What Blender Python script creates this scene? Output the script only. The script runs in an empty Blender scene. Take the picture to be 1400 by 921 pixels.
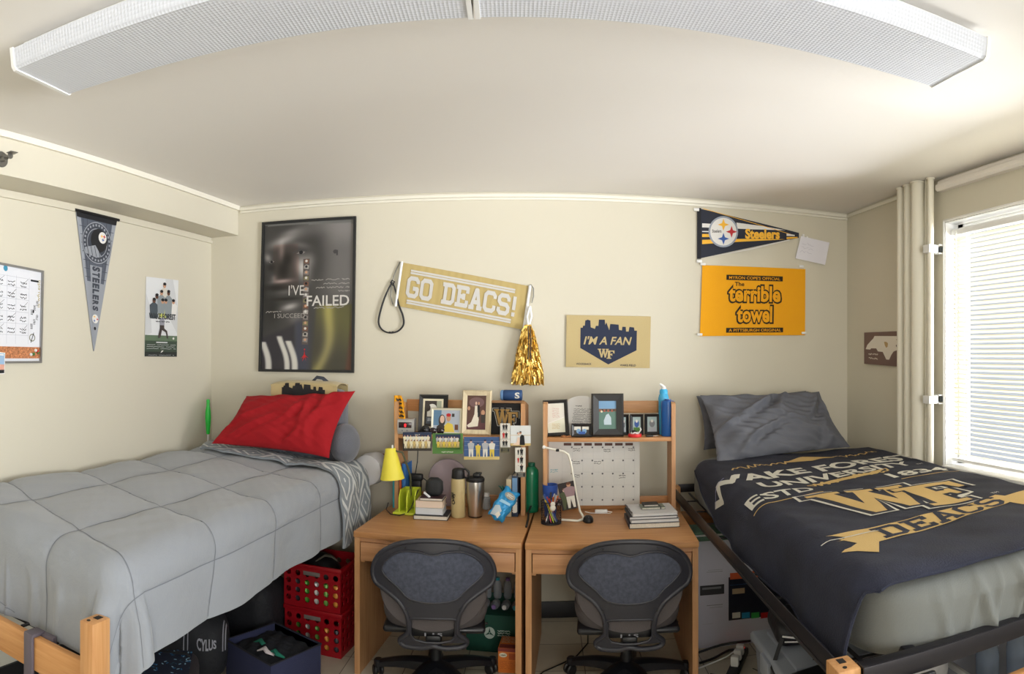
import bpy, bmesh, math, random
from mathutils import Vector, Matrix, Euler
from mathutils.geometry import tessellate_polygon
R_ = math.radians
PI = math.pi
SC = bpy.context.scene
# ------------------------------------------------------------------ camera, world, light
CAMZ, F, U0, V0 = 1.6, 880.0, 700.0, 486.0          # stitched panorama: cylindrical, 880 px per radian, horizon at row 486
cam_d = bpy.data.cameras.new('camera')
cam_d.type = 'PANO'
cam_d.panorama_type = 'CENTRAL_CYLINDRICAL'
cam_d.central_cylindrical_range_u_min = -U0 / F
cam_d.central_cylindrical_range_u_max = (1400 - U0) / F
cam_d.central_cylindrical_range_v_min = -(921 - V0) / F
cam_d.central_cylindrical_range_v_max = V0 / F
cam_d.central_cylindrical_radius = 1.0
cam_d.clip_start = 0.05
cam = bpy.data.objects.new('camera', cam_d)
cam.location = (0, 0, CAMZ)
cam.rotation_euler = (R_(90), 0, 0)
SC.collection.objects.link(cam)
SC.camera = cam

SC.view_settings.view_transform = 'Standard'
SC.view_settings.look = 'None'
SC.view_settings.gamma = 1
SC.view_settings.use_curve_mapping = False
SC.view_settings.exposure = 0.22
w = bpy.data.worlds.new('world'); SC.world = w
w.use_nodes = True
w.node_tree.nodes['Background'].inputs[0].default_value = (0.80, 0.88, 1.0, 1)
w.node_tree.nodes['Background'].inputs[1].default_value = 0.55

def area(name, loc, direction, sx, sy, power, col):
    d = bpy.data.lights.new(name, 'AREA'); d.shape = 'RECTANGLE'
    d.size, d.size_y, d.energy, d.color = sx, sy, power, col
    o = bpy.data.objects.new(name, d); o.location = loc
    o.rotation_euler = Vector(direction).to_track_quat('-Z', 'Y').to_euler()
    SC.collection.objects.link(o); return o
area('daylight_and_fill', (3.55, 2.02, 3.00), (-1, 0, -0.85), 1.8, 1.5, 330, (0.97, 0.98, 1.0))
area('daylight_and_fill', (3.60, -0.15, 2.25), (-1, 0, -0.32), 1.8, 1.7, 185, (0.80, 0.90, 1.0))
area('daylight_and_fill', (5.20, 0.15, 0.95), (-1, 0.04, 0.30), 2.8, 1.7, 820, (0.97, 0.98, 1.0))  # added lamp aimed up through the unseen side window to brighten the ceiling
area('daylight_and_fill', (0.8, -2.5, 1.50), (0.0, 1, 0.24), 1.7, 1.5, 74, (1.0, 0.97, 0.92))  # added warm fill from behind the camera, through the front wall opening

# ------------------------------------------------------------------ materials
def lin(c):
    c = c / 255.0
    return c / 12.92 if c <= 0.04045 else ((c + 0.055) / 1.055) ** 2.4
def col(rgb): return (lin(rgb[0]), lin(rgb[1]), lin(rgb[2]), 1)
MATS = {}
def mat(name, rgb, rough=0.6, metal=0.0, bump=None, var=None, sheen=0, spec=None, coat=0, emit=0):
    """procedural principled material; bump=(scale, strength), var=(scale, amount) mottles the colour"""
    if name in MATS: return MATS[name]
    m = bpy.data.materials.new(name); m.use_nodes = True
    nt = m.node_tree; b = nt.nodes['Principled BSDF']
    b.inputs['Base Color'].default_value = col(rgb)
    b.inputs['Roughness'].default_value = rough
    b.inputs['Metallic'].default_value = metal
    if spec is not None: b.inputs['Specular IOR Level'].default_value = spec
    if sheen:
        b.inputs['Sheen Weight'].default_value = sheen
    if coat: b.inputs['Coat Weight'].default_value = coat
    if emit:
        b.inputs['Emission Color'].default_value = col(rgb); b.inputs['Emission Strength'].default_value = emit
    if bump or var:
        tc = nt.nodes.new('ShaderNodeTexCoord')
    if bump:
        n = nt.nodes.new('ShaderNodeTexNoise'); n.inputs['Scale'].default_value = bump[0]; n.inputs['Detail'].default_value = 3
        bp = nt.nodes.new('ShaderNodeBump'); bp.inputs['Strength'].default_value = bump[1]; bp.inputs['Distance'].default_value = 0.01
        nt.links.new(tc.outputs['Object'], n.inputs['Vector']); nt.links.new(n.outputs['Fac'], bp.inputs['Height'])
        nt.links.new(bp.outputs['Normal'], b.inputs['Normal'])
    if var:
        n = nt.nodes.new('ShaderNodeTexNoise'); n.inputs['Scale'].default_value = var[0]; n.inputs['Detail'].default_value = 4
        r = nt.nodes.new('ShaderNodeValToRGB')
        a = var[1]
        r.color_ramp.elements[0].position = 0.3; r.color_ramp.elements[1].position = 0.7
        r.color_ramp.elements[0].color = col([max(0, c * (1 - a)) for c in rgb]); r.color_ramp.elements[1].color = col([min(255, c * (1 + a)) for c in rgb])
        nt.links.new(tc.outputs['Object'], n.inputs['Vector']); nt.links.new(n.outputs['Fac'], r.inputs['Fac'])
        nt.links.new(r.outputs['Color'], b.inputs['Base Color'])
    MATS[name] = m; return m
def wood(name, a, b_, axis=0, rough=0.45):
    if name in MATS: return MATS[name]
    m = bpy.data.materials.new(name); m.use_nodes = True
    nt = m.node_tree; b = nt.nodes['Principled BSDF']; b.inputs['Roughness'].default_value = rough
    tc = nt.nodes.new('ShaderNodeTexCoord'); mp = nt.nodes.new('ShaderNodeMapping')
    s = [38, 38, 38]; s[axis] = 2.2
    mp.inputs['Scale'].default_value = s
    n = nt.nodes.new('ShaderNodeTexNoise'); n.inputs['Scale'].default_value = 1.6; n.inputs['Detail'].default_value = 5; n.inputs['Distortion'].default_value = 0.6
    r = nt.nodes.new('ShaderNodeValToRGB'); r.color_ramp.elements[0].position = 0.32; r.color_ramp.elements[1].position = 0.68
    r.color_ramp.elements[0].color = col(b_); r.color_ramp.elements[1].color = col(a)
    nt.links.new(tc.outputs['Object'], mp.inputs['Vector']); nt.links.new(mp.outputs['Vector'], n.inputs['Vector'])
    nt.links.new(n.outputs['Fac'], r.inputs['Fac']); nt.links.new(r.outputs['Color'], b.inputs['Base Color'])
    MATS[name] = m; return m
def clear(name, rgb, mixf=0.8, rough=0.1):
    """thin see-through plastic or window glass"""
    if name in MATS: return MATS[name]
    m = bpy.data.materials.new(name); m.use_nodes = True
    nt = m.node_tree; b = nt.nodes['Principled BSDF']
    b.inputs['Base Color'].default_value = col(rgb); b.inputs['Roughness'].default_value = rough
    t = nt.nodes.new('ShaderNodeBsdfTransparent'); t.inputs[0].default_value = (1, 1, 1, 1)
    mx = nt.nodes.new('ShaderNodeMixShader'); mx.inputs[0].default_value = mixf
    nt.links.new(b.outputs[0], mx.inputs[1]); nt.links.new(t.outputs[0], mx.inputs[2])
    nt.links.new(mx.outputs[0], nt.nodes['Material Output'].inputs[0])
    MATS[name] = m; return m
def translucent(name, rgb, f):
    if name in MATS: return MATS[name]
    m = bpy.data.materials.new(name); m.use_nodes = True
    nt = m.node_tree; b = nt.nodes['Principled BSDF']
    b.inputs['Base Color'].default_value = col(rgb); b.inputs['Roughness'].default_value = 0.4
    t = nt.nodes.new('ShaderNodeBsdfTranslucent'); t.inputs[0].default_value = col(rgb)
    mx = nt.nodes.new('ShaderNodeMixShader'); mx.inputs[0].default_value = f
    nt.links.new(b.outputs[0], mx.inputs[1]); nt.links.new(t.outputs[0], mx.inputs[2])
    nt.links.new(mx.outputs[0], nt.nodes['Material Output'].inputs[0])
    MATS[name] = m; return m

WALL = mat('wall_paint', (208, 202, 184), 0.75, bump=(60, 0.04))
CEIL = mat('ceiling_paint', (228, 224, 218), 0.6, bump=(25, 0.05))
TRIMM = mat('trim_paint', (230, 226, 212), 0.5)
WHITE = mat('white_gloss', (240, 240, 238), 0.35)
WHITEP = mat('white_plastic', (232, 232, 230), 0.4)
PAPER = mat('paper', (236, 234, 228), 0.8)
PIPEM = mat('pipe_paint', (224, 219, 203), 0.4)
OAK = wood('oak_top', (198, 147, 97), (178, 124, 76), 0)
OAKV = wood('oak_vertical', (200, 152, 106), (180, 129, 84), 2)
OAKD = wood('oak_drawer', (196, 146, 104), (174, 124, 84), 0)
PINE = wood('bed_wood', (202, 150, 96), (182, 126, 72), 0)
PINEV = wood('bed_wood_post', (204, 154, 102), (184, 130, 78), 2)
BLACK = mat('black_plastic', (22, 22, 24), 0.45)
BLACKF = mat('black_frame', (30, 31, 33), 0.4)
DGREY = mat('dark_grey_plastic', (66, 66, 72), 0.5, bump=(300, 0.15))
DMETAL = mat('dark_metal', (44, 42, 46), 0.4, metal=0.5)
STEEL = mat('steel', (190, 190, 190), 0.25, metal=1.0)
NAVY = mat('navy', (30, 36, 58), 0.8)
INK = mat('ink_black', (24, 24, 28), 0.7)
CREAM = mat('cream', (232, 224, 196), 0.7)
GOLD = mat('gold_cloth', (205, 180, 120), 0.85)
YEL = mat('yellow_cloth', (244, 180, 26), 0.8)
RED = mat('red', (190, 30, 34), 0.5)
BLUE = mat('blue', (40, 84, 160), 0.5)
GREYP = mat('print_grey', (128, 130, 134), 0.6)
GRN = mat('print_green', (78, 120, 60), 0.7)
SKIN = mat('print_skin', (196, 150, 120), 0.7)
BROWN = mat('print_brown', (104, 66, 48), 0.7)

# ------------------------------------------------------------------ mesh collecting
class MB:
    def __init__(s): s.v = []; s.f = []; s.mi = []; s.ms = []; s.cur = 0; s.T = Matrix.Identity(4)
    def use(s, m):
        if m not in s.ms: s.ms.append(m)
        s.cur = s.ms.index(m); return s
    def add(s, vs, fs):
        k = len(s.v)
        s.v += [s.T @ Vector(v) for v in vs]
        for f in fs:
            s.f.append([i + k for i in f]); s.mi.append(s.cur)
        return s
    def bm(s, b):
        b.verts.index_update()
        s.add([v.co.copy() for v in b.verts], [[v.index for v in f.verts] for f in b.faces]); b.free(); return s
    def box(s, x0, x1, y0, y1, z0, z1, bev=0.0, seg=2):
        b = bmesh.new()
        bmesh.ops.create_cube(b, size=1)
        for v in b.verts:
            v.co = Vector(((x0 + x1) / 2 + v.co.x * (x1 - x0), (y0 + y1) / 2 + v.co.y * (y1 - y0), (z0 + z1) / 2 + v.co.z * (z1 - z0)))
        if bev > 0:
            bev = min(bev, abs(x1 - x0) * .49, abs(y1 - y0) * .49, abs(z1 - z0) * .49)
            bmesh.ops.bevel(b, geom=b.edges[:], offset=bev, segments=seg, affect='EDGES', profile=0.5)
        return s.bm(b)
    def lathe(s, prof, c=(0, 0, 0), n=24, axis='z'):
        vs, fs = [], []
        for r, h in prof:
            for k in range(n):
                a = 2 * PI * k / n; x, y = r * math.cos(a), r * math.sin(a)
                vs.append({'z': (x, y, h), 'y': (x, h, y), 'x': (h, x, y)}[axis])
        vs = [(v[0] + c[0], v[1] + c[1], v[2] + c[2]) for v in vs]
        for i in range(len(prof) - 1):
            for k in range(n):
                q = [i * n + k, i * n + (k + 1) % n, (i + 1) * n + (k + 1) % n, (i + 1) * n + k]
                fs.append(q if axis != 'y' else q[::-1])
        if prof[0][0] > 1e-6: fs.append(list(range(n))[::-1] if axis != 'y' else list(range(n)))
        if prof[-1][0] > 1e-6:
            t = [(len(prof) - 1) * n + k for k in range(n)]; fs.append(t if axis != 'y' else t[::-1])
        return s.add(vs, fs)
    def cyl(s, c, r, h, n=24, axis='z', bev=0.0):
        if bev: p = [(r - bev, 0), (r, bev), (r, h - bev), (r - bev, h)]
        else: p = [(r, 0), (r, h)]
        return s.lathe(p, c, n, axis)
    def tube(s, pts, r, n=8, closed=False, flat=None):
        pts = [Vector(p) for p in pts]; N = len(pts); vs, fs = [], []
        up = Vector((0, 0, 1)); prev = None
        for i, p in enumerate(pts):
            a = pts[(i - 1) % N] if (closed or i > 0) else p
            b = pts[(i + 1) % N] if (closed or i < N - 1) else p
            t = (b - a).normalized()
            if prev is None:
                ref = up if abs(t.z) < .9 else Vector((1, 0, 0))
                n1 = t.cross(ref).normalized()
            else:
                n1 = (prev - t * prev.dot(t)).normalized()
            prev = n1; n2 = t.cross(n1)
            rr = r[i] if isinstance(r, (list, tuple)) else r
            for k in range(n):
                q = 2 * PI * k / n
                vs.append(p + n1 * rr * math.cos(q) + n2 * rr * (flat or 1) * math.sin(q))
        for i in range(N if closed else N - 1):
            for k in range(n):
                j = (i + 1) % N
                fs.append([i * n + k, j * n + k, j * n + (k + 1) % n, i * n + (k + 1) % n])
        if not closed: fs += [list(range(n)), [(N - 1) * n + k for k in range(n)][::-1]]
        return s.add(vs, fs)
    def prism(s, poly, z0, z1, plane='xy'):
        """extrude a 2-D outline (concave allowed) between two levels of the third axis"""
        def P(a, b, c): return {'xy': (a, b, c), 'xz': (a, c, b), 'yz': (c, a, b)}[plane]
        n = len(poly)
        vs = [P(a, b, z0) for a, b in poly] + [P(a, b, z1) for a, b in poly]
        tr = tessellate_polygon([[Vector((a, b, 0)) for a, b in poly]])
        fs = [list(t) for t in tr] + [[i + n for i in t][::-1] for t in tr]
        fs += [[i, (i + 1) % n, (i + 1) % n + n, i + n] for i in range(n)]
        return s.add(vs, fs)
    def grid(s, fn, nu, nv, thick=0.0):
        """surface fn(u,v) for u,v in 0..1; with thick it gets a back side"""
        P = [[Vector(fn(i / nu, j / nv)) for j in range(nv + 1)] for i in range(nu + 1)]
        W = nv + 1
        vs = [P[i][j] for i in range(nu + 1) for j in range(W)]
        fs = [[i * W + j, (i + 1) * W + j, (i + 1) * W + j + 1, i * W + j + 1] for i in range(nu) for j in range(nv)]
        if thick:
            k = len(vs)
            for i in range(nu + 1):
                for j in range(W):
                    a = P[min(i + 1, nu)][j] - P[max(i - 1, 0)][j]; b = P[i][min(j + 1, nv)] - P[i][max(j - 1, 0)]
                    n = a.cross(b); n = n.normalized() if n.length > 1e-12 else Vector((0, 0, 1))
                    vs.append(P[i][j] - n * thick)
            fs += [[x + k for x in f][::-1] for f in fs]
            ring = [i * W for i in range(nu + 1)] + [nu * W + j for j in range(1, W)] + [i * W + nv for i in range(nu - 1, -1, -1)] + [j for j in range(nv - 1, 0, -1)]
            for a, b in zip(ring, ring[1:] + ring[:1]): fs.append([b, a, a + k, b + k])
        return s.add(vs, fs)
    def ball(s, c, r, sc=(1, 1, 1), n=16, m=10):
        vs, fs = [], []
        for i in range(m + 1):
            t = PI * i / m
            for k in range(n):
                a = 2 * PI * k / n
                vs.append((c[0] + r * sc[0] * math.sin(t) * math.cos(a), c[1] + r * sc[1] * math.sin(t) * math.sin(a), c[2] - r * sc[2] * math.cos(t)))
        for i in range(m):
            for k in range(n):
                fs.append([i * n + k, i * n + (k + 1) % n, (i + 1) * n + (k + 1) % n, (i + 1) * n + k])
        return s.add(vs, fs)
    def build(s, name, m=None, parent=None, label=None, cat=None, group=None, kind=None, sharp=38, world=False, origin='base'):
        me = bpy.data.meshes.new(name)
        vs = s.v; loc = Vector((0, 0, 0))
        if parent is None:
            xs = [v.x for v in vs]; ys = [v.y for v in vs]; zs = [v.z for v in vs]
            loc = Vector(((min(xs) + max(xs)) / 2, (min(ys) + max(ys)) / 2, min(zs)))
            vs = [v - loc for v in vs]
        elif world:
            inv = parent.matrix_basis.inverted(); vs = [inv @ v for v in vs]
        me.from_pydata([tuple(v) for v in vs], [], s.f)
        if s.ms:
            for x in s.ms: me.materials.append(x)
            me.polygons.foreach_set('material_index', s.mi)
        elif m: me.materials.append(m)
        me.polygons.foreach_set('use_smooth', [True] * len(me.polygons))
        b = bmesh.new(); b.from_mesh(me)
        bmesh.ops.remove_doubles(b, verts=b.verts, dist=1e-6)
        b.to_mesh(me); b.free()
        me.set_sharp_from_angle(angle=R_(sharp))
        me.update()
        o = bpy.data.objects.new(name, me); SC.collection.objects.link(o)
        if parent is not None: o.parent = parent
        else: o.location = loc
        if label: o['label'] = label
        if cat: o['category'] = cat
        if group: o['group'] = group
        if kind: o['kind'] = kind
        return o
def thing(name, label, cat, loc=(0, 0, 0), rot=0, group=None):
    o = bpy.data.objects.new(name, None); SC.collection.objects.link(o)
    o.empty_display_size = 0.05
    o.location = loc
    o.rotation_euler = rot if isinstance(rot, (tuple, list)) else (0, 0, rot)
    o['label'] = label; o['category'] = cat
    if group: o['group'] = group
    return o
def part(name, parent, m, fn, label=None, kind=None, sharp=38):
    b = MB(); fn(b)
    return b.build(name, m, parent, label=label, kind=kind, sharp=sharp)

# ------------------------------------------------------------------ from a pixel of the photograph to a real plane
def ray(px, py):
    t = (px - U0) / F
    return Vector((math.sin(t), math.cos(t), (V0 - py) / F))
def hit(px, py, p0, n):
    d = ray(px, py); o = Vector((0, 0, CAMZ)); n = Vector(n)
    return o + d * ((Vector(p0) - o).dot(n) / d.dot(n))
YB, XR = 3.93, 2.255
def on_back(px, py, off=0.0): return hit(px, py, (0, YB - off, 0), (0, 1, 0))
WD = Vector((-0.1324, -0.9912, 0)); WN = Vector((0.9912, -0.1324, 0)); WP = Vector((-1.982, YB, 0))
def on_left(px, py, off=0.0): return hit(px, py, WP + WN * off, WN)
def on_right(px, py, off=0.0): return hit(px, py, (XR - off, 0, 0), (1, 0, 0))
def on_z(px, py, z): return hit(px, py, (0, 0, z), (0, 0, 1))

# ------------------------------------------------------------------ flat prints and lettering
_TXT = {}
def text_geo(body, bold=0.0):
    k = (body, bold)
    if k in _TXT: return _TXT[k]
    cu = bpy.data.curves.new('t', 'FONT'); cu.body = body; cu.size = 1; cu.offset = bold; cu.resolution_u = 3
    ob = bpy.data.objects.new('t', cu)
    me = bpy.data.meshes.new_from_object(ob)
    vs = [(v.co.x, v.co.y) for v in me.vertices]; fs = [list(p.vertices) for p in me.polygons]
    bpy.data.objects.remove(ob); bpy.data.curves.remove(cu); bpy.data.meshes.remove(me)
    x0 = min(v[0] for v in vs); x1 = max(v[0] for v in vs); y0 = min(v[1] for v in vs); y1 = max(v[1] for v in vs)
    _TXT[k] = ([((a - x0) / (x1 - x0), (b - y0) / (y1 - y0)) for a, b in vs], fs)
    return _TXT[k]
class Print:
    """draws flat shapes in u,v on a surface mp(u,v,offset); asp = width/height so that circles stay round"""
    def __init__(s, mb, mp, asp=1.0, cut=None, step=0.0006):
        s.b, s.mp, s.asp, s.cut, s.step, s.k, s.clip = mb, mp, asp, cut, step, 0, True
    def raw(s, vs, fs, m, layer):
        s.k += 1
        s.b.use(m); off = s.step * layer + (s.k % 16) * s.step * .05
        if s.clip and any(a < 0 or a > 1 or b < 0 or b > 1 for a, b in vs):
            nv, nf = [], []
            for f in fs:
                P = [vs[i] for i in f]
                for ax, lim, sg in ((0, 0, 1), (0, 1, -1), (1, 0, 1), (1, 1, -1)):
                    Q = []
                    for i in range(len(P)):
                        a, b = P[i - 1], P[i]; da, db = (a[ax] - lim) * sg, (b[ax] - lim) * sg
                        if (da < 0) != (db < 0):
                            q = da / (da - db); Q.append((a[0] + (b[0] - a[0]) * q, a[1] + (b[1] - a[1]) * q))
                        if db >= 0: Q.append(b)
                    P = Q
                    if len(P) < 3: break
                if len(P) >= 3:
                    nf.append(list(range(len(nv), len(nv) + len(P)))); nv += P
            vs, fs = nv, nf
            if not fs: return
        if s.cut:
            bm = bmesh.new(); bv = [bm.verts.new((a, b, 0)) for a, b in vs]
            for f in fs:
                try: bm.faces.new([bv[i] for i in f])
                except ValueError: pass
            us = [a for a, b in vs]; ws = [b for a, b in vs]
            for ax, lo, hi in ((0, min(us), max(us)), (1, min(ws), max(ws))):
                d = s.cut[ax]; k = math.floor(lo / d) + 1
                while k * d < hi:
                    g = bm.verts[:] + bm.edges[:] + bm.faces[:]
                    bmesh.ops.bisect_plane(bm, geom=g, plane_co=(k * d, 0, 0) if ax == 0 else (0, k * d, 0), plane_no=(1, 0, 0) if ax == 0 else (0, 1, 0))
                    k += 1
            bm.verts.index_update()
            vs = [(v.co.x, v.co.y) for v in bm.verts]; fs = [[v.index for v in f.verts] for f in bm.faces]; bm.free()
        s.b.add([s.mp(a, b, off) for a, b in vs], fs)
    def poly(s, pts, m, layer=1):
        tr = tessellate_polygon([[Vector((a * s.asp, b, 0)) for a, b in pts]])
        s.raw(pts, [list(t) for t in tr], m, layer)
    def rect(s, u0, u1, v0, v1, m, layer=1): s.raw([(u0, v0), (u1, v0), (u1, v1), (u0, v1)], [[0, 1, 2, 3]], m, layer)
    def ell(s, cu, cv, ru, rv, m, layer=1, n=20, rot=0.0):
        pts = []
        for k in range(n):
            a = 2 * PI * k / n; x, y = ru * s.asp * math.cos(a), rv * math.sin(a)
            pts.append((cu + (x * math.cos(rot) - y * math.sin(rot)) / s.asp, cv + x * math.sin(rot) + y * math.cos(rot)))
        s.raw(pts, [list(range(n))], m, layer)
    def ring(s, cu, cv, rv, t, m, layer=1, n=32):
        vs, fs = [], []
        for k in range(n):
            a = 2 * PI * k / n
            for r in (rv, rv - t): vs.append((cu + r * math.cos(a) / s.asp, cv + r * math.sin(a)))
        for k in range(n):
            j = (k + 1) % n; fs.append([2 * k, 2 * j, 2 * j + 1, 2 * k + 1])
        s.raw(vs, fs, m, layer)
    def line(s, pts, w, m, layer=1):
        for (a, b), (c, d) in zip(pts, pts[1:]):
            dx, dy = (c - a) * s.asp, d - b; L = math.hypot(dx, dy) or 1e-9
            nx, ny = -dy / L * w / 2 / s.asp, dx / L * w / 2
            ex, ey = dx / L * w / 3 / s.asp, dy / L * w / 3
            s.raw([(a - nx - ex, b - ny - ey), (c - nx + ex, d - ny + ey), (c + nx + ex, d + ny + ey), (a + nx - ex, b + ny - ey)], [[0, 1, 2, 3]], m, layer)
    def text(s, body, u0, u1, v0, v1, m, layer=1, bold=0.0, slant=0.0, shape=None):
        vs, fs = text_geo(body, bold)
        out = []
        for a, b in vs:
            u, v = u0 + (u1 - u0) * a + slant * (b - .5) * (v1 - v0), v0 + (v1 - v0) * b
            out.append((u, v) if shape is None else shape(u, v))
        s.raw(out, fs, m, layer)
    def scrib(s, u0, u1, v0, v1, m, n=1, w=0.004, seed=1, layer=2):
        """rows of handwriting-like marks"""
        rnd = random.Random(seed)
        for r in range(n):
            vv = v1 - (r + .5) * (v1 - v0) / n; h = (v1 - v0) / n * .3; u = u0
            while u < u1:
                L = min(rnd.uniform(.25, .6) * (u1 - u0), u1 - u); k = max(3, int(L * s.asp / (h * .8 + 1e-6)))
                k = min(k, 14)
                s.line([(u + L * i / k, vv + rnd.uniform(-h, h)) for i in range(k + 1)], w, m, layer)
                u += L + (u1 - u0) * .07
    def fig(s, cu, v0, h, body, legs=None, skin=SKIN, hair=None, layer=2, wide=1.0):
        """a small printed person: legs, body, head"""
        k = h / s.asp * wide
        legs = legs or body
        s.poly([(cu - .13 * k, v0), (cu - .05 * k, v0), (cu, v0 + .35 * h), (cu + .05 * k, v0), (cu + .13 * k, v0), (cu + .14 * k, v0 + .5 * h), (cu - .14 * k, v0 + .5 * h)], legs, layer)
        s.poly([(cu - .14 * k, v0 + .45 * h), (cu + .14 * k, v0 + .45 * h), (cu + .2 * k, v0 + .78 * h), (cu + .06 * k, v0 + .84 * h), (cu - .06 * k, v0 + .84 * h), (cu - .2 * k, v0 + .78 * h)], body, layer + 1)
        s.ell(cu, v0 + .91 * h, .07 * k, .09 * h, skin, layer + 2, 10)
        if hair: s.ell(cu, v0 + .96 * h, .075 * k, .055 * h, hair, layer + 3, 10)

# block college letters as strokes on a 5 x 7 grid
_SL = {
 'G': [[(5, 5.6), (5, 6), (4, 7), (1, 7), (0, 6), (0, 1), (1, 0), (4, 0), (5, 1), (5, 3), (3, 3)]],
 'O': [[(1, 0), (0, 1), (0, 6), (1, 7), (4, 7), (5, 6), (5, 1), (4, 0), (1, 0)]],
 'D': [[(-.6, 0), (4, 0), (5, 1), (5, 6), (4, 7), (-.6, 7)], [(.7, 0), (.7, 7)]],
 'E': [[(5, 1.7), (5, 0), (-.6, 0)], [(.7, 0), (.7, 7)], [(-.6, 7), (5, 7), (5, 5.4)], [(.7, 3.5), (3.2, 3.5)], [(3.2, 2.7), (3.2, 4.3)]],
 'A': [[(.4, 0), (2.2, 7), (2.8, 7), (4.6, 0)], [(1.3, 2.2), (3.7, 2.2)], [(-.6, 0), (1.4, 0)], [(3.6, 0), (5.6, 0)]],
 'C': [[(5, 5.4), (5, 6), (4, 7), (1, 7), (0, 6), (0, 1), (1, 0), (4, 0), (5, 1), (5, 1.8)]],
 'S': [[(5, 5.4), (5, 6), (4, 7), (1, 7), (0, 6), (0, 4.6), (1, 3.6), (4, 3.4), (5, 2.4), (5, 1), (4, 0), (1, 0), (0, 1), (0, 1.7)]],
 '!': [[(2.5, 2.4), (2.5, 7)], [(2.5, -.2), (2.5, .6)]],
}
def slab(pr, body, u0, u1, v0, v1, m, layer=1, w=1.45, gap=2.3, grow=0.0, shape=None):
    """college block lettering fitted to a box"""
    adv = [(2.4 if c == ' ' else 1.4 if c == '!' else 5) for c in body]
    tot = sum(adv) + gap * (len(body) - 1) + 1.6
    x = .8; sx = (u1 - u0) / tot; sy = (v1 - v0) / (7 + 1.4)
    for c, a in zip(body, adv):
        for st in _SL.get(c, []):
            o = -1.8 if c == '!' else 0
            for (p, q), (r, t) in zip(st, st[1:]):
                dx, dy = r - p, t - q; L = math.hypot(dx, dy); ww = w / 2 + grow
                nx, ny = -dy / L * ww, dx / L * ww; ex, ey = dx / L * (w * .25 + grow), dy / L * (w * .25 + grow)
                pts = [(p - nx - ex, q - ny - ey), (r - nx + ex, t - ny + ey), (r + nx + ex, t + ny + ey), (p + nx - ex, q + ny - ey)]
                pts = [(u0 + (x + o + g) * sx, v0 + (.7 + h) * sy) for g, h in pts]
                if shape: pts = [shape(*g) for g in pts]
                pr.raw(pts, [[0, 1, 2, 3]], m, layer)
        x += a + gap
# the interlocked W and F of the college monogram, unit box, three nested outlines
_W = [(0, 1), (.27, 1), (.27, .92), (.215, .92), (.295, .44), (.375, .92), (.33, .92), (.33, 1), (.56, 1), (.56, .92), (.505, .92), (.575, .44), (.645, .92), (.60, .92), (.60, 1), (.83, 1), (.83, .92), (.785, .92), (.615, .12), (.525, .12), (.435, .60), (.345, .12), (.255, .12), (.07, .92), (0, .92)]
_F = [(.50, .84), (1, .84), (1, .54), (.945, .54), (.90, .73), (.73, .73), (.73, .49), (.80, .49), (.82, .55), (.86, .55), (.86, .30), (.82, .30), (.80, .38), (.73, .38), (.73, .10), (.80, .10), (.80, 0), (.50, 0), (.50, .10), (.57, .10), (.57, .73), (.50, .73)]
_W = [(a * .80, b) for a, b in _W]; _F = [(.54 + (a - .5) * .92, b) for a, b in _F]
def monogram(pr, u0, u1, v0, v1, fill, edge=None, outer=None, layer=1, shape=None):
    def put(P, m, lay, g):
        pts = [(u0 + (u1 - u0) * a, v0 + (v1 - v0) * b) for a, b in P]
        if g:
            n = len(P); q = []
            for i in range(n):
                a, b, c = Vector(P[i - 1]), Vector(P[i]), Vector(P[(i + 1) % n])
                d1 = (b - a).normalized(); d2 = (c - b).normalized()
                n1 = Vector((-d1.y, d1.x)); n2 = Vector((-d2.y, d2.x)); k = n1 + n2
                k = k / max(.45, k.dot(n1)) if k.length > 1e-6 else n1
                p = b + k * g
                q.append((u0 + (u1 - u0) * p.x, v0 + (v1 - v0) * p.y))
            pts = q
        if shape: pts = [shape(*p) for p in pts]
        tr = tessellate_polygon([[Vector((a * pr.asp, b, 0)) for a, b in pts]])
        pr.raw(pts, [list(t) for t in tr], m, lay)
    if outer:
        put(_W, outer, layer, .064); put(_F, outer, layer, .064)
    if edge:
        put(_W, edge, layer + 1, .044); put(_F, edge, layer + 1, .044)
    put(_W, fill, layer + 2, 0)
    if edge: put(_F, edge, layer + 3, .025)
    put(_F, fill, layer + 4, 0)
def quad_map(tl, tr, br, bl):
    tl, tr, br, bl = map(Vector, (tl, tr, br, bl))
    n = (tr - bl).cross(tl - bl).normalized()
    def mp(u, v, off=0.0): return (bl * (1 - u) + br * u) * (1 - v) + (tl * (1 - u) + tr * u) * v + n * off
    asp = ((tr - tl).length + (br - bl).length) / ((tl - bl).length + (tr - br).length)
    return mp, asp
def panel(name, corners, thick, m, draw=None, label=None, cat=None, group=None, parent=None, outline=None, wave=0.0, world=True, kind=None, freq=2.0):
    """a thin hanging thing on a wall: four world corners (tl tr br bl), thickness, printed front"""
    mp0, asp = quad_map(*corners)
    if wave:
        def mp(u, v, off=0.0): return mp0(u, v, off + thick + wave * (1 + math.sin(u * 6.28 * freq + v * 2.3)) * (.35 + .65 * (1 - v)))
    else:
        def mp(u, v, off=0.0): return mp0(u, v, off + thick)
    b = MB(); b.use(m)
    if outline:
        n = len(outline); fr = [mp(u, v, 0) for u, v in outline]; bk = [mp(u, v, -thick) for u, v in outline]
        tr = [list(t) for t in tessellate_polygon([[Vector((u * asp, v, 0)) for u, v in outline]])]
        b.add(fr + bk, tr + [[i + n for i in t][::-1] for t in tr] + [[i, (i + 1) % n, (i + 1) % n + n, i + n] for i in range(n)])
    else:
        nu = 32 if wave else 1
        b.grid(lambda u, v: mp(u, v), nu, 16 if wave else 1, thick)
    if draw: draw(Print(b, mp, asp, (1 / 32, 1 / 16) if wave else None))
    return b.build(name, None, parent, label, cat, group, kind, world=parent is not None and world)

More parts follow.
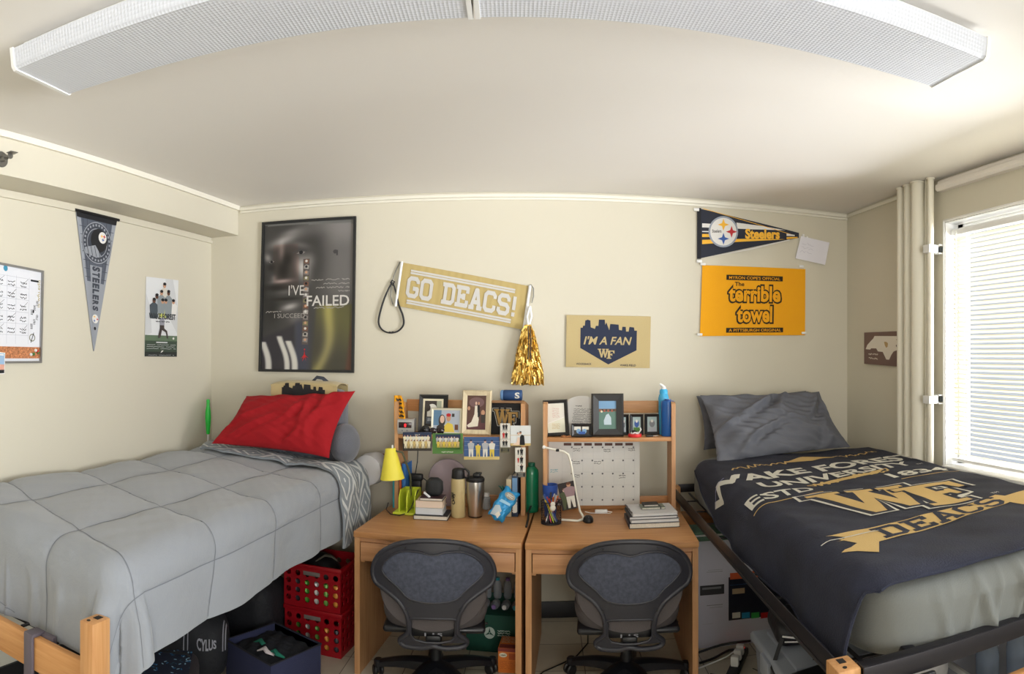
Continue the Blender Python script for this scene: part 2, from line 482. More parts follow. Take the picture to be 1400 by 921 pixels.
# ================================================================== the room
def struct(name, b, m=None):
    o = b.build(name, m); o['kind'] = 'structure'; return o
ZC = 2.6
def tile_mat():
    m = bpy.data.materials.new('floor_tiles'); m.use_nodes = True; nt = m.node_tree; b = nt.nodes['Principled BSDF']
    tc = nt.nodes.new('ShaderNodeTexCoord'); mp = nt.nodes.new('ShaderNodeMapping'); mp.inputs['Rotation'].default_value = (0, 0, R_(3))
    br = nt.nodes.new('ShaderNodeTexBrick'); br.offset = 0; br.inputs['Scale'].default_value = 1
    br.inputs['Brick Width'].default_value = .305; br.inputs['Row Height'].default_value = .305; br.inputs['Mortar Size'].default_value = .0025
    br.inputs['Color1'].default_value = col((214, 206, 188)); br.inputs['Color2'].default_value = col((196, 186, 164)); br.inputs['Mortar'].default_value = col((120, 112, 98))
    n = nt.nodes.new('ShaderNodeTexNoise'); n.inputs['Scale'].default_value = 14; n.inputs['Detail'].default_value = 6
    mx = nt.nodes.new('ShaderNodeMixRGB'); mx.blend_type = 'MULTIPLY'; mx.inputs[0].default_value = .22
    nt.links.new(tc.outputs['Object'], mp.inputs['Vector']); nt.links.new(mp.outputs['Vector'], br.inputs['Vector']); nt.links.new(tc.outputs['Object'], n.inputs['Vector'])
    nt.links.new(br.outputs['Color'], mx.inputs[1]); nt.links.new(n.outputs['Fac'], mx.inputs[2]); nt.links.new(mx.outputs[0], b.inputs['Base Color'])
    b.inputs['Roughness'].default_value = .32
    return m
struct('floor', MB().box(-3.2, 2.5, -1.9, 4.2, -.1, 0), tile_mat())
struct('ceiling', MB().box(-3.2, 2.5, -1.9, 4.2, ZC, ZC + .1), CEIL)
struct('wall_back', MB().box(-2.3, 2.6, YB, YB + .15, 0, ZC), WALL)
def lw(y, off=0.0):          # x of the left wall at a given y
    return WP.x + (y - YB) * WD.x / WD.y + off / WN.x
b = MB(); b.prism([(lw(YB + .1), YB + .1), (lw(-1.7), -1.7), (lw(-1.7) - .2, -1.7), (lw(YB + .1) - .2, YB + .1)][::-1], 0, ZC); struct('wall_left', b, WALL)
WY = ((1.15, 2.832), (-1.0, .7)); WZ = (.97, 2.35)
b = MB()
ys = [-1.8, WY[1][0], WY[1][1], WY[0][0], WY[0][1], YB + .1]
for i in range(5):
    if i in (1, 3):
        b.box(XR, XR + .16, ys[i], ys[i + 1], 0, WZ[0]); b.box(XR, XR + .16, ys[i], ys[i + 1], WZ[1], ZC)
    else: b.box(XR, XR + .16, ys[i], ys[i + 1], 0, ZC)
struct('wall_right', b, WALL)
b = MB(); b.box(-3.1, -.1, -1.85, -1.7, 0, ZC); b.box(1.75, 2.5, -1.85, -1.7, 0, ZC); b.box(-.1, 1.75, -1.85, -1.7, 2.45, ZC); b.box(-.1, 1.75, -1.85, -1.7, 0, .9)
struct('wall_front', b, WALL)
# soffit along the left wall
b = MB(); b.prism([(lw(YB - .001, .002), YB - .001), (lw(YB, .2), YB - .001), (lw(-1.68, .2), -1.68), (lw(-1.68, .002), -1.68)][::-1], 2.405, ZC - .001)
struct('wall_soffit', b, WALL)
# thin mouldings
b = MB(); b.prism([(lw(YB, .2), YB - .002), (lw(YB, .216), YB - .002), (lw(-1.68, .216), -1.68), (lw(-1.68, .2), -1.68)], ZC - .03, ZC - .001)
struct('trim_1', b, TRIMM)
b = MB(); b.box(lw(YB, .216), XR, YB - .014, YB, ZC - .034, ZC - .010, .005); b.box(lw(YB, .216), XR, YB - .009, YB, ZC - .05, ZC - .034, .004)
struct('trim_2', b, TRIMM)
b = MB(); b.prism([(lw(YB), YB - .002), (lw(YB, .012), YB - .002), (lw(-1.68, .012), -1.68), (lw(-1.68), -1.68)], 2.365, 2.385)
struct('trim_3', b, WALL)
b = MB(); b.box(XR - .012, XR, 3.18, YB - .014, ZC - .034, ZC - .012, .004); struct('trim_4', b, TRIMM)
b = MB(); b.box(-1.95, XR, YB - .012, YB, 0, .10, .004); struct('baseboard_back', b, mat('baseboard_black', (26, 25, 28), .5))
b = MB(); b.box(XR - .012, XR, -1.6, YB - .02, 0, .10, .004); struct('baseboard_right', b, mat('baseboard_black', (26, 25, 28), .5))
b = MB(); b.prism([(lw(YB - .02), YB - .02), (lw(YB - .02, .012), YB - .02), (lw(-1.6, .012), -1.6), (lw(-1.6), -1.6)], 0, .10); struct('baseboard_left', b, mat('baseboard_black', (26, 25, 28), .5))
# stepped curtain track high on the window wall
b = MB()
b.prism([(XR, ZC - .012), (XR - .018, ZC - .012), (XR - .030, ZC - .022), (XR - .030, ZC - .036), (XR - .046, ZC - .044), (XR - .046, ZC - .066), (XR - .034, ZC - .078), (XR, ZC - .078)], -1.5, 2.86, 'xz')
struct('trim_5', b, mat('track_white', (232, 226, 218), .45))
# windows
GLASS = clear('window_glass', (235, 240, 245), .93, .05)
for k, (y0, y1) in enumerate(WY):
    wn = MB(); xo = XR + .07
    for (a, c, d, e) in ((y0, y1, WZ[0], WZ[0] + .05), (y0, y1, WZ[1] - .05, WZ[1]), (y0, y0 + .05, WZ[0], WZ[1]), (y1 - .05, y1, WZ[0], WZ[1]), ((y0 + y1) / 2 - .03, (y0 + y1) / 2 + .03, WZ[0], WZ[1])):
        wn.box(xo + .025, xo + .075, a, c, d, e, .004)
    wn = struct('window_%d' % (k + 1), wn, WHITE)
    part('window_pane', wn, GLASS, lambda q: [q.add([tuple(Vector(p) - wn.location) for p in ((xo + .05, y0 + .05, WZ[0] + .05), (xo + .05, y1 - .05, WZ[0] + .05), (xo + .05, y1 - .05, WZ[1] - .05), (xo + .05, y0 + .05, WZ[1] - .05))], [[0, 1, 2, 3]])])
    # rounded casing on the room side
    c = MB()
    for (a, e, d, f) in ((y0 - .012, y0, WZ[0] - .02, WZ[1] + .012), (y1, y1 + .012, WZ[0] - .02, WZ[1] + .012), (y0 - .012, y1 + .012, WZ[1], WZ[1] + .014)):
        c.box(XR - .008, XR + .02, a, e, d, f, .006)
    c.box(XR + .001, xo + .02, y0 + .001, y0 + .006, WZ[0], WZ[1]); c.box(XR + .001, xo + .02, y1 - .006, y1 - .001, WZ[0], WZ[1]); c.box(XR + .001, xo + .02, y0, y1, WZ[1] - .006, WZ[1] - .001)
    struct('trim_%d' % (6 + k), c, WHITE)
    sl = MB(); sl.box(XR - .03, xo + .03, y0 + .007, y1 - .007, WZ[0] - .005, WZ[0] + .02, .006); struct('window_sill_%d' % (k + 1), sl, WHITE)
# ground and sky glow outside is the world; venetian blind
SLAT = translucent('blind_slat', (222, 216, 196), .35)
bl = thing('venetian_blind', 'white horizontal slat blind lowered over the window beside the bed', 'window blind', (XR + .055, 2.0, 2.31))
y0, y1 = WY[0][0] - 1.99, WY[0][1] - 2.012
part('head_rail', bl, WHITE, lambda q: q.box(-.02, .02, y0, y1, -.035, .0, .004))
def slats(q):
    for k in range(47):
        z = -.055 - k * .0262; a = R_(-30)
        q.grid(lambda u, v: ((u - .5) * .027 * math.cos(a) + .0, y0 + (y1 - y0) * v, z + (u - .5) * .027 * math.sin(a) + .0022 * math.sin(PI * u)), 3, 1, .0006)
part('slats', bl, SLAT, slats)
part('bottom_rail', bl, WHITE, lambda q: q.box(-.013, .013, y0, y1, -1.302, -1.285, .004))
for yy in (y1 - .13, y1 - .95):
    part('ladder_cord', bl, WHITE, lambda q: [q.tube([(-.0145, yy + e, -.03), (-.0145, yy + e, -1.29)], .0014, 5) for e in (0, .006)])
part('tilt_wand', bl, clear('wand_clear', (230, 230, 225), .3, .2), lambda q: q.tube([(-.026, y1 - .05, -.02), (-.028, y1 - .052, -.85)], .004, 6))

# painted riser pipes in the corner by the window
for (px, r, y, lab) in ((1233, .030, 3.10, 'cream painted riser pipe nearest the corner, left of the pipe cluster'),
                        (1243.5, .034, 3.02, 'second cream riser pipe, between the corner pipe and the thick one'),
                        (1255.5, .042, 2.965, 'thick cream riser pipe, third of the cluster by the window'),
                        (1266.5, .008, 2.915, 'very thin cream conduit running up beside the clamped round pipe'),
                        (1272.3, .0185, 2.90, 'slim white round pipe held by two clamps beside the window')):
    x = 2.19; y = x / math.tan((px - U0) / F)
    lo = .0
    b = MB(); b.cyl((x, y, lo), r, ZC - lo - .002, 24 if r > .01 else 8)
    if r > .012:
        b.cyl((x, y, ZC - .012), r + .006, .01, 24)
    b.build('riser_pipe', PIPEM, label=lab, cat='pipe')
for py, lab in ((339.5, 'upper white pipe clamp with dark rubber pad beside the window'), (547, 'lower white pipe clamp with dark rubber pad beside the window')):
    p = on_right(1275, py, .08); cx, cy = 2.19, 2.19 / math.tan((1272.3 - U0) / F)
    t = thing('pipe_clamp', lab, 'clamp', (cx, cy, p.z - .02), R_(0))
    def cl(q):
        q.box(-.034, .026, -.030, -.020, 0, .045, .004); q.box(-.034, -.022, -.03, .03, 0, .045, .004); q.box(.02, .032, -.03, .03, 0, .045, .004); q.box(-.034, .032, .02, .03, 0, .045, .004)
        q.box(.032, .085, -.036, -.030, -.004, .003, .002); q.box(.032, .085, -.036, -.030, .043, .05, .002); q.box(.078, .086, -.036, .0, -.004, .05, .002); q.box(.03, .088, -.002, .005, -.004, .05, .002)
    part('bracket', t, WHITEP, cl)
    part('rubber_pad', t, mat('rubber', (58, 62, 62), .8), lambda q: q.box(.046, .076, -.034, -.004, .008, .038, .004))
    part('bolt', t, STEEL, lambda q: q.cyl((-.005, -.036, .022), .005, .008, 8, 'y'))

# ceiling fixture: two end-to-end wraparound units
def prism_lens():
    m = bpy.data.materials.new('prismatic_lens'); m.use_nodes = True; nt = m.node_tree; b = nt.nodes['Principled BSDF']
    b.inputs['Base Color'].default_value = col((204, 207, 214)); b.inputs['Roughness'].default_value = .4
    tc = nt.nodes.new('ShaderNodeTexCoord'); v = nt.nodes.new('ShaderNodeTexVoronoi'); v.inputs['Scale'].default_value = 90; v.inputs['Randomness'].default_value = 0
    bp = nt.nodes.new('ShaderNodeBump'); bp.inputs['Strength'].default_value = .5; bp.inputs['Distance'].default_value = .004
    nt.links.new(tc.outputs['Object'], v.inputs['Vector']); nt.links.new(v.outputs['Distance'], bp.inputs['Height']); nt.links.new(bp.outputs['Normal'], b.inputs['Normal'])
    b.inputs['Emission Color'].default_value = (.93, .95, 1, 1); b.inputs['Emission Strength'].default_value = .03
    return m
LENS = prism_lens()
for x0, x1, lab in ((-1.435, -.105, 'left half of the long white prismatic ceiling light'), (-.098, 1.335, 'right half of the long white prismatic ceiling light')):
    t = thing('ceiling_light', lab, 'ceiling light', ((x0 + x1) / 2, 1.60, ZC), 0, None)
    h = (x1 - x0) / 2
    part('housing', t, WHITE, lambda q: q.box(-h + .02, h - .02, -.11, .11, -.035, 0, .004))
    part('diffuser', t, LENS, lambda q: q.prism([(-.148, -.03), (-.140, -.082), (-.130, -.090), (.130, -.090), (.140, -.082), (.148, -.03)], -h + .012, h - .012, 'yz'))
    for sx in (-1, 1):
        part('end_cap', t, WHITEP, lambda q: q.prism([(-.151, -.026), (-.143, -.085), (-.132, -.094), (.132, -.094), (.143, -.085), (.151, -.026)], *sorted((sx * h, sx * (h - .013))), 'yz'))

# ================================================================== things on the walls
def wallrect(fn, tl, tr, br, bl, off=0.003): return [fn(*p, off) for p in (tl, tr, br, bl)]
# --- framed portrait poster (generic close-up)
P0 = (48, 48, 52); 
PG1, PG2, PG3, PG4, PG5 = (mat('poster_tone_%d' % i, c, .35) for i, c in enumerate(((62, 60, 62), (92, 88, 88), (126, 121, 119), (158, 154, 150), (206, 203, 198))))
POL, PBR, PSL = mat('poster_olive', (120, 116, 84), .4), mat('poster_brown', (112, 78, 62), .4), mat('poster_slate', (72, 74, 86), .4)
POLL = mat('poster_light_olive', (158, 152, 112), .4)
cs = wallrect(on_back, (359.5, 304.5), (487.5, 296), (484.5, 509.5), (354.5, 507.5), .004)
mp, asp = quad_map(*cs)
t = thing('framed_poster', 'large black framed dark portrait poster with stripes and white wording above the red pillow', 'poster', tuple(mp(.5, 0, 0)))
def pdraw(p):
    p.poly([(.375, .788), (.42, .804), (.475, .798), (.45, .785)], PG3, 6); p.ell(.428, .795, .022, .013, INK, 7, 12); p.line([(.34, .795), (.42, .818), (.49, .806)], .005, PG1, 5)
    p.poly([(.07, .738), (.10, .752), (.13, .742), (.10, .728)], PG3, 6); p.ell(.10, .740, .016, .010, INK, 7, 10)
    p.rect(.455, .525, .17, .75, mat('poster_strip', (84, 76, 74), .4), 8)
    rnd = random.Random(4)
    for k in range(15):
        v = .735 - k * .038
        p.poly([(.462, v - .014), (.515, v - .018), (.52, v + .008), (.49, v + .014), (.465, v + .006)], (PBR, PG4, PG3, POL)[k % 4], 9); p.ell(.49, v, .014, .009, (PG5, INK, SKIN)[k % 3], 10, 8)
    p.text("I'VE", .30, .47, .505, .575, PG5, 11, 0); p.text('FAILED', .50, .955, .43, .50, PG5, 12, .012); p.text('I SUCCEED', .145, .485, .352, .382, PG4, 12)
    for v, a, c in ((.605, .55, .955), (.578, .68, .955), (.552, .60, .955), (.528, .84, .955), (.418, .58, .90), (.395, .05, .22)):
        p.scrib(a, c, v - .008, v + .008, PG4, 1, .004, int(v * 1000), 11)
    p.poly([(.45, .075), (.48, .10), (.487, .13), (.495, .10), (.53, .08), (.497, .09), (.505, .06), (.49, .085), (.465, .055), (.478, .088)], RED, 12); p.ell(.488, .137, .008, .006, RED, 12, 8)
    p.ell(.80, .79, .025, .014, PG1, 6, 10); p.rect(.81, .828, .765, .80, PG1, 6)
fr = MB(); fr.use(BLACKF)
def ringbox(q, mp, asp, t, d, base=0.0):
    tu, tv = t / asp, t
    for (a, c, e, f) in ((0, 1, 0, tv), (0, 1, 1 - tv, 1), (0, tu, tv, 1 - tv), (1 - tu, 1, tv, 1 - tv)):
        P = [mp(x, y, base) for x, y in ((a, e), (c, e), (c, f), (a, f))] + [mp(x, y, base + d) for x, y in ((a, e), (c, e), (c, f), (a, f))]
        q.add(P, [[0, 3, 2, 1], [4, 5, 6, 7], [0, 1, 5, 4], [1, 2, 6, 5], [2, 3, 7, 6], [3, 0, 4, 7]])
ringbox(fr, mp, asp, .017, .018)
fr.build('frame', None, t, world=True)
# soft monochrome close-up printed through a colour attribute
def tone(u, v):
    def g(cu, cv, su, sv, a=0.0):
        x, y = (u - cu), (v - cv) * 1.55; x, y = x * math.cos(a) + y * math.sin(a), -x * math.sin(a) + y * math.cos(a)
        return math.exp(-(x / su) ** 2 - (y / (sv * 1.55)) ** 2)
    def sm(x, a, b): t = max(0, min(1, (x - a) / (b - a))); return t * t * (3 - 2 * t)
    L = .23 + .17 * sm(u, .45, .85) * sm(v, .30, .60) + .10 * sm(v, .80, .95) * sm(u, .3, .5)
    L -= .08 * g(.62, .74, .10, .16) + .06 * g(.60, .88, .16, .05, .3)
    L += .34 * g(.26, .875, .16, .030, .35) + .16 * g(.34, .93, .10, .02, .2)            # brow light
    L += .52 * g(.47, .685, .065, .075, .25) + .20 * g(.54, .74, .06, .05)               # cheek
    L += .14 * g(.45, .84, .10, .02, -.2) + .20 * g(.24, .80, .03, .06)                   # eyelid, bridge
    L += .30 * g(.09, .76, .035, .03, .5)
    L -= .16 * g(.26, .68, .06, .06) + .14 * g(.30, .755, .05, .04) + .12 * g(.13, .70, .04, .03)
    L += .40 * g(.25, .605, .10, .013, .08) + .18 * g(.16, .625, .03, .02)                 # nose tip
    L -= .15 * g(.20, .56, .14, .02)
    L += .12 * g(.28, .535, .10, .018, .1) + .42 * g(.33, .435, .09, .022, .25) + .18 * g(.40, .36, .08, .035, .2)
    L -= .16 * g(.29, .487, .13, .010, .05) + .12 * g(.14, .42, .08, .10)
    L -= .10 * g(.03, .55, .05, .2)
    c = [L, L * .975, L * .965]
    if .15 < u < .42 and .55 < v < .85: c = [L * 1.05, L * .93, L * .90]
    # lower clothes and field
    if v < .46:
        k = sm(u, .56 + .12 * (v - .2), .60 + .12 * (v - .2)) * (1 - sm(v, .40 + .05 * u, .46))
        ol = [.30 + .05 * math.sin(9 * v + 5 * u), .29 + .05 * math.sin(9 * v + 5 * u), .20]
        st = math.exp(-((u - (.60 + .40 * v + .06 * math.sin(v * 9))) / .055) ** 2); ol = [a + b * st for a, b in zip(ol, (.28, .26, .14))]
        rb = sm(u, .88 + .2 * v, .93 + .2 * v); ol = [a * (1 - rb) + b * rb for a, b in zip(ol, (.34, .22, .17))]
        c = [a * (1 - k) + b * k for a, b in zip(c, ol)]
        n = math.exp(-((u - .46) / .085) ** 4) * (1 - sm(v, .30, .38)); c = [a * (1 - n) + b * n for a, b in zip(c, (.23, .24, .30))]
        sh = (1 - sm(u, .36, .40)) * (1 - sm(v, .20 + .25 * u, .24 + .25 * u)); c = [a * (1 - sh) + b * sh for a, b in zip(c, (.17, .16, .19))]
        for c0, w_, top in ((.045, .035, .205), (.235, .030, .245), (.325, .034, .215)):
            cc = c0 + (top - v) * .28 + .02 * math.sin(v * 18); m_ = math.exp(-((u - cc) / w_) ** 6) * (1 - sm(v, top - .012, top)); c = [a * (1 - m_) + b * m_ for a, b in zip(c, (.80, .79, .76))]
    if v > .975: c = [.42, .42, .41]
    return [max(.07, min(.92, x)) for x in c]
def print_mat():
    m = bpy.data.materials.new('poster_print'); m.use_nodes = True; nt = m.node_tree; b_ = nt.nodes['Principled BSDF']
    a_ = nt.nodes.new('ShaderNodeAttribute'); a_.attribute_name = 'ink'; nt.links.new(a_.outputs['Color'], b_.inputs['Base Color']); b_.inputs['Roughness'].default_value = .35
    return m
gb = MB(); gb.grid(lambda u, v: mp(.012 + .976 * u, .012 + .976 * v, .006), 90, 140)
go = gb.build('picture', print_mat(), t, world=True)
ca = go.data.color_attributes.new('ink', 'FLOAT_COLOR', 'POINT')
inv = mp(0, 0, 0); eu = mp(1, 0, 0) - inv; ev = mp(0, 1, 0) - inv
for i, vtx in enumerate(go.data.vertices):
    w_ = go.parent.matrix_basis @ vtx.co - inv; uu = w_.dot(eu) / eu.length_squared; vv = w_.dot(ev) / ev.length_squared
    c = tone(uu, vv); ca.data[i].color = tuple(lin(x * 255) for x in c) + (1,)
pb = MB(); pb.use(PG1)
pr = Print(pb, lambda u, v, o=0: mp(.016 + .968 * u, .016 + .968 * v, .006 + o), asp, None, .0003); pdraw(pr)
pb.build('lettering', None, t, world=True)

# --- slatted cheering banner on two rods
G1 = mat('banner_gold', (184, 163, 106), .75); BW = mat('banner_white', (200, 198, 194), .75)
cs = wallrect(on_back, (551.5, 359), (723, 391), (714.5, 450.5), (543, 418), .010)
mp, asp = quad_map(*cs)
t = thing('cheer_banner', 'tilted tan banner reading GO DEACS! hung between white rods', 'banner', tuple(mp(.5, 0, 0)))
b = MB(); b.use(G1)
b.grid(lambda u, v: mp(u, v, .0022 * abs(math.sin(u * PI * 17))), 68, 1, .002)
pr = Print(b, lambda u, v, o=0: mp(u, v, .0036 + o), asp, (1 / 34, 1), .0004)
for v in (.845, .79): pr.rect(.07, .90, v - .012, v + .030, BW, 1)
for v in (.155, .10): pr.rect(.07, .90, v - .012, v + .030, BW, 1)
slab(pr, 'GO DEACS!', .055, .93, .245, .72, BW, 2, w=1.7)
b.build('cloth', None, t, world=True)
for u in (-.012, 1.008):
    q = MB(); q.tube([mp(u, -.02, .004), mp(u, 1.02, .004)], .009, 10); q.build('rod', WHITEP, t, world=True)
q = MB(); q.tube([on_back(*p, .008) for p in ((551, 360), (547, 358), (541, 370), (535, 387), (534, 405), (537, 416))], .003, 6); q.build('hanging_cord', mat('cord_grey', (120, 120, 116), .7), t, world=True)
q = MB(); q.tube([on_back(*p, .008) for p in ((721, 392), (726, 389), (729.5, 394), (729.5, 405), (727, 414))], .003, 6); q.build('hanging_cord', mat('cord_grey', (120, 120, 116), .7), t, world=True)
q = MB(); q.tube([on_back(*p, .008) for p in ((722, 394), (712.5, 452), (710, 450.5))], .0028, 6); q.build('hanging_cord', mat('cord_grey', (120, 120, 116), .7), t, world=True)
# --- black strap loop hanging at the banner's left end
q = MB(); L = [(536, 386), (531, 395), (524, 412), (518.5, 432), (518, 443), (523, 451), (533, 455), (544, 452.5), (551.5, 444), (551, 432), (545, 416), (541, 398), (537, 386)]
P0_ = [on_back(*p, .014) for p in L]; P = []
for i in range(len(P0_) - 1):
    for j in range(4):
        a_, b_, c_, d_ = (P0_[min(max(i + o, 0), len(P0_) - 1)] for o in (-1, 0, 1, 2)); s_ = j / 4
        P.append(.5 * ((2 * b_) + (-a_ + c_) * s_ + (2 * a_ - 5 * b_ + 4 * c_ - d_) * s_ * s_ + (-a_ + 3 * b_ - 3 * c_ + d_) * s_ ** 3))
P.append(P0_[-1])
q.tube(P, [.004 + .002 * abs(math.sin(i * PI / 24)) for i in range(len(P))], 8)
q.tube([on_back(536, 383, .014), on_back(539.5, 385, .018), on_back(537, 390, .014), on_back(534, 386, .012)], .004, 6, True)
q.ball(on_back(533, 454.5, .014), .008, (1.3, .8, .8)); q.ball(on_back(537, 454, .014), .007, (1.3, .8, .8))
q.build('strap', mat('strap_black', (30, 30, 34), .6), label='black narrow strap loop hanging from the left cord of the tan banner', cat='strap')
# --- gold foil pompom
top = on_back(724, 420, .03)
t = thing('pompom', 'shiny gold foil pompom with white handle hanging right of the tan banner', 'pompom', tuple(on_back(724, 542, .05)))
FOIL = mat('gold_foil', (236, 200, 112), .32, metal=.9, bump=(40, .4))
hb = MB()
a0, a1 = on_back(724.5, 418.5, .035), on_back(722.5, 446, .035)
hb.tube([a0, a0 + (a1 - a0) * .5 + Vector((.014, 0, 0)), a1], .007, 8); hb.tube([a0, a0 + (a1 - a0) * .5 - Vector((.014, 0, 0)), a1], .007, 8)
hb.build('handle', WHITEP, t, world=True)
fb = MB(); rnd = random.Random(7)
for k in range(420):
    a = rnd.uniform(0, 2 * PI); s = math.sqrt(rnd.random()); ln = rnd.uniform(.80, 1.0); H = .37
    w0 = rnd.uniform(.003, .006)
    pts = []
    tw = rnd.uniform(0, 6)
    for i in range(9):
        f = i / 8 * ln
        r = (.014 + .092 * f ** .7) * s
        c = a1 + Vector((-.004 + r * math.cos(a) + .005 * math.sin(f * 17 + tw), -.006 + .45 * r * math.sin(a) + .005 * math.cos(f * 14 + tw), -f * H + .01))
        ang = tw + f * 9
        d = Vector((math.cos(ang), math.sin(ang), 0)) * w0
        pts += [c - d, c + d]
    fb.add(pts, [[2 * i, 2 * i + 1, 2 * i + 3, 2 * i + 2] for i in range(8)])
fb.build('foil_strands', FOIL, t, world=True, kind='stuff')
kb = MB()
for dx in (-.003, .010):
    kb.tube([a1 + Vector((dx, -.045, .0)), a1 + Vector((dx + .003, -.055, -.1)), a1 + Vector((dx, -.06, -.2))], .0035, 5)
kb.build('dark_cord', mat('dark_brown_cord', (60, 44, 26), .6), t, world=True)

# --- tan fan towel
SKY = [(.165, .76), (.19, .76), (.195, .80), (.215, .80), (.22, .90), (.25, .915), (.28, .90), (.285, .77), (.335, .74), (.345, .80), (.375, .80), (.38, .92), (.45, .92), (.455, .82), (.47, .87), (.485, .80), (.505, .72), (.515, .84), (.615, .83), (.62, .73), (.655, .72), (.66, .79), (.70, .79), (.705, .70), (.735, .70), (.745, .79), (.80, .78), (.805, .72), (.835, .72), (.835, .74), (.835, .34), (.50, .06), (.165, .37)]
FANT = mat('fan_towel_tan', (190, 171, 124), .95, bump=(220, .2), sheen=.3); FNAV = mat('fan_towel_navy', (40, 48, 70), .9)
def fan(p, sc=1):
    p.poly(SKY, FNAV, 1)
    p.text("I'M A FAN", .215, .765, .44, .60, FANT, 3, .02, .15)
    monogram(p, .37, .57, .17, .36, FANT, None, None, 3)
    p.text('WOODSHACK', .12, .30, .045, .085, FNAV, 2, .01); p.text('WAKE FIELD', .64, .83, .03, .07, FNAV, 2, .01)
panel('fan_towel', wallrect(on_back, (774.5, 430.5), (889.5, 432.5), (888, 503), (773.5, 501.5), .003), .006, FANT, fan,
      "small tan towel reading I'M A FAN pinned on the wall above the right desk", 'towel', wave=.0012, freq=1.0)
# --- football pennant on back wall
SN, SY, SW = mat('pennant_black', (38, 42, 56), .8), mat('pennant_yellow', (244, 186, 60), .8), mat('pennant_white', (228, 226, 222), .8)
def star4(p, cu, cv, r, m, l):
    pts = []
    for k in range(8):
        a = k * PI / 4; q = r if k % 2 == 0 else r * .36
        pts.append((cu + q * math.cos(a) / p.asp, cv + q * math.sin(a)))
    p.poly(pts, m, l)
def pen(p):
    def band(y0, y1, m, u0, u1, l=2):     # a stripe kept inside the tapering outline
        pts = []
        for u, y in ((u0, y0), (u1, y0), (u1, y1), (u0, y1)):
            lo, hi = .5 - .5 * (1 - u) + .02 * u, .5 + .5 * (1 - u)
            c = .43 + .07 * (1 - u) * 0
            pts.append((u, .46 * (1 - u * 0) + (y - .46) * (1 - .0 * u)))
        p.raw([pts[0], pts[1], pts[2], pts[3]], [[0, 1, 2, 3]], m, l)
    p.poly([(.0, .0), (.035, .0), (.035, 1.0), (.0, 1.0)], mat('pennant_edge', (26, 27, 34), .8), 3)
    p.poly([(.045, .62), (.30, .60), (.30, .67), (.045, .70)], SW, 2); p.poly([(.045, .53), (.25, .52), (.25, .54), (.045, .55)], SW, 2); p.poly([(.045, .43), (.25, .43), (.25, .49), (.045, .49)], SY, 2)
    p.poly([(.045, .29), (.70, .375), (.86, .40), (.50, .40), (.045, .375)], SY, 2)
    p.poly([(.37, .72), (.64, .655), (.86, .585), (.50, .59), (.38, .60)], SW, 2)
    p.poly([(.05, .985), (.06, .99), (.95, .49), (.93, .49)], SY, 2); p.poly([(.06, .015), (.5, .20), (.9, .40), (.9, .38), (.5, .175)], SW, 2)
    p.poly([(.87, .52), (.955, .495), (.955, .47), (.87, .47)], SW, 2); p.poly([(.87, .445), (.985, .455), (.985, .43), (.87, .405)], SY, 2)
    cu, cv = .245, .535
    p.ell(cu, cv, .31 / p.asp, .31, mat('emblem_rim', (150, 158, 172), .6), 4, 32); p.ell(cu, cv, .275 / p.asp, .275, SW, 5, 32)
    star4(p, cu - .0, cv + .14, .12, SY, 6); star4(p, cu + .17 / p.asp, cv - .0, .12, RED, 6); star4(p, cu - .0, cv - .14, .12, BLUE, 6)
    p.text('Steelers', cu - .235 / p.asp, cu - .02, cv - .02, cv + .045, INK, 6, .02)
    p.text('Steelers', .455, .80, .40, .60, SY, 4, .045)
cs = wallrect(on_back, (953, 284.5), (1092, 288), (1092, 354), (953, 354), .004)
t = thing('pennant', 'dark football pennant with round three-star emblem above the yellow towel', 'pennant', tuple((cs[2] + cs[3]) / 2))
o = panel('felt', cs, .004, SN, pen, parent=t, outline=[(0, 0), (1, .44), (1, .54), (0, 1)])
for px, py in ((952, 286.5), (956, 357), (1098, 322), (1103, 325)):
    q = MB(); c = on_back(px, py, .006); q.box(c.x - .018 if px < 1000 else c.x - .008, c.x + .018 if px < 1000 else c.x + .008, c.y - .008, c.y + .004, c.z - .010, c.z + .010, .004); q.build('mounting_clip', WHITEP, t, world=True)
panel('paper_card', wallrect(on_back, (1095, 322.5), (1134, 331.5), (1128, 362), (1087.5, 353), .014), .001, mat('card_lilac', (226, 224, 232), .8), lambda p: p.scrib(.1, .5, .25, .8, mat('pencil', (190, 188, 200), .8), 3, .012, 4),
      'blank white card clipped over the tip of the dark pennant', 'card')
# --- yellow towel
YT = mat('yellow_towel', (238, 166, 12), .95, bump=(260, .25), sheen=.2); YD = mat('towel_print_black', (44, 34, 22), .9)
def terr(p):
    p.rect(.225, .77, .80, .875, YD, 1); p.text("MYRON COPE'S OFFICIAL", .25, .745, .815, .858, YT, 2, .01)
    p.rect(.235, .78, .045, .115, YD, 1); p.text('A PITTSBURGH ORIGINAL', .26, .76, .058, .10, YT, 2, .01)
    p.text('The', .305, .395, .715, .775, YD, 4, .02)
    p.text('terrible', .235, .765, .465, .75, YD, 1, .085); p.text('terrible', .25, .75, .49, .725, YT, 2, .03)
    p.text('towel', .315, .685, .165, .455, YD, 3, .085); p.text('towel', .33, .67, .19, .43, YT, 4, .03)
cs = wallrect(on_back, (960, 362.5), (1100.5, 368), (1100, 458), (956.5, 459.5), .003)
t = thing('yellow_towel', 'bright yellow towel with black terrible towel wording on the back wall', 'towel', tuple((cs[2] + cs[3]) / 2))
panel('cloth', cs, .006, YT, terr, parent=t, wave=.0015, freq=1.0)
for px, py in ((957, 457), (1099.5, 455), (961.5, 361), (1096, 364)):
    q = MB(); c = on_back(px, py, .012); q.box(c.x - .02, c.x + .016, c.y - .006, c.y + .004, c.z - .008, c.z + .008, .004); q.build('mounting_clip', WHITEP, t, world=True)
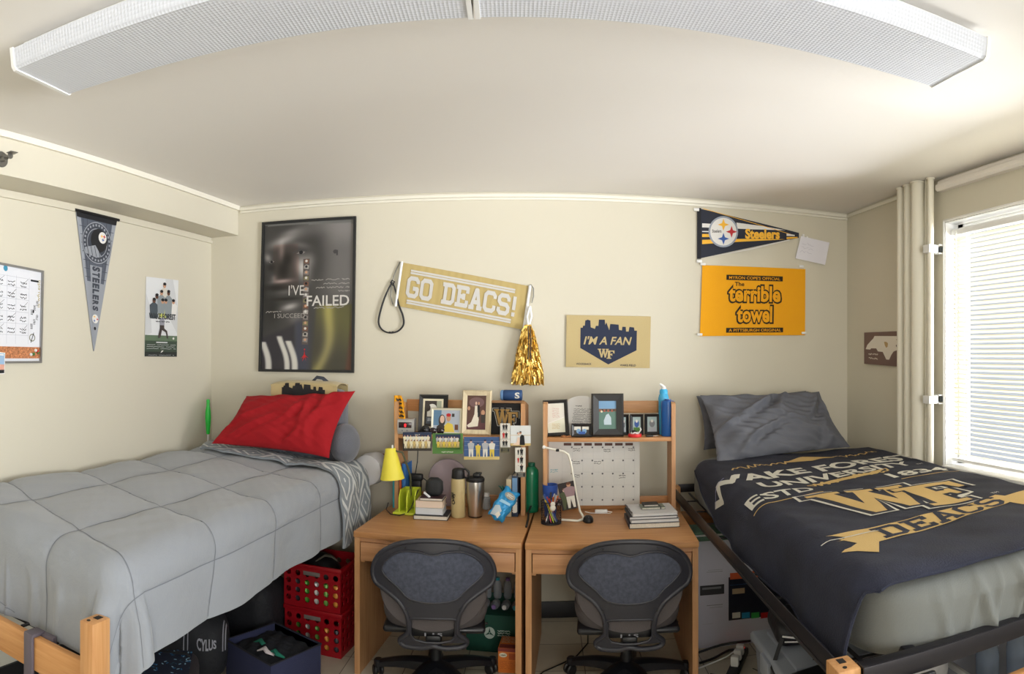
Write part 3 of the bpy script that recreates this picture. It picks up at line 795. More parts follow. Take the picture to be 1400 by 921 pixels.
# --- small state map sign
MP = mat('map_board', (116, 92, 84), .7)
def nc(p):
    p.poly([(.05, .47), (.10, .60), (.22, .74), (.28, .80), (.32, .88), (.96, .86), (.98, .80), (.93, .76), (1, .70), (.99, .64), (.92, .60), (.96, .52), (.99, .48), (.86, .42), (.80, .32), (.74, .18), (.66, .18), (.56, .40), (.42, .41), (.37, .50), (.22, .50), (.19, .46)], mat('map_white', (226, 218, 204), .7), 1)
    p.poly([(.60, .70), (.66, .70), (.71, .66), (.70, .56), (.66, .52), (.62, .60)], mat('map_gold', (182, 152, 104), .7), 2)
    p.scrib(.14, .44, .28, .36, mat('map_white', (226, 218, 204), .7), 1, .018, 3); p.scrib(.15, .42, .15, .23, mat('map_white', (226, 218, 204), .7), 1, .018, 5)
panel('map_sign', wallrect(on_right, (1183.5, 454.5), (1231, 452.5), (1231, 501), (1183.5, 497), .003), .012, MP, nc,
      'small brown square sign with a white state outline left of the pipes', 'sign')
# --- left wall: vertical pennant
PD = mat('pennant_charcoal', (62, 66, 76), .8); PS = mat('pennant_silver', (150, 154, 162), .8)
def vp(p):
    def W(v): return .5 * v                                    # half width at height v
    p.poly([(.5 - .40 * .985, .985), (.5 + .40 * .985, .985), (.5 + .20, .50), (.5 - .20, .50)], mat('pennant_mesh', (86, 92, 104), .8), 1)
    for k in range(8):
        v = .95 - k * .06
        p.line([(.5 - .46 * v, v), (.5 + .46 * v, v)], .004, PD, 2)
    for k in (-.34, -.24, .24, .34): p.line([(.5 + k, .96), (.5 + k * .62, .60)], .004, PD, 2)
    p.poly([(.5 - .145, .62), (.5 + .145, .62), (.515, .06), (.485, .06)], PS, 3)
    p.poly([(0, 1), (1, 1), (.975, .95), (.025, .95)], INK, 3)
    cu, cv = .51, .79
    p.ell(cu, cv, .155 / p.asp, .155, PD, 4, 30); p.ring(cu, cv, .152, .008, PS, 5); p.ring(cu, cv, .105, .006, PS, 5)
    for k in range(26):
        a = 2 * PI * k / 26
        if abs(math.cos(a)) < .12: continue
        p.rect(cu + .128 * math.cos(a) / p.asp - .018, cu + .128 * math.cos(a) / p.asp + .018, cv + .128 * math.sin(a) - .008, cv + .128 * math.sin(a) + .008, PS, 6)
    p.ell(cu + .04, cv + .02, .085 / p.asp, .085, INK, 7, 24); p.poly([(cu - .30, cv - .05), (cu - .05, cv - .02), (cu + .1, cv - .09), (cu - .02, cv - .11), (cu - .28, cv - .09)], PS, 8)
    for k in range(4): p.line([(cu - .25 + k * .09, cv - .03), (cu - .20 + k * .09, cv - .10)], .005, INK, 9)
    p.ell(cu + .12, cv + .045, .042 / p.asp, .042, SW, 9, 16); star4(p, cu + .16, cv + .055, .018, RED, 10); star4(p, cu + .10, cv + .055, .016, SY, 10); star4(p, cu + .13, cv + .03, .016, BLUE, 10)
    body = 'STEELERS'
    for k, ch in enumerate(body):
        v1 = .615 - k * .041; hw = .095 - k * .004
        vs, fs = text_geo(ch, .06)
        p.raw([(.5 - hw + 2 * hw * y, v1 - x * .034) for x, y in vs], fs, PD, 5)
    p.ell(.5, .235, .032 / p.asp, .032, SW, 6, 18); star4(p, .55, .235, .013, RED, 7); star4(p, .48, .25, .013, SY, 7); star4(p, .48, .22, .013, BLUE, 7)
    p.ell(.5, .165, .012 / p.asp, .012, INK, 6, 12)
cs = wallrect(on_left, (103, 286), (159.5, 299.5), (159.5, 487), (103, 474), .004)
def sh(p): return p
mpv, aspv = quad_map(*cs)
tip = (on_left(128.5, 475, .004) - cs[3]).dot((cs[2] - cs[3]).normalized()) / (cs[2] - cs[3]).length
t = thing('long_pennant', 'narrow dark hanging pennant with a round helmet emblem on the left wall', 'pennant', tuple(mpv(tip, 0, 0)))
b = MB(); b.use(PS)
skew = lambda u, v, o=0.0: mpv(tip + (u - tip) * 1.0 if False else (u - .5) * 1.0 + .5 + (tip - .5) * (1 - v), v, o + .003)
ol = [(.492, 0), (.508, 0), (1, 1), (0, 1)]
fr_, bk_ = [skew(u, v) for u, v in ol], [skew(u, v, -.003) for u, v in ol]
b.add(fr_ + bk_, [[0, 1, 2, 3], [7, 6, 5, 4]] + [[i, i + 4, (i + 1) % 4 + 4, (i + 1) % 4] for i in range(4)])
vp(Print(b, skew, aspv)); b.build('felt', None, t, world=True)
q = MB(); q.tube([skew(-.03, .993, .006), skew(1.03, .993, .006)], .008, 8); q.build('top_rod', BLACK, t, world=True)
# --- soccer poster on left wall
SP = mat('sports_poster_pale', (206, 208, 210), .5)
def soc(p):
    p.rect(0, 1, 0, 1, mat('sports_poster_white', (222, 224, 226), .5), 1)
    p.poly([(.58, 1), (.82, 1), (1, .62), (1, .30), (.66, .55)], SP, 2); p.poly([(0, .80), (.14, .62), (.20, .30), (0, .26)], SP, 2)
    p.rect(0, 1, 0, .27, mat('pitch_a', (96, 116, 92), .6), 2); p.rect(0, 1, 0, .20, mat('pitch_b', (58, 74, 60), .6), 3); p.rect(0, 1, 0, .06, mat('pitch_c', (36, 42, 40), .6), 4)
    G2 = mat('kit_grey', (140, 148, 152), .6)
    for cu, v0, h, bd, sk in ((.55, .62, .33, mat('kit_pale', (210, 206, 196), .6), SKIN), (.46, .55, .30, G2, SKIN), (.68, .52, .34, G2, BROWN), (.32, .50, .30, mat('kit_grey2', (172, 180, 186), .6), BROWN), (.24, .48, .26, mat('kit_dark', (74, 84, 92), .6), BROWN), (.60, .50, .24, mat('kit_green', (126, 150, 110), .6), SKIN), (.50, .48, .26, mat('kit_yellow', (206, 210, 110), .6), SKIN), (.84, .52, .22, SW, SKIN)):
        p.poly([(cu - .10, v0), (cu + .10, v0), (cu + .13, v0 + h * .65), (cu + .04, v0 + h * .78), (cu - .04, v0 + h * .78), (cu - .13, v0 + h * .65)], bd, 5); p.ell(cu, v0 + h * .88, .048, .034, sk, 6, 12); p.ell(cu, v0 + h * .94, .05, .02, INK, 7, 10)
    p.poly([(.43, .44), (.56, .44), (.57, .36), (.66, .33), (.70, .24), (.66, .23), (.62, .31), (.50, .34), (.46, .25), (.40, .23), (.38, .25), (.43, .36)], mat('leg_dark', (70, 62, 60), .6), 6); p.poly([(.43, .50), (.57, .50), (.57, .40), (.43, .40)], mat('shorts', (150, 150, 160), .6), 7)
    p.ell(.87, .235, .03, .015, SW, 6, 12)
    p.text('WAKE FOREST', .09, .92, .475, .55, mat('poster_letter', (52, 56, 62), .6), 9, .03); p.scrib(.30, .72, .435, .455, mat('poster_letter', (52, 56, 62), .6), 1, .007, 8, 9)
    p.rect(.33, .68, .172, .188, SP, 6)
    for v in (.15, .125, .10): p.scrib(.05, .95, v - .006, v + .006, SP, 1, .004, int(v * 999), 6)
    p.poly([(.47, .045), (.53, .06), (.56, .08), (.50, .075)], SW, 6); p.scrib(.1, .9, .012, .024, SP, 1, .003, 3, 6)
panel('sports_poster', wallrect(on_left, (199.5, 378), (243.5, 383), (241, 487.5), (197, 487), .003), .002, PAPER, soc,
      'narrow team sports poster with green pitch at the bottom on the left wall', 'poster')
# --- whiteboard calendar
WBm = mat('whiteboard', (222, 224, 230), .25); CORK = mat('cork', (176, 116, 78), .9, var=(120, .25))
cs = [on_left(-40, 352, .003), on_left(57, 370.5, .003), on_left(54, 496, .003), on_left(-40, 497, .003)]
mpw, aspw = quad_map(*cs)
t = thing('calendar_whiteboard', 'written-on whiteboard calendar with a cork strip at the photo left edge', 'whiteboard', tuple(mpw(.5, 0)))
q = MB(); ringbox(q, mpw, aspw, .022, .020); q.build('frame', mat('alu_frame', (150, 150, 150), .35, metal=.7), t, world=True)
q = MB(); q.use(WBm); q.grid(lambda u, v: mpw(.01 + .98 * u, .02 + .96 * v, .008), 1, 1, .006)
p = Print(q, lambda u, v, o=0: mpw(u, v, .008 + o), aspw)
LG = mat('ink_grid', (160, 165, 176), .6)
for u in (.12, .30, .48, .61, .80): p.line([(u, .20), (u, .90)], .002, LG, 1)
for v in (.29, .41, .53, .66, .78, .885): p.line([(.02, v), (.80, v)], .002, LG, 1)
for i in range(4):
    for j in range(5):
        p.scrib(.13 + i * .18, .25 + i * .17, .30 + j * .12, .37 + j * .12, INK, 2, .005, i * 7 + j, 2)
        if (i + j) % 2: p.line([(.16 + i * .18, .33 + j * .12), (.27 + i * .17, .40 + j * .12)], .0025, INK, 2)
p.rect(.82, .94, .865, .885, INK, 2)
vs, fs = text_geo('is.wfu.edu', .0)
p.raw([(.93 + .045 * (1 - y), .60 + .30 * (1 - x) * 1.0) if False else (.965 - .045 * y, .60 + .29 * x) for x, y in vs], fs, mat('gold_ink', (176, 160, 90), .6), 2)
for k in range(6): p.scrib(.83 + (k % 3) * .04, .86 + (k % 3) * .04, .36 + k * .05, .42 + k * .05, INK, 4, .004, k + 40, 2)
p.ell(.87, .55, .012, .02, INK, 2, 8); p.ring(.86, .27, .04, .008, mat('olive_ink', (110, 110, 70), .6), 2); p.line([(.84, .22), (.88, .32)], .008, INK, 3)
p.ell(.455, .955, .03, .03 * 1, mat('ink_teal', (60, 140, 170), .6), 2, 16)
q.build('board', None, t, world=True)
q = MB(); q.use(CORK); q.grid(lambda u, v: mpw(.02 + .955 * u, .05 + .12 * v, .012), 1, 1, .004); q.build('cork_strip', CORK, t, world=True)
for u, c in ((.83, SW), (.87, GRN), (.90, SW), (.93, RED), (.94, GRN)):
    q = MB(); c0 = mpw(u, .11 + .03 * math.sin(u * 50), .018); q.ball(c0, .008, n=8, m=6); q.build('push_pin', c, t, world=True)
panel('photo_card', wallrect(on_left, (-14, 480), (7, 482), (6, 511), (-14, 512), .028), .001, PAPER, lambda p: [p.rect(.04, .96, .04, .96, mat('card_sky', (150, 180, 210), .6), 1), p.rect(.04, .96, .04, .45, mat('card_sunset', (214, 160, 140), .6), 2), p.rect(.04, .96, .04, .2, INK, 3), p.rect(.1, .9, .86, .92, SW, 2)],
      'small sky photo card stuck under the whiteboard at the photo left edge', 'photo card')
# --- sprinkler on soffit
so = lambda px, py, off=0: hit(px, py, WP + WN * (.2 + off), WN)
c = so(1, 218)
t = thing('sprinkler_head', 'small grey metal sprinkler on the soffit at the photo left edge', 'sprinkler', tuple(c))
a = math.atan2(WN.y, WN.x)
GM = mat('sprinkler_metal', (130, 128, 122), .4, metal=.8)
def spr(q):
    q.T = Matrix.Rotation(a, 4, 'Z')
    q.cyl((0.001, 0, 0), .035, .008, 20, 'x', .002); q.cyl((.008, 0, 0), .014, .03, 14, 'x')
part('escutcheon', t, GM, spr)
def spr2(q):
    q.T = Matrix.Rotation(a, 4, 'Z')
    q.tube([(.035, -.012, 0), (.05, -.016, 0), (.07, 0, 0), (.05, .016, 0), (.035, .012, 0)], .003, 6); q.box(.066, .10, -.02, .02, .008, .012, .002); q.cyl((.068, 0, 0), .014, .003, 14, 'x')
part('deflector', t, GM, spr2)

# ================================================================== beds
SHEETG = mat('comforter_grey', (142, 146, 152), .85, bump=(90, .12), sheen=.25)
LIN_A, LIN_B = mat('lining_grey', (136, 142, 148), .85), mat('lining_white', (200, 202, 202), .85)
MATW = mat('mattress_white', (214, 214, 214), .8, bump=(120, .1))
def wood_post(par, x0, x1, y0, y1, z0, z1):
    def f(q):
        q.box(x0, x1, y0, y1, z0, z1 - .001, .004)
    o = part('post', par, PINEV, f)
    cx, cy = (x0 + x1) / 2, (y0 + y1) / 2
    b = MB(); b.use(mat('slot_dark', (28, 22, 18), .8)).box(cx - .010, cx + .010, cy + .001, cy + .026, z1 - .012, z1, 0); b.cyl((cx - .006, cy - .022, z1 - .008), .006, .0085, 10)
    b.build('slot', None, o)
    return o
# -- left bed
Lr = R_(-7.6)
lb = thing('bed', 'wooden framed bed along the left wall holding the grey quilted comforter', 'bed', (-1.16, 1.52, 0), Lr)
for x0 in (-.055, -1.10):
    for y0 in (0, 2.20): wood_post(lb, x0, x0 + .055, y0, y0 + .078, 0, .80 if y0 == 0 else .95)
part('end_board', lb, PINE, lambda q: q.box(-1.045, -.055, .022, .050, .55, .66, .004))
part('end_board', lb, PINE, lambda q: q.box(-1.045, -.055, .022, .050, .18, .29, .004))
part('head_board', lb, PINE, lambda q: q.box(-1.045, -.055, 2.225, 2.255, .55, .90, .004))
for x in (-.045, -1.085): part('side_rail', lb, DMETAL, lambda q: [q.box(x, x + .004, .078, 2.20, .62, .70), q.box(x - (.035 if x < -.5 else 0) if False else x, x + .035 if x < -.5 else x + .004, .078, 2.20, .62, .625)])
def deck(q):
    for k in range(9): q.box(-1.045, -.05, .12 + k * .25, .15 + k * .25, .628, .636)
    for k in range(6): q.box(-.98 + k * .18, -.965 + k * .18, .08, 2.2, .637, .642)
part('spring_deck', lb, DMETAL, deck)
part('rail_clamp', lb, mat('clamp_grey', (92, 84, 92), .5), lambda q: [q.box(-.335, -.290, .006, .020, .44, .672, .006), q.box(-.335, -.29, .008, .066, .661, .674, .004), q.box(-.335, -.29, .052, .066, .60, .672, .004), q.box(-.315, -.24, .052, .075, .60, .668, .004)], label='grey plastic clamp over the end board')
lm = MB(); lm.box(-1.05, -.03, .19, 2.19, .645, .90, .05, 4)
mattress = lm.build('mattress', MATW, None)
# (placed in the bed's frame)
mattress.matrix_basis = Matrix.LocRotScale(Vector((-1.16, 1.52, 0)), Euler((0, 0, Lr)), None) @ mattress.matrix_basis
mattress['label'] = 'white mattress of the left bed, its head end bare beside the desk'; mattress['category'] = 'mattress'

def drop(e, r):
    """arc length past an edge -> (outwards, down)"""
    if e <= 0: return e, 0.0
    q = PI * r / 2
    if e < q: return r * math.sin(e / r), r * (1 - math.cos(e / r))
    return r, r + (e - q)
def vn(x, y, s=0):
    return math.sin(x * 3.1 + y * 1.7 + s) * .5 + math.sin(x * 5.3 - y * 4.1 + 1.3 * s) * .3 + math.sin(x * 9.7 + y * 11.3 + s * 2.1) * .2
XA, XB, YA, YBk = -1.04, .01, .115, 2.12      # comforter: inner edge (wall), outer edge, foot edge, head edge
def comf(x, y, off=0.0):
    """x,y unfolded on the bed; beyond XB hangs down the side, below YA hangs over the foot"""
    r = .095
    ex, ey = x - (XB - .09), (YA + .09) - y
    qx, qy = max(ex, 0), max(ey, 0)
    e = math.hypot(qx, qy)
    z0 = .955
    if e > 0:
        out, dn = drop(e, r)
        dx, dy = qx / e * out, qy / e * out
        hang = max(0, dn - r)
        al = y if qx > qy else x
        rip = (math.sin(al * 8 + 1.5) * .014 + math.sin(al * 19 + .6) * .006 + (.010 * max(0, math.sin(al * 42)) ** 2 if qy > qx and x > -.55 else 0)) * min(1, hang / .10)
        if qx > 0 and qy > 0: rip += .030 * math.sin(5 * math.atan2(qy, qx) + 1.0) * min(1, hang / .1)
        rip += hang * (.10 if qx > qy else .06)
        dx += qx / e * rip; dy += qy / e * rip
        X = min(x, XB - .09) + dx; Y = max(y, YA + .09) - dy; Z = z0 - dn
    else: X, Y, Z = x, y, z0
    # quilting: soft pillows between skewed stitch lines
    u = (x - .083) / .42; v = (y + .30 * x - .17) / .47
    pu = abs(math.sin(PI * u)); pv = abs(math.sin(PI * v))
    puff = .022 * min(1, pu ** .45) * min(1, pv ** .45) + .010 * vn(x * 1.5, y * 1.5, .4) + .0025 * vn(x * 9, y * 7, 3)
    if e > 0:
        k = min(1, e / (PI * r / 2)); a = k * PI / 2
        X += qx / e * math.sin(a) * (puff * (.75 - .2 * k) + off); Y -= qy / e * math.sin(a) * (puff * (.75 - .2 * k) + off); Z += math.cos(a) * (puff + off)
    else: Z += puff + off
    # higher towards the wall
    Z += .045 * min(1, max(0, (-.2 - x) / .7)) * (1 if e == 0 else max(0, 1 - e * 5)) 
    return (X, Y, Z)
XH, YH = .36, .37                                # how far it hangs at the side and at the foot
def comf_g(u, v):
    x = XA + (XB - .09 + XH - XA) * u
    y = (YA + .09 - YH) + (YBk - (YA + .09 - YH)) * v
    return comf(x, y)
cf = thing('comforter', 'light grey quilted comforter spread over the left bed', 'comforter', (-1.16, 1.52, 0), Lr)
def quilt(q):
    q.use(SHEETG); q.grid(comf_g, 190, 260, .010)
    p = Print(q, lambda x, y, o=0: comf(x, y, .0022), 1.0, (.0125, .0125)); p.clip = False
    ST = mat('stitch_grey', (116, 120, 128), .9)
    for k in range(-2, 2):
        x = .083 + .42 * k; x += 0
        if x < XB - .09 + XH: p.line([(x, YA + .09 - YH + .01), (x, YBk - .01)], .0035, ST, 1)
    for k in range(-2, 6):
        pts = [(x, .17 + .47 * k - .30 * x) for x in (XA + .01, XB - .09 + XH - .01)]
        (xa, ya), (xb, yb) = pts; lo = YA + .10 - YH; hi = YBk - .01
        f = [t / 40 for t in range(41) if lo < ya + (yb - ya) * t / 40 < hi]
        if len(f) > 1: p.line([(xa + (xb - xa) * f[0], ya + (yb - ya) * f[0]), (xa + (xb - xa) * f[-1], ya + (yb - ya) * f[-1])], .0035, ST, 1)
part('quilt', cf, None, quilt, sharp=80)
# lining folded back at the head
def lin_map(u, v, off=0.0):
    x = XA + .10 + (XB - .09 + XH + .03 - XA - .10) * u
    bend = .24 * max(0, (x + .25)) ** 1.3 / .5
    y0 = 1.86 - .42 * max(0, x + .15) - .02 * vn(x * 3, 1) ; y1 = 2.17 - .10 * max(0, x)
    y = y0 + (y1 - y0) * v
    lift = .020 + .012 * math.sin(PI * min(1, v * 1.5)) + .008 * (1 + vn(x * 4, y * 3, 2))
    return comf(x, y, lift + off)
lb_ = MB(); lb_.use(LIN_A); lb_.grid(lambda u, v: lin_map(u, v), 120, 20, .012)
pr = Print(lb_, lin_map, 3.3, (1 / 60, 1 / 10), .0016)
for i in range(9):
    for j in range(3):
        cu, cv = (i + .5) / 8.5, .12 + j * .46
        if i % 2: cv -= .23
        for s, in ((.205,), (.115,)):
            a, b_ = s / 1.95, s * 1.12
            pr.line([(cu - a, cv), (cu, cv + b_), (cu + a, cv), (cu, cv - b_), (cu - a, cv)], .026, LIN_B, 1)
        pr.rect(cu - .006, cu + .006, cv - .018, cv + .018, LIN_B, 1)
lb_.build('turned_back_lining', None, cf, label='white diamond patterned lining turned back', sharp=80)

def pillow(name, label, cat, tl, tr, br, bl, th, m, wr=.010, seed=0, corner=.05, back=None):
    """soft pillow between four world corners; th = half thickness"""
    tl, tr, br, bl = map(Vector, (tl, tr, br, bl)); n = (tr - bl).cross(tl - bl).normalized()
    def P(u, v, s):
        # edges bow inwards a little, corners stay pointed
        uu, vv = 2 * u - 1, 2 * v - 1
        bow = corner
        a = u + bow * (-uu) * (1 - vv * vv) * .6; b = v + bow * (-vv) * (1 - uu * uu) * .8
        p = (bl * (1 - a) + br * a) * (1 - b) + (tl * (1 - a) + tr * a) * b
        t = th * (max(0, 1 - abs(uu) ** 2.6)) ** .55 * (max(0, 1 - abs(vv) ** 2.6)) ** .55
        fold = 0
        for k in range(7):
            aa = seed * 1.7 + k * 2.4; cx_, cy_ = .5 + .38 * math.sin(aa * 3.1), .5 + .38 * math.cos(aa * 2.3); an = aa * 1.3
            dd = (u - cx_) * math.cos(an) + (v - cy_) * math.sin(an) + .10 * math.sin(4 * ((v - cy_) * math.cos(an) - (u - cx_) * math.sin(an)) + k); ll = (v - cy_) * math.cos(an) - (u - cx_) * math.sin(an)
            fold += math.exp(-(dd / .032) ** 2 - (ll / .30) ** 2) - .6 * math.exp(-((dd - .06) / .04) ** 2 - (ll / .30) ** 2)
        w = (.8 * vn(u * 4, v * 5, seed) + 1.25 * fold) * wr * min(1, t / th * 1.6)
        w += .5 * wr * math.sin(26 * u + 9 * v * v + seed) * max(0, 1 - 3 * min(u, 1 - u, v, 1 - v)) * min(1, t / th * 3)
        return p + n * (s * t + (w if s > 0 else 0))
    b = MB()
    b.grid(lambda u, v: P(u, v, 1), 110, 80)
    b.grid(lambda u, v: P(1 - u, v, -1), 40, 30)
    return b.build(name, m, label=label, cat=cat, sharp=80)
REDC = mat('red_pillowcase', (156, 3, 18), .9, bump=(140, .15))
PGRY = mat('pillow_grey', (96, 98, 106), .9, bump=(140, .15))
def by(px, py, y): return hit(px, py, (0, y, 0), (0, 1, 0))
pillow('red_pillow', 'crumpled red pillow leaning against the backrest on the left bed', 'pillow', by(337, 541, 3.70), by(486, 534, 3.62), by(450, 626, 3.42), by(289, 606, 3.46), .085, REDC, .012, 1.3, .07)
# reading backrest pillow with arms, strap handle on top
bk = thing('backrest_pillow', 'grey reading backrest pillow with arms behind the red pillow', 'pillow', (-1.17, 3.68, .97), R_(-7.6))
CHG = mat('charcoal_plush', (96, 98, 106), .95, bump=(160, .3), sheen=.4)
def soft(q, x0, x1, y0, y1, z0, z1, r, puff=.02):
    q.box(x0, x1, y0, y1, z0, z1, r, 6)
part('back_cushion', bk, CHG, lambda q: soft(q, -.29, .19, -.02, .13, 0, .43, .06))
for s, ln in ((-1, .30), (1, .30)):
    part('arm', bk, CHG, lambda q: [q.ball((s * .235 - .02, -.03, .12), .105, (.8, 1.1, 1.1), 24, 16)])
def strap(q):
    pts = [(-.01, .05, .43), (-.02, .03, .475), (.01, .02, .50), (.05, .02, .495), (.09, .03, .46), (.105, .05, .43)]
    q.tube(pts, .011, 8, flat=.35)
part('handle', bk, mat('strap_dark', (62, 66, 76), .8), strap, label='dark strap handle')
# towel draped over the backrest
def tw(u, v):
    x = -.275 + .44 * u; z = .475 - .02 * abs(2 * u - 1) ** 4; 
    s = v * .42
    if s < .18: return (x, -.033 - .002 * vn(u * 5, v * 4), .28 + s)
    if s < .34: a = (s - .18) / .16 * PI; return (x, .05 - .083 * math.cos(a), .458 + .022 * math.sin(a) - .015 * abs(2 * u - 1) ** 5)
    return (x, .138, .458 - (s - .34))
q = MB(); q.use(FANT); q.grid(tw, 30, 60, .004)
pr = Print(q, lambda u, v, o=0: Vector(tw(u, v)) + Vector((0, -1, .3)).normalized() * o, 1.3, (1 / 30, 1 / 60), .001)
pr.poly([(.17 + (a - .165) * .98, .10 + (b - .3) * .60) if b > .5 else (.17 + (a - .165) * .98, 0.02) for a, b in SKY[:-3]] + [(.83, .02), (.17, .02)], INK, 2)
tb = q.build('draped_towel', None, label='tan towel with black skyline print draped over the backrest pillow', cat='towel', sharp=60)
tb.matrix_basis = bk.matrix_basis @ tb.matrix_basis
# green handled duster standing in the corner
t = thing('duster', 'bright green handled duster standing between the bed and the left corner', 'duster', tuple(by(284.5, 600, 3.78)))
part('shaft', t, WHITEP, lambda q: q.tube([(0, 0, -.30), (0, 0, .045)], .006, 8))
part('grip', t, mat('lime_green', (30, 190, 60), .35), lambda q: q.lathe([(.004, .03), (.012, .035), (.016, .09), (.020, .14), (.018, .18), (.011, .22), (.012, .255), (.009, .262), (.0, .262)], (0, 0, 0), 14))
# white bundle & maroon bundle at the bed head by the desk
t = by(508, 640, 3.74)
q = MB(); q.T = Matrix.Translation(t) @ Matrix.Rotation(R_(-10), 4, 'Z'); q.lathe([(0, -.09), (.070, -.088), (.088, -.075), (.095, 0), (.088, .075), (.07, .088), (.062, .086), (.05, .088), (0, .088)], (0, 0, 0), 28, 'y')
q.build('rolled_pad', clear('cloudy_plastic', (216, 216, 220), .25, .35), label='cloudy white round tub lying on its side between the left bed and desk', cat='tub')
q = MB(); t = by(522, 633, 3.84); q.T = Matrix.Translation(t); q.ball((0, 0, 0), .055, (.9, .8, 1.1)); q.ball((.01, 0, -.05), .05, (.9, .8, 1.0))
q.build('maroon_cap', mat('maroon', (104, 18, 40), .8), label='maroon cloth cap wedged behind the white tub by the left desk', cat='cap')

# -- right bed
Rr = R_(-3.9)
RL = Vector((.81, 1.42, 0))
rb = thing('bed', 'black metal railed bed with wooden posts by the window', 'bed', tuple(RL), Rr)
for x0 in (0, 1.17):
    for y0 in (0, 2.38):
        wood_post(rb, x0 - .02, x0 + .045, y0, y0 + .08, 0, .80)
def rail(q, x0, x1, y0, y1, z0, z1):
    q.box(x0, x1, y0, y1, z0, z1, .002)
part('side_rail', rb, DMETAL, lambda q: [rail(q, .002, .006, .075, 2.38, .735, .800), rail(q, .006, .036, .075, 2.38, .735, .740), rail(q, -.002, .002, .08, 2.38, .745, .751)])
part('side_rail', rb, DMETAL, lambda q: [rail(q, 1.18, 1.184, .075, 2.38, .735, .800), rail(q, 1.15, 1.18, .075, 2.38, .735, .740)])
part('foot_rail', rb, DMETAL, lambda q: [rail(q, .046, 1.15, -.012, -.006, .750, .802), rail(q, .046, 1.15, -.006, .028, .796, .802)])
part('head_rail', rb, DMETAL, lambda q: [rail(q, .046, 1.15, 2.46, 2.466, .75, .80)])
part('end_board', rb, PINE, lambda q: q.box(.046, 1.15, -.006, .022, .50, .635, .004))
part('head_board', rb, PINE, lambda q: q.box(.046, 1.15, 2.42, 2.45, .50, .635, .004))
for x in (.20, .42, .64, .86): part('mattress_bracket', rb, DMETAL, lambda q: q.box(x, x + .035, .02, .12, .775, .795, .004))
def deck2(q):
    for k in range(9): q.box(.03, 1.16, .14 + k * .26, .155 + k * .26, .742, .748)
    for k in range(7): q.box(.10 + k * .16, .112 + k * .16, .03, 2.42, .749, .754)
part('spring_deck', rb, DMETAL, deck2)
part('caution_tag', rb, BLACK, lambda q: q.box(.155, .26, -.03, -.013, .66, .75, .01))
SHG = mat('fitted_sheet_grey', (110, 112, 108), .85, bump=(200, .15), sheen=.15)
ML = (.085, 1.215, .05, 2.40)
def bedsurf(x, y, off=0.0):
    """unfolded top of the right mattress: left side and foot hang"""
    r = .075
    z0 = .992
    ex, ey = (ML[0] + r) - x, (ML[2] + r) - y
    qx, qy = max(ex, 0), max(ey, 0); e = math.hypot(qx, qy)
    X, Y, Z = max(x, ML[0] + r), max(y, ML[2] + r), z0 + .006 * vn(x, y, 2)
    if e > 0:
        out, dn = drop(e, r); a = min(1, e / (PI * r / 2)) * PI / 2
        X -= qx / e * (out + math.sin(a) * off); Y -= qy / e * (out + math.sin(a) * off); Z += -dn + math.cos(a) * off
    else: Z += off
    return X, Y, Z, e, qx, qy
def mattress_fn(q):
    # fitted sheet over the mattress: rounded box with creases gathered on the foot end
    n, m_ = 150, 26
    cx, cy = (ML[0] + ML[1]) / 2, (ML[2] + ML[3]) / 2; hx, hy = (ML[1] - ML[0]) / 2, (ML[3] - ML[2]) / 2
    def ring(u, v):
        # v: 0 bottom inside, 1 top centre
        a = 2 * PI * u; ca, sa = math.cos(a), math.sin(a)
        p = 9.0; k = (abs(ca) ** p + abs(sa) ** p) ** (-1 / p)
        x, y = ca * k, sa * k
        if v < .12: s = .80 + .17 * v / .12; z = .752
        elif v < .6:
            t = (v - .12) / .48; s = .97 + .03 * math.sin(PI / 2 * min(1, t * 2.5)); z = .752 + .170 * t
        elif v < .75:
            t = (v - .6) / .15 * PI / 2; s = 1 - .13 * (1 - math.cos(t)); z = .922 + .068 * math.sin(t)
        else: s = .87 * (1 - (v - .75) / .25); z = .990
        X, Y = cx + x * hx * s, cy + y * hy * s
        side = max(0, min(1, 2 * (1 - abs(v - .38) / .34)))
        foot = 1 if sa < -.5 else 0
        if .05 < v < .72:
            g = side
            fo = max(0, -sa) ** 6
            crease = (max(0, math.sin(x * 24 + v * 4 + 1)) ** 4 * .024 + max(0, math.sin(x * 41 + 2 - v * 7)) ** 4 * .014) * min(1, max(.15, (x + .75) * 4))
            Y -= fo * g * crease; X += (1 - fo) * g * .006 * math.sin(y * 21)
            Y -= fo * g * .035; 
        # corner tuck: the sheet pulls under at the outer foot corner
        return (X, Y, z + (.006 * vn(X, Y, 2) if v > .7 else 0))
    q.grid(ring, 420, 60)
rm = thing('mattress', 'mattress in a light grey fitted sheet under the dark blanket on the right bed', 'mattress', tuple(RL), Rr)
part('fitted_sheet', rm, SHG, mattress_fn, sharp=80)

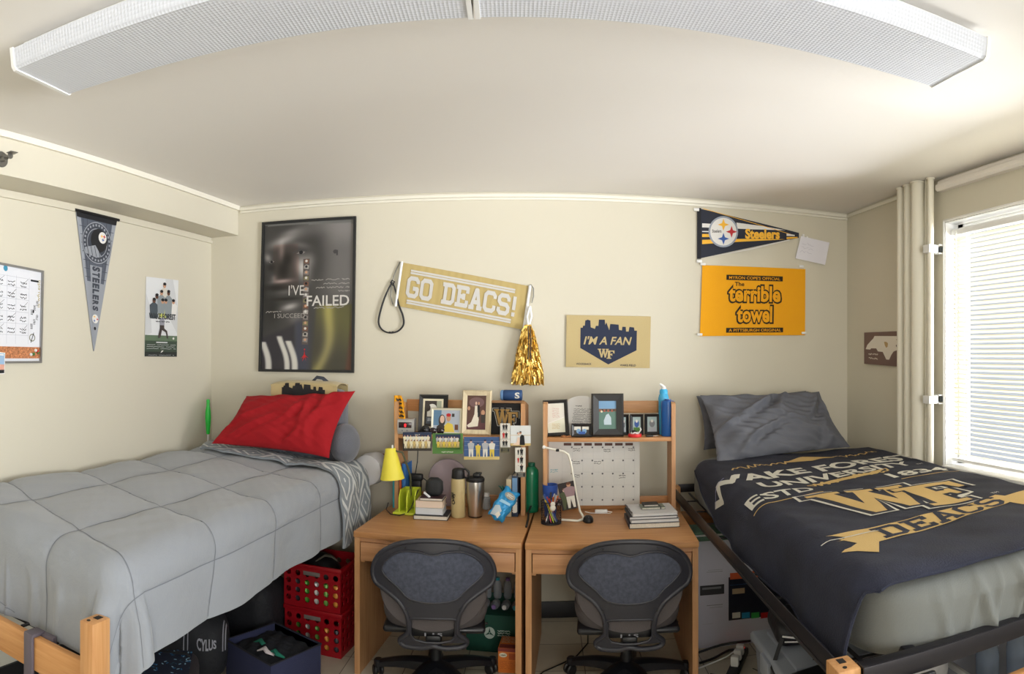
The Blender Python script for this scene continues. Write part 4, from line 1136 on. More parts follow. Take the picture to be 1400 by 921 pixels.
BLK = mat('blanket_navy', (33, 36, 52), .95, bump=(180, .35), var=(9, .10))
BWH = mat('blanket_white', (204, 202, 192), .95, bump=(180, .3)); BGD = mat('blanket_gold', (196, 165, 106), .95, bump=(180, .3))
def blmap(x, y, off=0.0):
    X, Y, Z, e, qx, qy = bedsurf(x, y, .011 + off)
    wv = .004 * (1 + vn(x * 3, y * 3, 5)) + .002 * (1 + math.sin(14 * x + 9 * y))
    hang = max(0, e - .13)
    if e > 0 and qx > qy:
        X -= (.012 + .55 * hang * .15 + .012 * math.sin(y * 7.5) * min(1, hang / .1) + .006 * math.sin(y * 17 + 1) * min(1, hang / .1)); 
    elif e > 0: Y -= .05 * min(1, e / .1)
    return (X, Y, Z + wv)
def blk_y0(x): return .075 + .15 * max(0, .35 - x) * 0 - .02 * math.sin(x * 4)
def blg(u, v):
    xl = -.095 - .035 * (1 - v) + .62 * max(0, v - .74) ; xr = 1.235
    x = xl + (xr - xl) * u
    y0 = .055 + .05 * u; y1 = 2.07 + .15 * u
    return blmap(x, y0 + (y1 - y0) * v)
bt = thing('blanket', 'dark navy college blanket with white and gold lettering across the right bed', 'blanket', tuple(RL), Rr)
bb = MB(); bb.use(BLK); bb.grid(blg, 120, 200, .006)
pr = Print(bb, lambda x, y, o=0: blmap(x, y, o + .0022), 1.0, (.0125, .0125), .00045); pr.clip = False
def row(x0, y0, x1, y1, h0, h1):
    """a slanting line of lettering: baseline ends and heights -> shape function on a unit box"""
    def f(u, v):
        return (x0 + (x1 - x0) * u, y0 + (y1 - y0) * u + (h0 + (h1 - h0) * u) * v)
    return f
def btext(s, f, m, layer=1, bold=.03):
    vs, fs = text_geo(s, bold); pr.raw([f(a, b) for a, b in vs], fs, m, layer)
btext('WAKE FOREST', row(-.03, 1.40, 1.29, 1.66, .17, .155), BWH, 2, .032)
btext('UNIVERSITY', row(.20, 1.235, 1.13, 1.475, .135, .12), BWH, 3, .028)
f = row(.19, 1.73, .50, 1.83, .09, .07)
for s_, f in (('collegiate', row(.20, 1.67, .55, 1.78, .07, .05)), ('tradition', row(.84, 1.90, 1.14, 1.90, .05, .06))):
    pass
def flour(f, seed, n=18, w=.010):
    r = random.Random(seed); P = [f((i + .5) / n, .5 + r.uniform(-.5, .5)) for i in range(n)]
    pr.line(P, w, BGD, 1)
flour(row(.18, 1.70, .56, 1.84, .10, .07), 3, 24); flour(row(.84, 1.88, 1.16, 1.95, .07, .07), 5, 24)
pr.poly([(.52, 1.86), (.68, 1.83), (.86, 1.92), (.68, 1.98)], BGD, 1)
flour(row(.40, 1.20, .93, 1.36, .07, .09), 9, 34, .012); pr.poly([row(.40, 1.19, .93, 1.34, .1, .1)(a, b) for a, b in ((0, .6), (.3, .2), (.8, .3), (1, 1), (.75, .75), (.3, .7))], BGD, 1)
btext('ESTD', row(.09, 1.03, .40, 1.12, .115, .085), BWH, 2, .02); pr.line([(.08, .985), (.41, 1.075)], .008, BGD, 1)
btext('1834', row(.84, 1.20, 1.20, 1.24, .11, .10), BWH, 2, .03); pr.line([(.86, 1.165), (1.22, 1.20)], .008, BGD, 1)
monogram(pr, 0, 1, 0, 1, BGD, BLK, BWH, 2, lambda u, v: (.30 + .72 * u, .60 + .42 * v + .05 * u))
btext('TM', row(1.01, .66, 1.05, .665, .02, .02), BWH, 2, 0)
btext('TM', row(1.14, 1.47, 1.18, 1.475, .02, .02), BWH, 2, 0)
pr.poly([(.16, .375), (.245, .385), (.33, .33), (.98, .515), (1.0, .455), (1.16, .50), (1.10, .55), (1.20, .64), (1.03, .605), (1.01, .645), (.95, .625), (.30, .475), (.155, .445), (.20, .41)], BGD, 1)
pr.poly([(.165, .40), (.25, .385), (.345, .335), (.27, .315), (.215, .215), (.135, .275), (.20, .33)], BGD, 1)
slab(pr, 'DEACS', 0, 1, 0, 1, BLK, 3, 1.5, 2.4, 0, row(.31, .335, .97, .515, .125, .125))
for a, b_, c, d in ((.12, .385, .20, .405), (.20, .405, .33, .43)): pr.line([(a, b_), (c, d)], .006, BWH, 4)
pr.line([(-.02, 1.55), (.02, 1.56), (.12, 1.58)], .006, mat('thread_lilac', (150, 150, 190), .9), 4)
bb.build('fleece', None, bt, sharp=80)
def hem(q):
    q.tube([Vector(blg(u / 60, 0)) + Vector((0, 0, 0)) for u in range(61)], .006, 6)
    q.tube([Vector(blg(0, u / 80)) for u in range(81)], .005, 6)
part('hem', bt, BLK, hem)
# pillow on the right bed
pillow('grey_pillow', 'rumpled dark grey pillow leaning on the wall at the head of the right bed', 'pillow', by(957, 540, 3.74), by(1120, 535, 3.74), by(1163, 611, 3.50), by(980, 633, 3.44), .085, PGRY, .028, 2.6, .05)
pillow('grey_pillow', 'second dark grey pillow mostly hidden behind the rumpled one, its left corner showing', 'pillow', by(952, 541, 3.84), by(1102, 534, 3.86), by(1120, 600, 3.80), by(962, 615, 3.76), .045, PGRY, .008, 4.1, .05)

# ================================================================== desks
class Desk:
    def __init__(s, fl, w, deg, lab):
        s.fl, s.w, s.a = Vector(fl), w, R_(deg)
        s.X = Vector((math.cos(s.a), math.sin(s.a), 0)); s.Y = Vector((-math.sin(s.a), math.cos(s.a), 0))
        s.t = thing('desk', lab, 'desk', tuple(s.fl), s.a); s.build()
    def build(s):
        t, w, D = s.t, s.w, .70
        part('desktop', t, OAK, lambda q: q.box(0, w, -.012, D, .69, .72, .004))
        for x in (0.002, w - .030): part('side_panel', t, OAKV, lambda q: q.prism([(.0, 0), (D - .01, 0), (D - .01, .6895), (.0, .6895)], x, x + .028, 'yz'))
        part('front_rail', t, OAKD, lambda q: q.box(.030, w - .030, .006, .024, .668, .6895))
        part('drawer', t, OAKD, lambda q: [q.box(.034, w - .034, -.002, .016, .574, .666, .003), q.box(.05, w - .05, .016, .40, .58, .592), q.box(.05, .062, .016, .40, .592, .655), q.box(w - .062, w - .05, .016, .4, .592, .655)])
        for x in (.030, w - .049): part('drawer_runner', t, OAKV, lambda q: q.box(x, x + .019, .02, .5, .56, .573))
        part('back_panel', t, OAKD, lambda q: q.box(.031, w - .031, D - .06, D - .04, .36, .689))
        # bookshelf hutch on top
        i0, i1 = .052, w - .040
        for x in (i0, i1 - .022): part('hutch_side', t, OAKV, lambda q: q.prism([(.50, .7205), (.695, .7205), (.695, 1.315), (.535, 1.345), (.505, 1.335), (.50, 1.315)], x, x + .022, 'yz'))
        part('hutch_shelf', t, OAK, lambda q: q.box(i0 + .022, i1 - .022, .503, .69, 1.128, 1.15, .002))
        part('hutch_top_rail', t, OAK, lambda q: q.box(i0 + .022, i1 - .022, .672, .69, 1.27, 1.34, .002))
        part('hutch_low_rail', t, OAK, lambda q: q.box(i0 + .022, i1 - .022, .672, .69, .7205, .79, .002))
    def pt(s, x, d, z): return s.fl + s.X * x + s.Y * d + Vector((0, 0, z))
    def at(s, px, d):
        """world point at desk depth d seen in column px"""
        r = ray(px, 0); p0 = s.fl + s.Y * d
        k = p0.dot(s.Y) / Vector((r.x, r.y, 0)).dot(s.Y)
        return Vector((r.x * k, r.y * k, 0))
    def R(s, px, d): p = s.at(px, d); return math.hypot(p.x, p.y)
    def z(s, px, py, d): return CAMZ - (py - V0) * s.R(px, d) / F
    def span(s, a, b, d): return (s.at(b, d) - s.at(a, d)).dot(s.X)
    def mid(s, a, b, d, z): p = (s.at(a, d) + s.at(b, d)) / 2; return (p.x, p.y, z)
DL = Desk((-.787, 3.145, 0), .84, -7.4, 'left oak desk with bookshelf hutch crowded with frames and cups')
DR = Desk((.062, 3.03, 0), .82, -6.5, 'right oak desk with bookshelf hutch and large calendar')
DA = R_(-7)
TOP, SHF = .7215, 1.151

# ================================================================== office chairs
CHB = mat('chair_shell', (46, 46, 53), .36, bump=(400, .1)); CHF = mat('chair_fabric', (70, 74, 88), .9, bump=(500, .3), var=(60, .12)); CHS = mat('chair_cushion', (84, 78, 78), .9, bump=(400, .3))
CPL = mat('chair_base', (24, 25, 30), .3)
def sheet(q, poly, fn, th, cut=.02):
    """solid plate from a 2-D outline bent by fn(x,z)->Vector, thickened along +y"""
    bm = bmesh.new(); bv = [bm.verts.new((a, b, 0)) for a, b in poly]
    for t in tessellate_polygon([[Vector((a, b, 0)) for a, b in poly]]):
        try: bm.faces.new([bv[i] for i in t])
        except ValueError: pass
    for ax in (0, 1):
        lo, hi = min(p[ax] for p in poly), max(p[ax] for p in poly); k = math.floor(lo / cut) + 1
        while k * cut < hi:
            bmesh.ops.bisect_plane(bm, geom=bm.verts[:] + bm.edges[:] + bm.faces[:], plane_co=(k * cut, 0, 0) if ax == 0 else (0, k * cut, 0), plane_no=(1, 0, 0) if ax == 0 else (0, 1, 0)); k += 1
    bm.verts.index_update()
    n = len(bm.verts); V = [fn(v.co.x, v.co.y) for v in bm.verts]
    fs = []
    for f in bm.faces:
        ix = [v.index for v in f.verts]
        if f.normal.z < 0: ix = ix[::-1]
        fs.append(ix); fs.append([i + n for i in ix][::-1])
    for e in bm.edges:
        if len(e.link_faces) == 1:
            a, b = e.verts[0].index, e.verts[1].index; fs.append([a, b, b + n, a + n])
    bm.free()
    q.add(V + [v + Vector((0, th, 0)) for v in V], fs)
def smooth_poly(P, n=4):
    out = []; N = len(P)
    for i in range(N):
        p0, p1, p2, p3 = (Vector(P[(i + k - 1) % N]) for k in range(4))
        for j in range(n):
            t = j / n
            out.append(tuple(.5 * ((2 * p1) + (-p0 + p2) * t + (2 * p0 - 5 * p1 + 4 * p2 - p3) * t * t + (-p0 + 3 * p1 - 3 * p2 + p3) * t ** 3)))
    return out
def office_chair(loc, rz, base_a, label):
    t = thing('office_chair', label, 'chair', loc, rz, None)
    # back shell, seen from behind: x right, z up, bowl opens towards the seat (+y)
    def bend(x, z): return Vector((x, -.245 + .9 * x * x + .10 * (z - .55) ** 2 * 3 - .10 * (z - .30), z))
    T = .792
    hood = [(0, T), (.14, T - .018), (.235, T - .075), (.272, T - .145), (.262, T - .205), (.215, T - .235), (.155, T - .275), (.118, T - .330), (.108, T - .385), (.112, T - .425), (.150, T - .462), (.13, T - .490), (.05, T - .492), (0, T - .480),
            (-.05, T - .492), (-.13, T - .490), (-.150, T - .462), (-.112, T - .425), (-.108, T - .385), (-.118, T - .330), (-.155, T - .275), (-.215, T - .235), (-.262, T - .205), (-.272, T - .145), (-.235, T - .075), (-.14, T - .018)]
    hp = smooth_poly(hood, 4)
    op = [(-.085, T - .350), (.085, T - .350), (.098, T - .375), (.082, T - .455), (-.082, T - .455), (-.098, T - .375)]
    # shell with the rectangular opening: a slit joins the outline to the hole
    ob = smooth_poly(op, 3)
    i0 = min(range(len(hp)), key=lambda i: (hp[i][0]) ** 2 + (hp[i][1] - T + .48) ** 2)
    j0 = min(range(len(ob)), key=lambda j: (ob[j][0]) ** 2 + (ob[j][1] - T + .455) ** 2)
    def area2(P): return sum(P[i - 1][0] * P[i][1] - P[i][0] * P[i - 1][1] for i in range(len(P)))
    if area2(hp) * area2(ob) > 0: ob = ob[::-1]; j0 = len(ob) - 1 - j0
    hole = ob[j0:] + ob[:j0 + 1]
    path = hp[:i0 + 1] + [(a, b) for a, b in hole] + [(hp[i0][0] + 1e-4, hp[i0][1])] + hp[i0 + 1:]
    shell = part('back_shell', t, CHB, lambda q: sheet(q, path, bend, .012, .025), sharp=50)
    def rimf(q):
        q.tube([bend(*p) + Vector((0, .004, 0)) for p in hp], .0115, 8, True)
        q.tube([bend(*p) + Vector((0, .002, 0)) for p in ob], .006, 6, True)
    part('back_rim', shell, CHB, rimf, sharp=80)
    pan = smooth_poly([(0, T - .062), (.06, T - .048), (.14, T - .052), (.205, T - .095), (.228, T - .140), (.205, T - .175), (.15, T - .215), (.10, T - .26), (0, T - .272), (-.10, T - .26), (-.15, T - .215), (-.205, T - .175), (-.228, T - .140), (-.205, T - .095), (-.14, T - .052), (-.06, T - .048)], 3)
    part('back_fabric', shell, CHF, lambda q: sheet(q, pan, lambda x, z: bend(x, z) + Vector((0, -.005 - .012 * max(0, 1 - (x / .22) ** 2 - ((z - T + .16) / .12) ** 2), 0)), .01, .02), sharp=80)
    part('shell_piping', shell, CHB, lambda q: q.tube([bend(*p) + Vector((0, -.006, 0)) for p in pan], .0045, 6, True), sharp=80)
    for x, z in ((-.12, T - .035), (.12, T - .035), (-.118, T - .31), (.118, T - .31)):
        part('screw', shell, BLACK, lambda q: q.cyl(tuple(bend(x, z) + Vector((0, -.006, 0))), .005, .006, 8, 'y'))
    # front cushion of the backrest, a wide oval pad whose lower lobes show on both sides
    part('back_cushion', t, CHS, lambda q: q.grid(lambda u, v: (lambda x, z, d: bend(x, z) + Vector((0, .045 + .035 * d, 0)))(.245 * math.cos(2 * PI * u) * math.sin(PI * v / 2 + 1e-3) * (1 + .0 * u), T - .245 + .195 * math.sin(2 * PI * u) * math.sin(PI * v / 2 + 1e-3), math.cos(PI * v / 2)), 40, 10, .05), sharp=80)
    # support bar with lettering and the lower spine
    part('back_support', t, BLACK, lambda q: [q.box(-.10, .10, -.20, -.175, T - .452, T - .405, .008), q.box(-.035, .035, -.215, -.10, T - .49, T - .44, .01), q.tube([(0, -.19, T - .44), (0, -.14, .31), (0, 0, .30)], .022, 8)])
    lt = MB(); lt.use(mat('label_grey', (150, 150, 156), .5))
    pr = Print(lt, lambda u, v, o=0: Vector((-.05 + .1 * u, -.2008 - o, T - .4505 + .020 * v)), 4.0)
    pr.text('L.I.S', .1, .9, .1, .9, lt.ms[0], 1, .02); lt.build('support_label', None, t)
    # seat: waterfall cushion on a pan
    def seatp(q):
        q.box(-.235, .235, -.16, .27, .335, .365, .015, 3)
    part('seat_pan', t, CPL, seatp)
    def seat(u, v):
        a = 2 * PI * u; p = 3.4; ca, sa = math.cos(a), math.sin(a); k = (abs(ca) ** p + abs(sa) ** p) ** (-1 / p)
        s = math.sin(min(1, v * 1.25) * PI / 2) if v < .8 else 1
        if v < .8: rr = s; z = .425 - .018 * (v / .8) ** 4
        else: rr = 1 - .05 * ((v - .8) / .2) ** 2; z = .407 - .05 * ((v - .8) / .2)
        return (.25 * ca * k * rr, .06 + .235 * sa * k * rr, z + .012 * (abs(ca) * rr) ** 2)
    part('seat', t, CHS, lambda q: q.grid(seat, 48, 14), sharp=80)
    # column and five star base
    part('gas_column', t, BLACK, lambda q: [q.cyl((0, .04, .10), .028, .14, 16), q.cyl((0, .04, .2), .014, .14, 12), q.box(-.07, .07, -.05, .12, .305, .337, .01)])
    part('height_lever', t, BLACK, lambda q: q.tube([(.05, .04, .32), (.20, .03, .315), (.25, .02, .31)], .006, 6))
    for k in range(5):
        a = base_a + k * 2 * PI / 5; c, s_ = math.cos(a), math.sin(a)
        def leg(q):
            n = 9; vs = []; fs = []
            for i in range(n):
                f = i / (n - 1); r = .02 + .28 * f; w = .040 * (1 - f) + .019 * f + .004; z = .125 - .050 * f + .012 * math.sin(PI * f); h = .045 * (1 - f) + .022 * f
                for dx, dz in ((-w, -h), (-w * .9, -.002), (-w * .4, .008), (w * .4, .008), (w * .9, -.002), (w, -h)):
                    vs.append((r * c - dx * s_, .04 + r * s_ + dx * c, z + dz))
            for i in range(n - 1):
                for j in range(6):
                    fs.append([i * 6 + j, i * 6 + (j + 1) % 6, (i + 1) * 6 + (j + 1) % 6, (i + 1) * 6 + j])
            fs += [[5, 4, 3, 2, 1, 0], [(n - 1) * 6 + j for j in range(6)]]
            q.add(vs, fs)
            q.cyl((.300 * c, .04 + .300 * s_, .052), .024, .034, 14, 'z', .006)
        part('leg', t, CPL, leg)
        def cas(q):
            M = Matrix.Translation((.300 * c, .04 + .300 * s_, 0)) @ Matrix.Rotation(a + .6 + k, 4, 'Z'); q.T = M
            q.cyl((-.026, -.008, .028), .028, .020, 18, 'x', .006); q.cyl((.006, -.008, .028), .028, .020, 18, 'x', .006); q.box(-.008, .008, -.02, .012, .02, .055, .004)
        part('caster', t, BLACK, cas)
    return t
office_chair((-.365, 3.06, 0), R_(4), R_(166), 'black swivel office chair pushed under the left desk')
office_chair((.545, 3.02, 0), R_(-7), R_(10), 'black swivel office chair pushed under the right desk')

# ================================================================== generic small builders
def frame_photo(name, label, loc, rz, w, h, bord, m, draw, lean=12, depth=.014, matb=None, group=None, cat='picture frame', roll=0):
    t = thing(name, label, cat, loc, (R_(-lean), R_(roll), rz), group)
    def fr(q):
        o, i = [(-w / 2, 0), (w / 2, 0), (w / 2, h), (-w / 2, h)], [(-w / 2 + bord, bord), (w / 2 - bord, bord), (w / 2 - bord, h - bord), (-w / 2 + bord, h - bord)]
        mid = [(a + (c - a) * .25, b + (d - b) * .25) for (a, b), (c, d) in zip(o, i)]
        vs = [(a, 0, b) for a, b in o] + [(a, -depth, b) for a, b in mid] + [(a, -depth * .45, b) for a, b in i] + [(a, 0, b) for a, b in i]
        fs = []
        for L in range(3):
            for k in range(4):
                j = (k + 1) % 4; fs.append([L * 4 + k, L * 4 + j, L * 4 + 4 + j, L * 4 + 4 + k])
        fs += [[k, 12 + k, 12 + (k + 1) % 4, (k + 1) % 4] for k in range(4)]
        q.add(vs, fs)
    part('frame', t, m, fr, sharp=20)
    b = MB(); iw, ih = w - 2 * bord, h - 2 * bord
    mb_ = 0.0
    if matb:
        b.use(matb[1]); b.box(-iw / 2, iw / 2, -.004, -.001, bord, h - bord); mb_ = matb[0]; b.build('mat_board', None, t); b = MB()
    mp = lambda u, v, o=0: Vector((-iw / 2 + mb_ + (iw - 2 * mb_) * u, -.0045 - o, bord + mb_ + (ih - 2 * mb_) * v))
    b.use(PAPER); b.grid(lambda u, v: mp(u, v), 1, 1, .002)
    draw(Print(b, mp, (iw - 2 * mb_) / (ih - 2 * mb_), None, .0003)); b.build('photo', None, t)
    part('backing', t, BLACK, lambda q: q.box(-w / 2 + .006, w / 2 - .006, .0005, .005, .006, h - .006))
    st = R_(lean)
    part('easel_leg', t, BLACK, lambda q: q.prism([(.005, h * .62), (.009, h * .62), (h * .62 * math.tan(R_(lean) * 1.5) + .006, .006 * 0 + h * .62 * 0 + .012), (h * .62 * math.tan(R_(lean) * 1.5), .012)], -w * .12, w * .12, 'yz'))
    return t
def book(label, loc, rz, w, d, h, cm, standing=False, pages=None, group=None, spine_draw=None, tilt=0):
    """lying: w across, d deep, h thick; standing: w = thickness, d deep, h tall, spine to the front"""
    t = thing('book', label, 'book', loc, (0, R_(tilt), rz), group)
    pm = pages or mat('book_pages', (226, 220, 206), .9, var=(300, .05)); c = .0018
    if standing:
        part('cover', t, cm, lambda q: [q.box(-w / 2, -w / 2 + c, 0, d, 0, h), q.box(w / 2 - c, w / 2, 0, d, 0, h), q.box(-w / 2, w / 2, -.001, c, 0, h, .001)])
        part('pages', t, pm, lambda q: q.box(-w / 2 + c, w / 2 - c, c, d - .003, .003, h - .003))
        if spine_draw:
            b = MB(); pr = Print(b, lambda u, v, o=0: Vector((-w / 2 + w * u, -.0014 - o, h * v)), w / h, None, .0003); spine_draw(pr); b.build('spine_print', None, t)
    else:
        part('cover', t, cm, lambda q: [q.box(-w / 2, w / 2, -d / 2, d / 2, 0, c), q.box(-w / 2, w / 2, -d / 2, d / 2, h - c, h), q.box(-w / 2 - .001, -w / 2 + c, -d / 2, d / 2, 0, h, .001)])
        part('pages', t, pm, lambda q: q.box(-w / 2 + c, w / 2 - .004, -d / 2 + .003, d / 2 - .003, c, h - c))
    return t
rnd = random.Random(11)
CA, CBk, CW = mat('crowd_navy', (44, 56, 84), .7), mat('crowd_dark', (60, 54, 50), .7), mat('crowd_white', (222, 220, 210), .7)
BRN2 = mat('hall_brown', (92, 64, 56), .7); SKYB = mat('photo_sky', (120, 160, 196), .7); TEAL = mat('teal', (40, 160, 176), .5); PSK2 = mat('print_pale_skin', (222, 186, 164), .7)
YPR = mat('print_yellow', (222, 196, 80), .7); PGRN = mat('print_field', (84, 128, 62), .7); PSIL = mat('print_silver', (176, 180, 186), .7)

# ------------------------------------------------------------------ left hutch
D = DL
def L(a, b, d=.56): return D.mid(a, b, d, SHF)
def dr_dog(p):
    p.rect(0, 1, 0, 1, CBk, 1); p.rect(.72, 1, .0, 1, mat('photo_sage', (168, 172, 150), .7), 2); p.ell(.45, .70, .28, .18, CW, 3); p.ell(.25, .72, .10, .12, CBk, 4); p.rect(.15, .7, .38, .58, CW, 3); p.rect(.1, .75, .1, .36, mat('photo_slate', (86, 92, 100), .7), 3); p.scrib(.2, .7, .2, .32, PSIL, 3, .02, 5, 4)
d = .60
frame_photo('picture_frame', 'black upright frame behind the cream landscape frame on the left hutch', L(571, 611, d), D.a, D.span(571, 611, d), .225, .026, BLACKF, dr_dog, 10, matb=(.012, CREAM))
def dr_couple(p):
    p.rect(0, 1, 0, 1, mat('photo_wall', (176, 184, 196), .7), 1); p.rect(0, .3, .3, 1, mat('photo_poster', (96, 130, 160), .7), 2); p.rect(.7, .8, .7, .85, CBk, 2); p.rect(.82, .95, .1, .35, BROWN, 2)
    p.ell(.33, .52, .13, .28, CBk, 3); p.poly([(.12, 0), (.14, .25), (.3, .4), (.46, .25), (.48, 0)], CBk, 4); p.ell(.34, .58, .085, .18, PSK2, 5)
    p.poly([(.42, 0), (.44, .3), (.56, .44), (.74, .36), (.82, .0)], YPR, 5); p.ell(.58, .66, .085, .18, SKIN, 6); p.ell(.58, .78, .09, .08, RED, 7)
d = .56
frame_photo('picture_frame', 'cream landscape frame with two people photo on the left hutch', L(589, 631, d), D.a, D.span(589, 631, d), .150, .013, mat('cream_frame', (222, 218, 196), .5), dr_couple, 10)
def dr_wed(p):
    p.rect(0, 1, 0, 1, BRN2, 1); p.ell(.5, .8, .4, .15, mat('photo_mauve', (120, 92, 92), .7), 2); p.rect(0, 1, 0, .22, mat('photo_carpet', (96, 58, 62), .7), 2)
    p.poly([(.42, .70), (.54, .70), (.56, .52), (.64, .30), (.60, .10), (.1, .06), (.02, .12), (.25, .22), (.40, .45)], mat('gown', (232, 224, 208), .7), 4); p.ell(.48, .77, .05, .05, PSK2, 5); p.poly([(.56, .72), (.66, .72), (.70, .40), (.58, .36)], INK, 4); p.ell(.62, .77, .045, .045, SKIN, 5); p.ell(.85, .5, .1, .08, SKIN, 3); p.rect(.76, .96, .2, .44, CBk, 3); p.ell(.1, .62, .07, .06, SKIN, 3)
d = .555
frame_photo('picture_frame', 'pale wood frame with a bride photo on the left hutch', L(630, 671, d), D.a + R_(-3), D.span(630, 671, d) * 1.0, .255, .031, wood('pale_wood', (226, 212, 180), (206, 190, 156), 2), dr_wed, 9)
d = .62
mb_ = MB()
frame_photo('logo_board', 'black square board with gold W F monogram at the right end of the left hutch', L(670, 713, d), D.a, D.span(672, 712, d), .178, .004, BLACKF, lambda p: [p.rect(0, 1, 0, 1, INK, 1), monogram(p, .07, .93, .22, .82, mat('old_gold', (176, 138, 70), .5), INK, CW, 2)], 5, cat='sign')
# blue drink can resting on top of the logo board and hutch rail
p = D.mid(684, 712, .665, 1.341)
t = thing('drink_sleeve', 'blue drink sleeve with a white S lying on top of the left hutch', 'can', (p[0], p[1], p[2]), D.a)
part('body', t, mat('sleeve_blue', (36, 72, 122), .6), lambda q: q.lathe([(.028, -.045), (.031, -.04), (.031, .058), (.028, .062)], (.005, 0, .031), 24, 'x'))
part('end_panel', t, mat('sleeve_pale', (110, 150, 200), .6), lambda q: q.lathe([(.0, -.062), (.026, -.062), (.030, -.055), (.030, -.0455), (.0, -.0455)], (.005, 0, .031), 24, 'x'))
b = MB(); pr = Print(b, lambda u, v, o=0: Vector((.005 + .02 + .035 * u, -.0312 * math.cos((v - .5) * 1.3), .031 + .0312 * math.sin((v - .5) * 1.3))) + Vector((0, -.0006 - o, 0)), 1, (.2, .1)); pr.text('S', .1, .9, .05, .95, CW, 1, .03); b.build('letter', None, t)
# alarm clock
d = .535
p = L(544.5, 568, d)
t = thing('alarm_clock', 'silver alarm clock with red glowing digits on the left hutch', 'clock', p, D.a + R_(8))
SILV = mat('silver_plastic', (176, 176, 176), .3, metal=.6)
part('body', t, SILV, lambda q: q.prism(smooth_poly([(-.035, .002), (.035, .0), (.045, .02), (.035, .082), (-.02, .088), (-.04, .075)], 3), -.048, .048, 'yz'))
b = MB(); b.use(mat('clock_face', (40, 10, 14), .2)); b.box(-.040, .034, -.0475, -.0435, .038, .070, .001); b.build('display', None, t)
b = MB(); pr = Print(b, lambda u, v, o=0: Vector((-.030 + .054 * u, -.0478 - o, .040 + .026 * v)), 2.0); pr.text('8', .42, .62, .15, .85, mat('led_red', (255, 30, 40), .4, emit=2.5), 1, .02); b.build('digits', None, t)
for x in (-.02, .008): part('button', t, GREYP, lambda q: q.cyl((x, -.045, .022), .005, .006, 10, 'y'))
# yellow towel bit over hutch side
q = MB(); q.use(YT)
dd = .505; x0 = .055
A = D.at(541, .53); xl = (A - D.fl).dot(D.X)
def yf(u, v):
    s = v * .42
    if s < .20: return D.pt(xl - .005 + .045 * u + .035 * (1 - s / .2) * u, .515 - .004 * math.sin(9 * u), 1.365 - .19 + s)
    return D.pt(xl - .005 + .045 * u, .515 + (s - .20) * .3 + .0, 1.365 + .012 * math.sin((s - .2) / .22 * PI) - (s - .2) * .3)
q.grid(lambda u, v: yf(u, v), 16, 30, .004)
pr = Print(q, lambda u, v, o=0: Vector(yf(u, v)) - D.Y * (o + .001), .3, (.1, .05)); pr.scrib(.3, .9, .16, .44, INK, 5, .02, 8)
q.build('draped_cloth', None, label='yellow cloth strip with black writing hung over the left hutch end', cat='cloth')
# round black things: sunglass case, small camera ball
p = L(576, 587, .53)
t = thing('round_speaker', 'small round black ball beside the silver clock on the left hutch', 'speaker', p, D.a)
part('body', t, BLACK, lambda q: q.ball((0, 0, .026), .027, (1, 1, .97)))
part('lens', t, mat('black_gloss', (10, 10, 12), .1), lambda q: q.ball((0, -.016, .028), .013))
p = L(590, 604, .53)
t = thing('sunglasses', 'folded dark sunglasses in front of the cream frame on the left hutch', 'sunglasses', p, D.a + R_(5))
for s in (-1, 1): part('lens', t, mat('smoke_lens', (34, 20, 26), .12), lambda q: q.ball((s * .022, -.004, .021), .021, (1, .22, .95)))
part('frame', t, BLACK, lambda q: [q.tube([(-.044, 0, .03), (0, -.003, .034), (.044, 0, .03)], .0028, 6), q.tube([(-.044, 0, .03), (-.04, .02, .02), (.03, .03, .012)], .0022, 6), q.tube([(.044, 0, .03), (.04, .024, .02), (-.03, .034, .012)], .0022, 6)])
# hanging photos below the left shelf
def card(name, label, x0, x1, y0, y1, draw, d=.497, rx=0, dy=0, group=None):
    tl, tr, br, bl = [hit(px, py, D.pt(0, d, 0), D.Y) for px, py in ((x0, y0), (x1, y0 + dy), (x1 + rx, y1 + dy), (x0 + rx, y1))]
    return panel(name, (tl, tr, br, bl), .0012, PAPER, draw, label, 'photo', group)
def team(p, bg, top, c1, c2, n, seed, rows=2):
    p.rect(0, 1, 0, 1, bg, 1); p.rect(0, 1, .68, 1, top, 2)
    r = random.Random(seed)
    for j in range(rows):
        for i in range(n):
            p.fig((i + .7 + .3 * (j % 2)) / (n + .8), .58 - .5 * (j + 1) / rows + .06, .46, c1[i % len(c1)] if j == 0 else c2[i % len(c2)], None, (SKIN, BROWN, PSK2)[r.randrange(3)], None, 3 + 3 * j, 1.1)
card('photo_card', 'leftmost team photo hanging under the left hutch shelf, players in cream', 551, 590, 590.5, 616, lambda p: [team(p, CBk, CA, (CREAM, CW), (CREAM, GOLD), 9, 1), p.text('2017', .42, .60, .78, .90, CW, 3), p.scrib(.1, .9, .70, .76, GREYP, 1, .02, 3)])
card('photo_card', 'middle team photo with green border hanging under the left hutch shelf', 591.5, 633, 592, 620, lambda p: [p.rect(0, 1, 0, 1, PGRN, 1), team(Print(p.b, lambda u, v, o=0: p.mp(.1 + .82 * u, .2 + .75 * v, o), p.asp), PGRN, CA, (PSIL, CW), (YPR, GOLD), 8, 2), p.scrib(.3, .7, .05, .13, CW, 1, .02, 3)], rx=0)
card('photo_card', 'rightmost blue photo of four baseball players hanging under the left hutch shelf', 634.5, 683, 597, 628, lambda p: [p.rect(0, 1, 0, 1, mat('stadium_blue', (62, 92, 140), .7), 1), p.rect(0, 1, 0, .14, mat('dirt', (206, 184, 120), .7), 2)] + [p.line([(0, v), (1, v)], .008, PSIL, 2) for v in (.45, .62, .8)] + [p.fig(u, .12, hh, a, c, PSK2, CA, 3) for u, hh, a, c in ((.20, .76, PSIL, CW), (.40, .62, YPR, YPR), (.60, .76, PSIL, CW), (.79, .74, CW, YPR))])
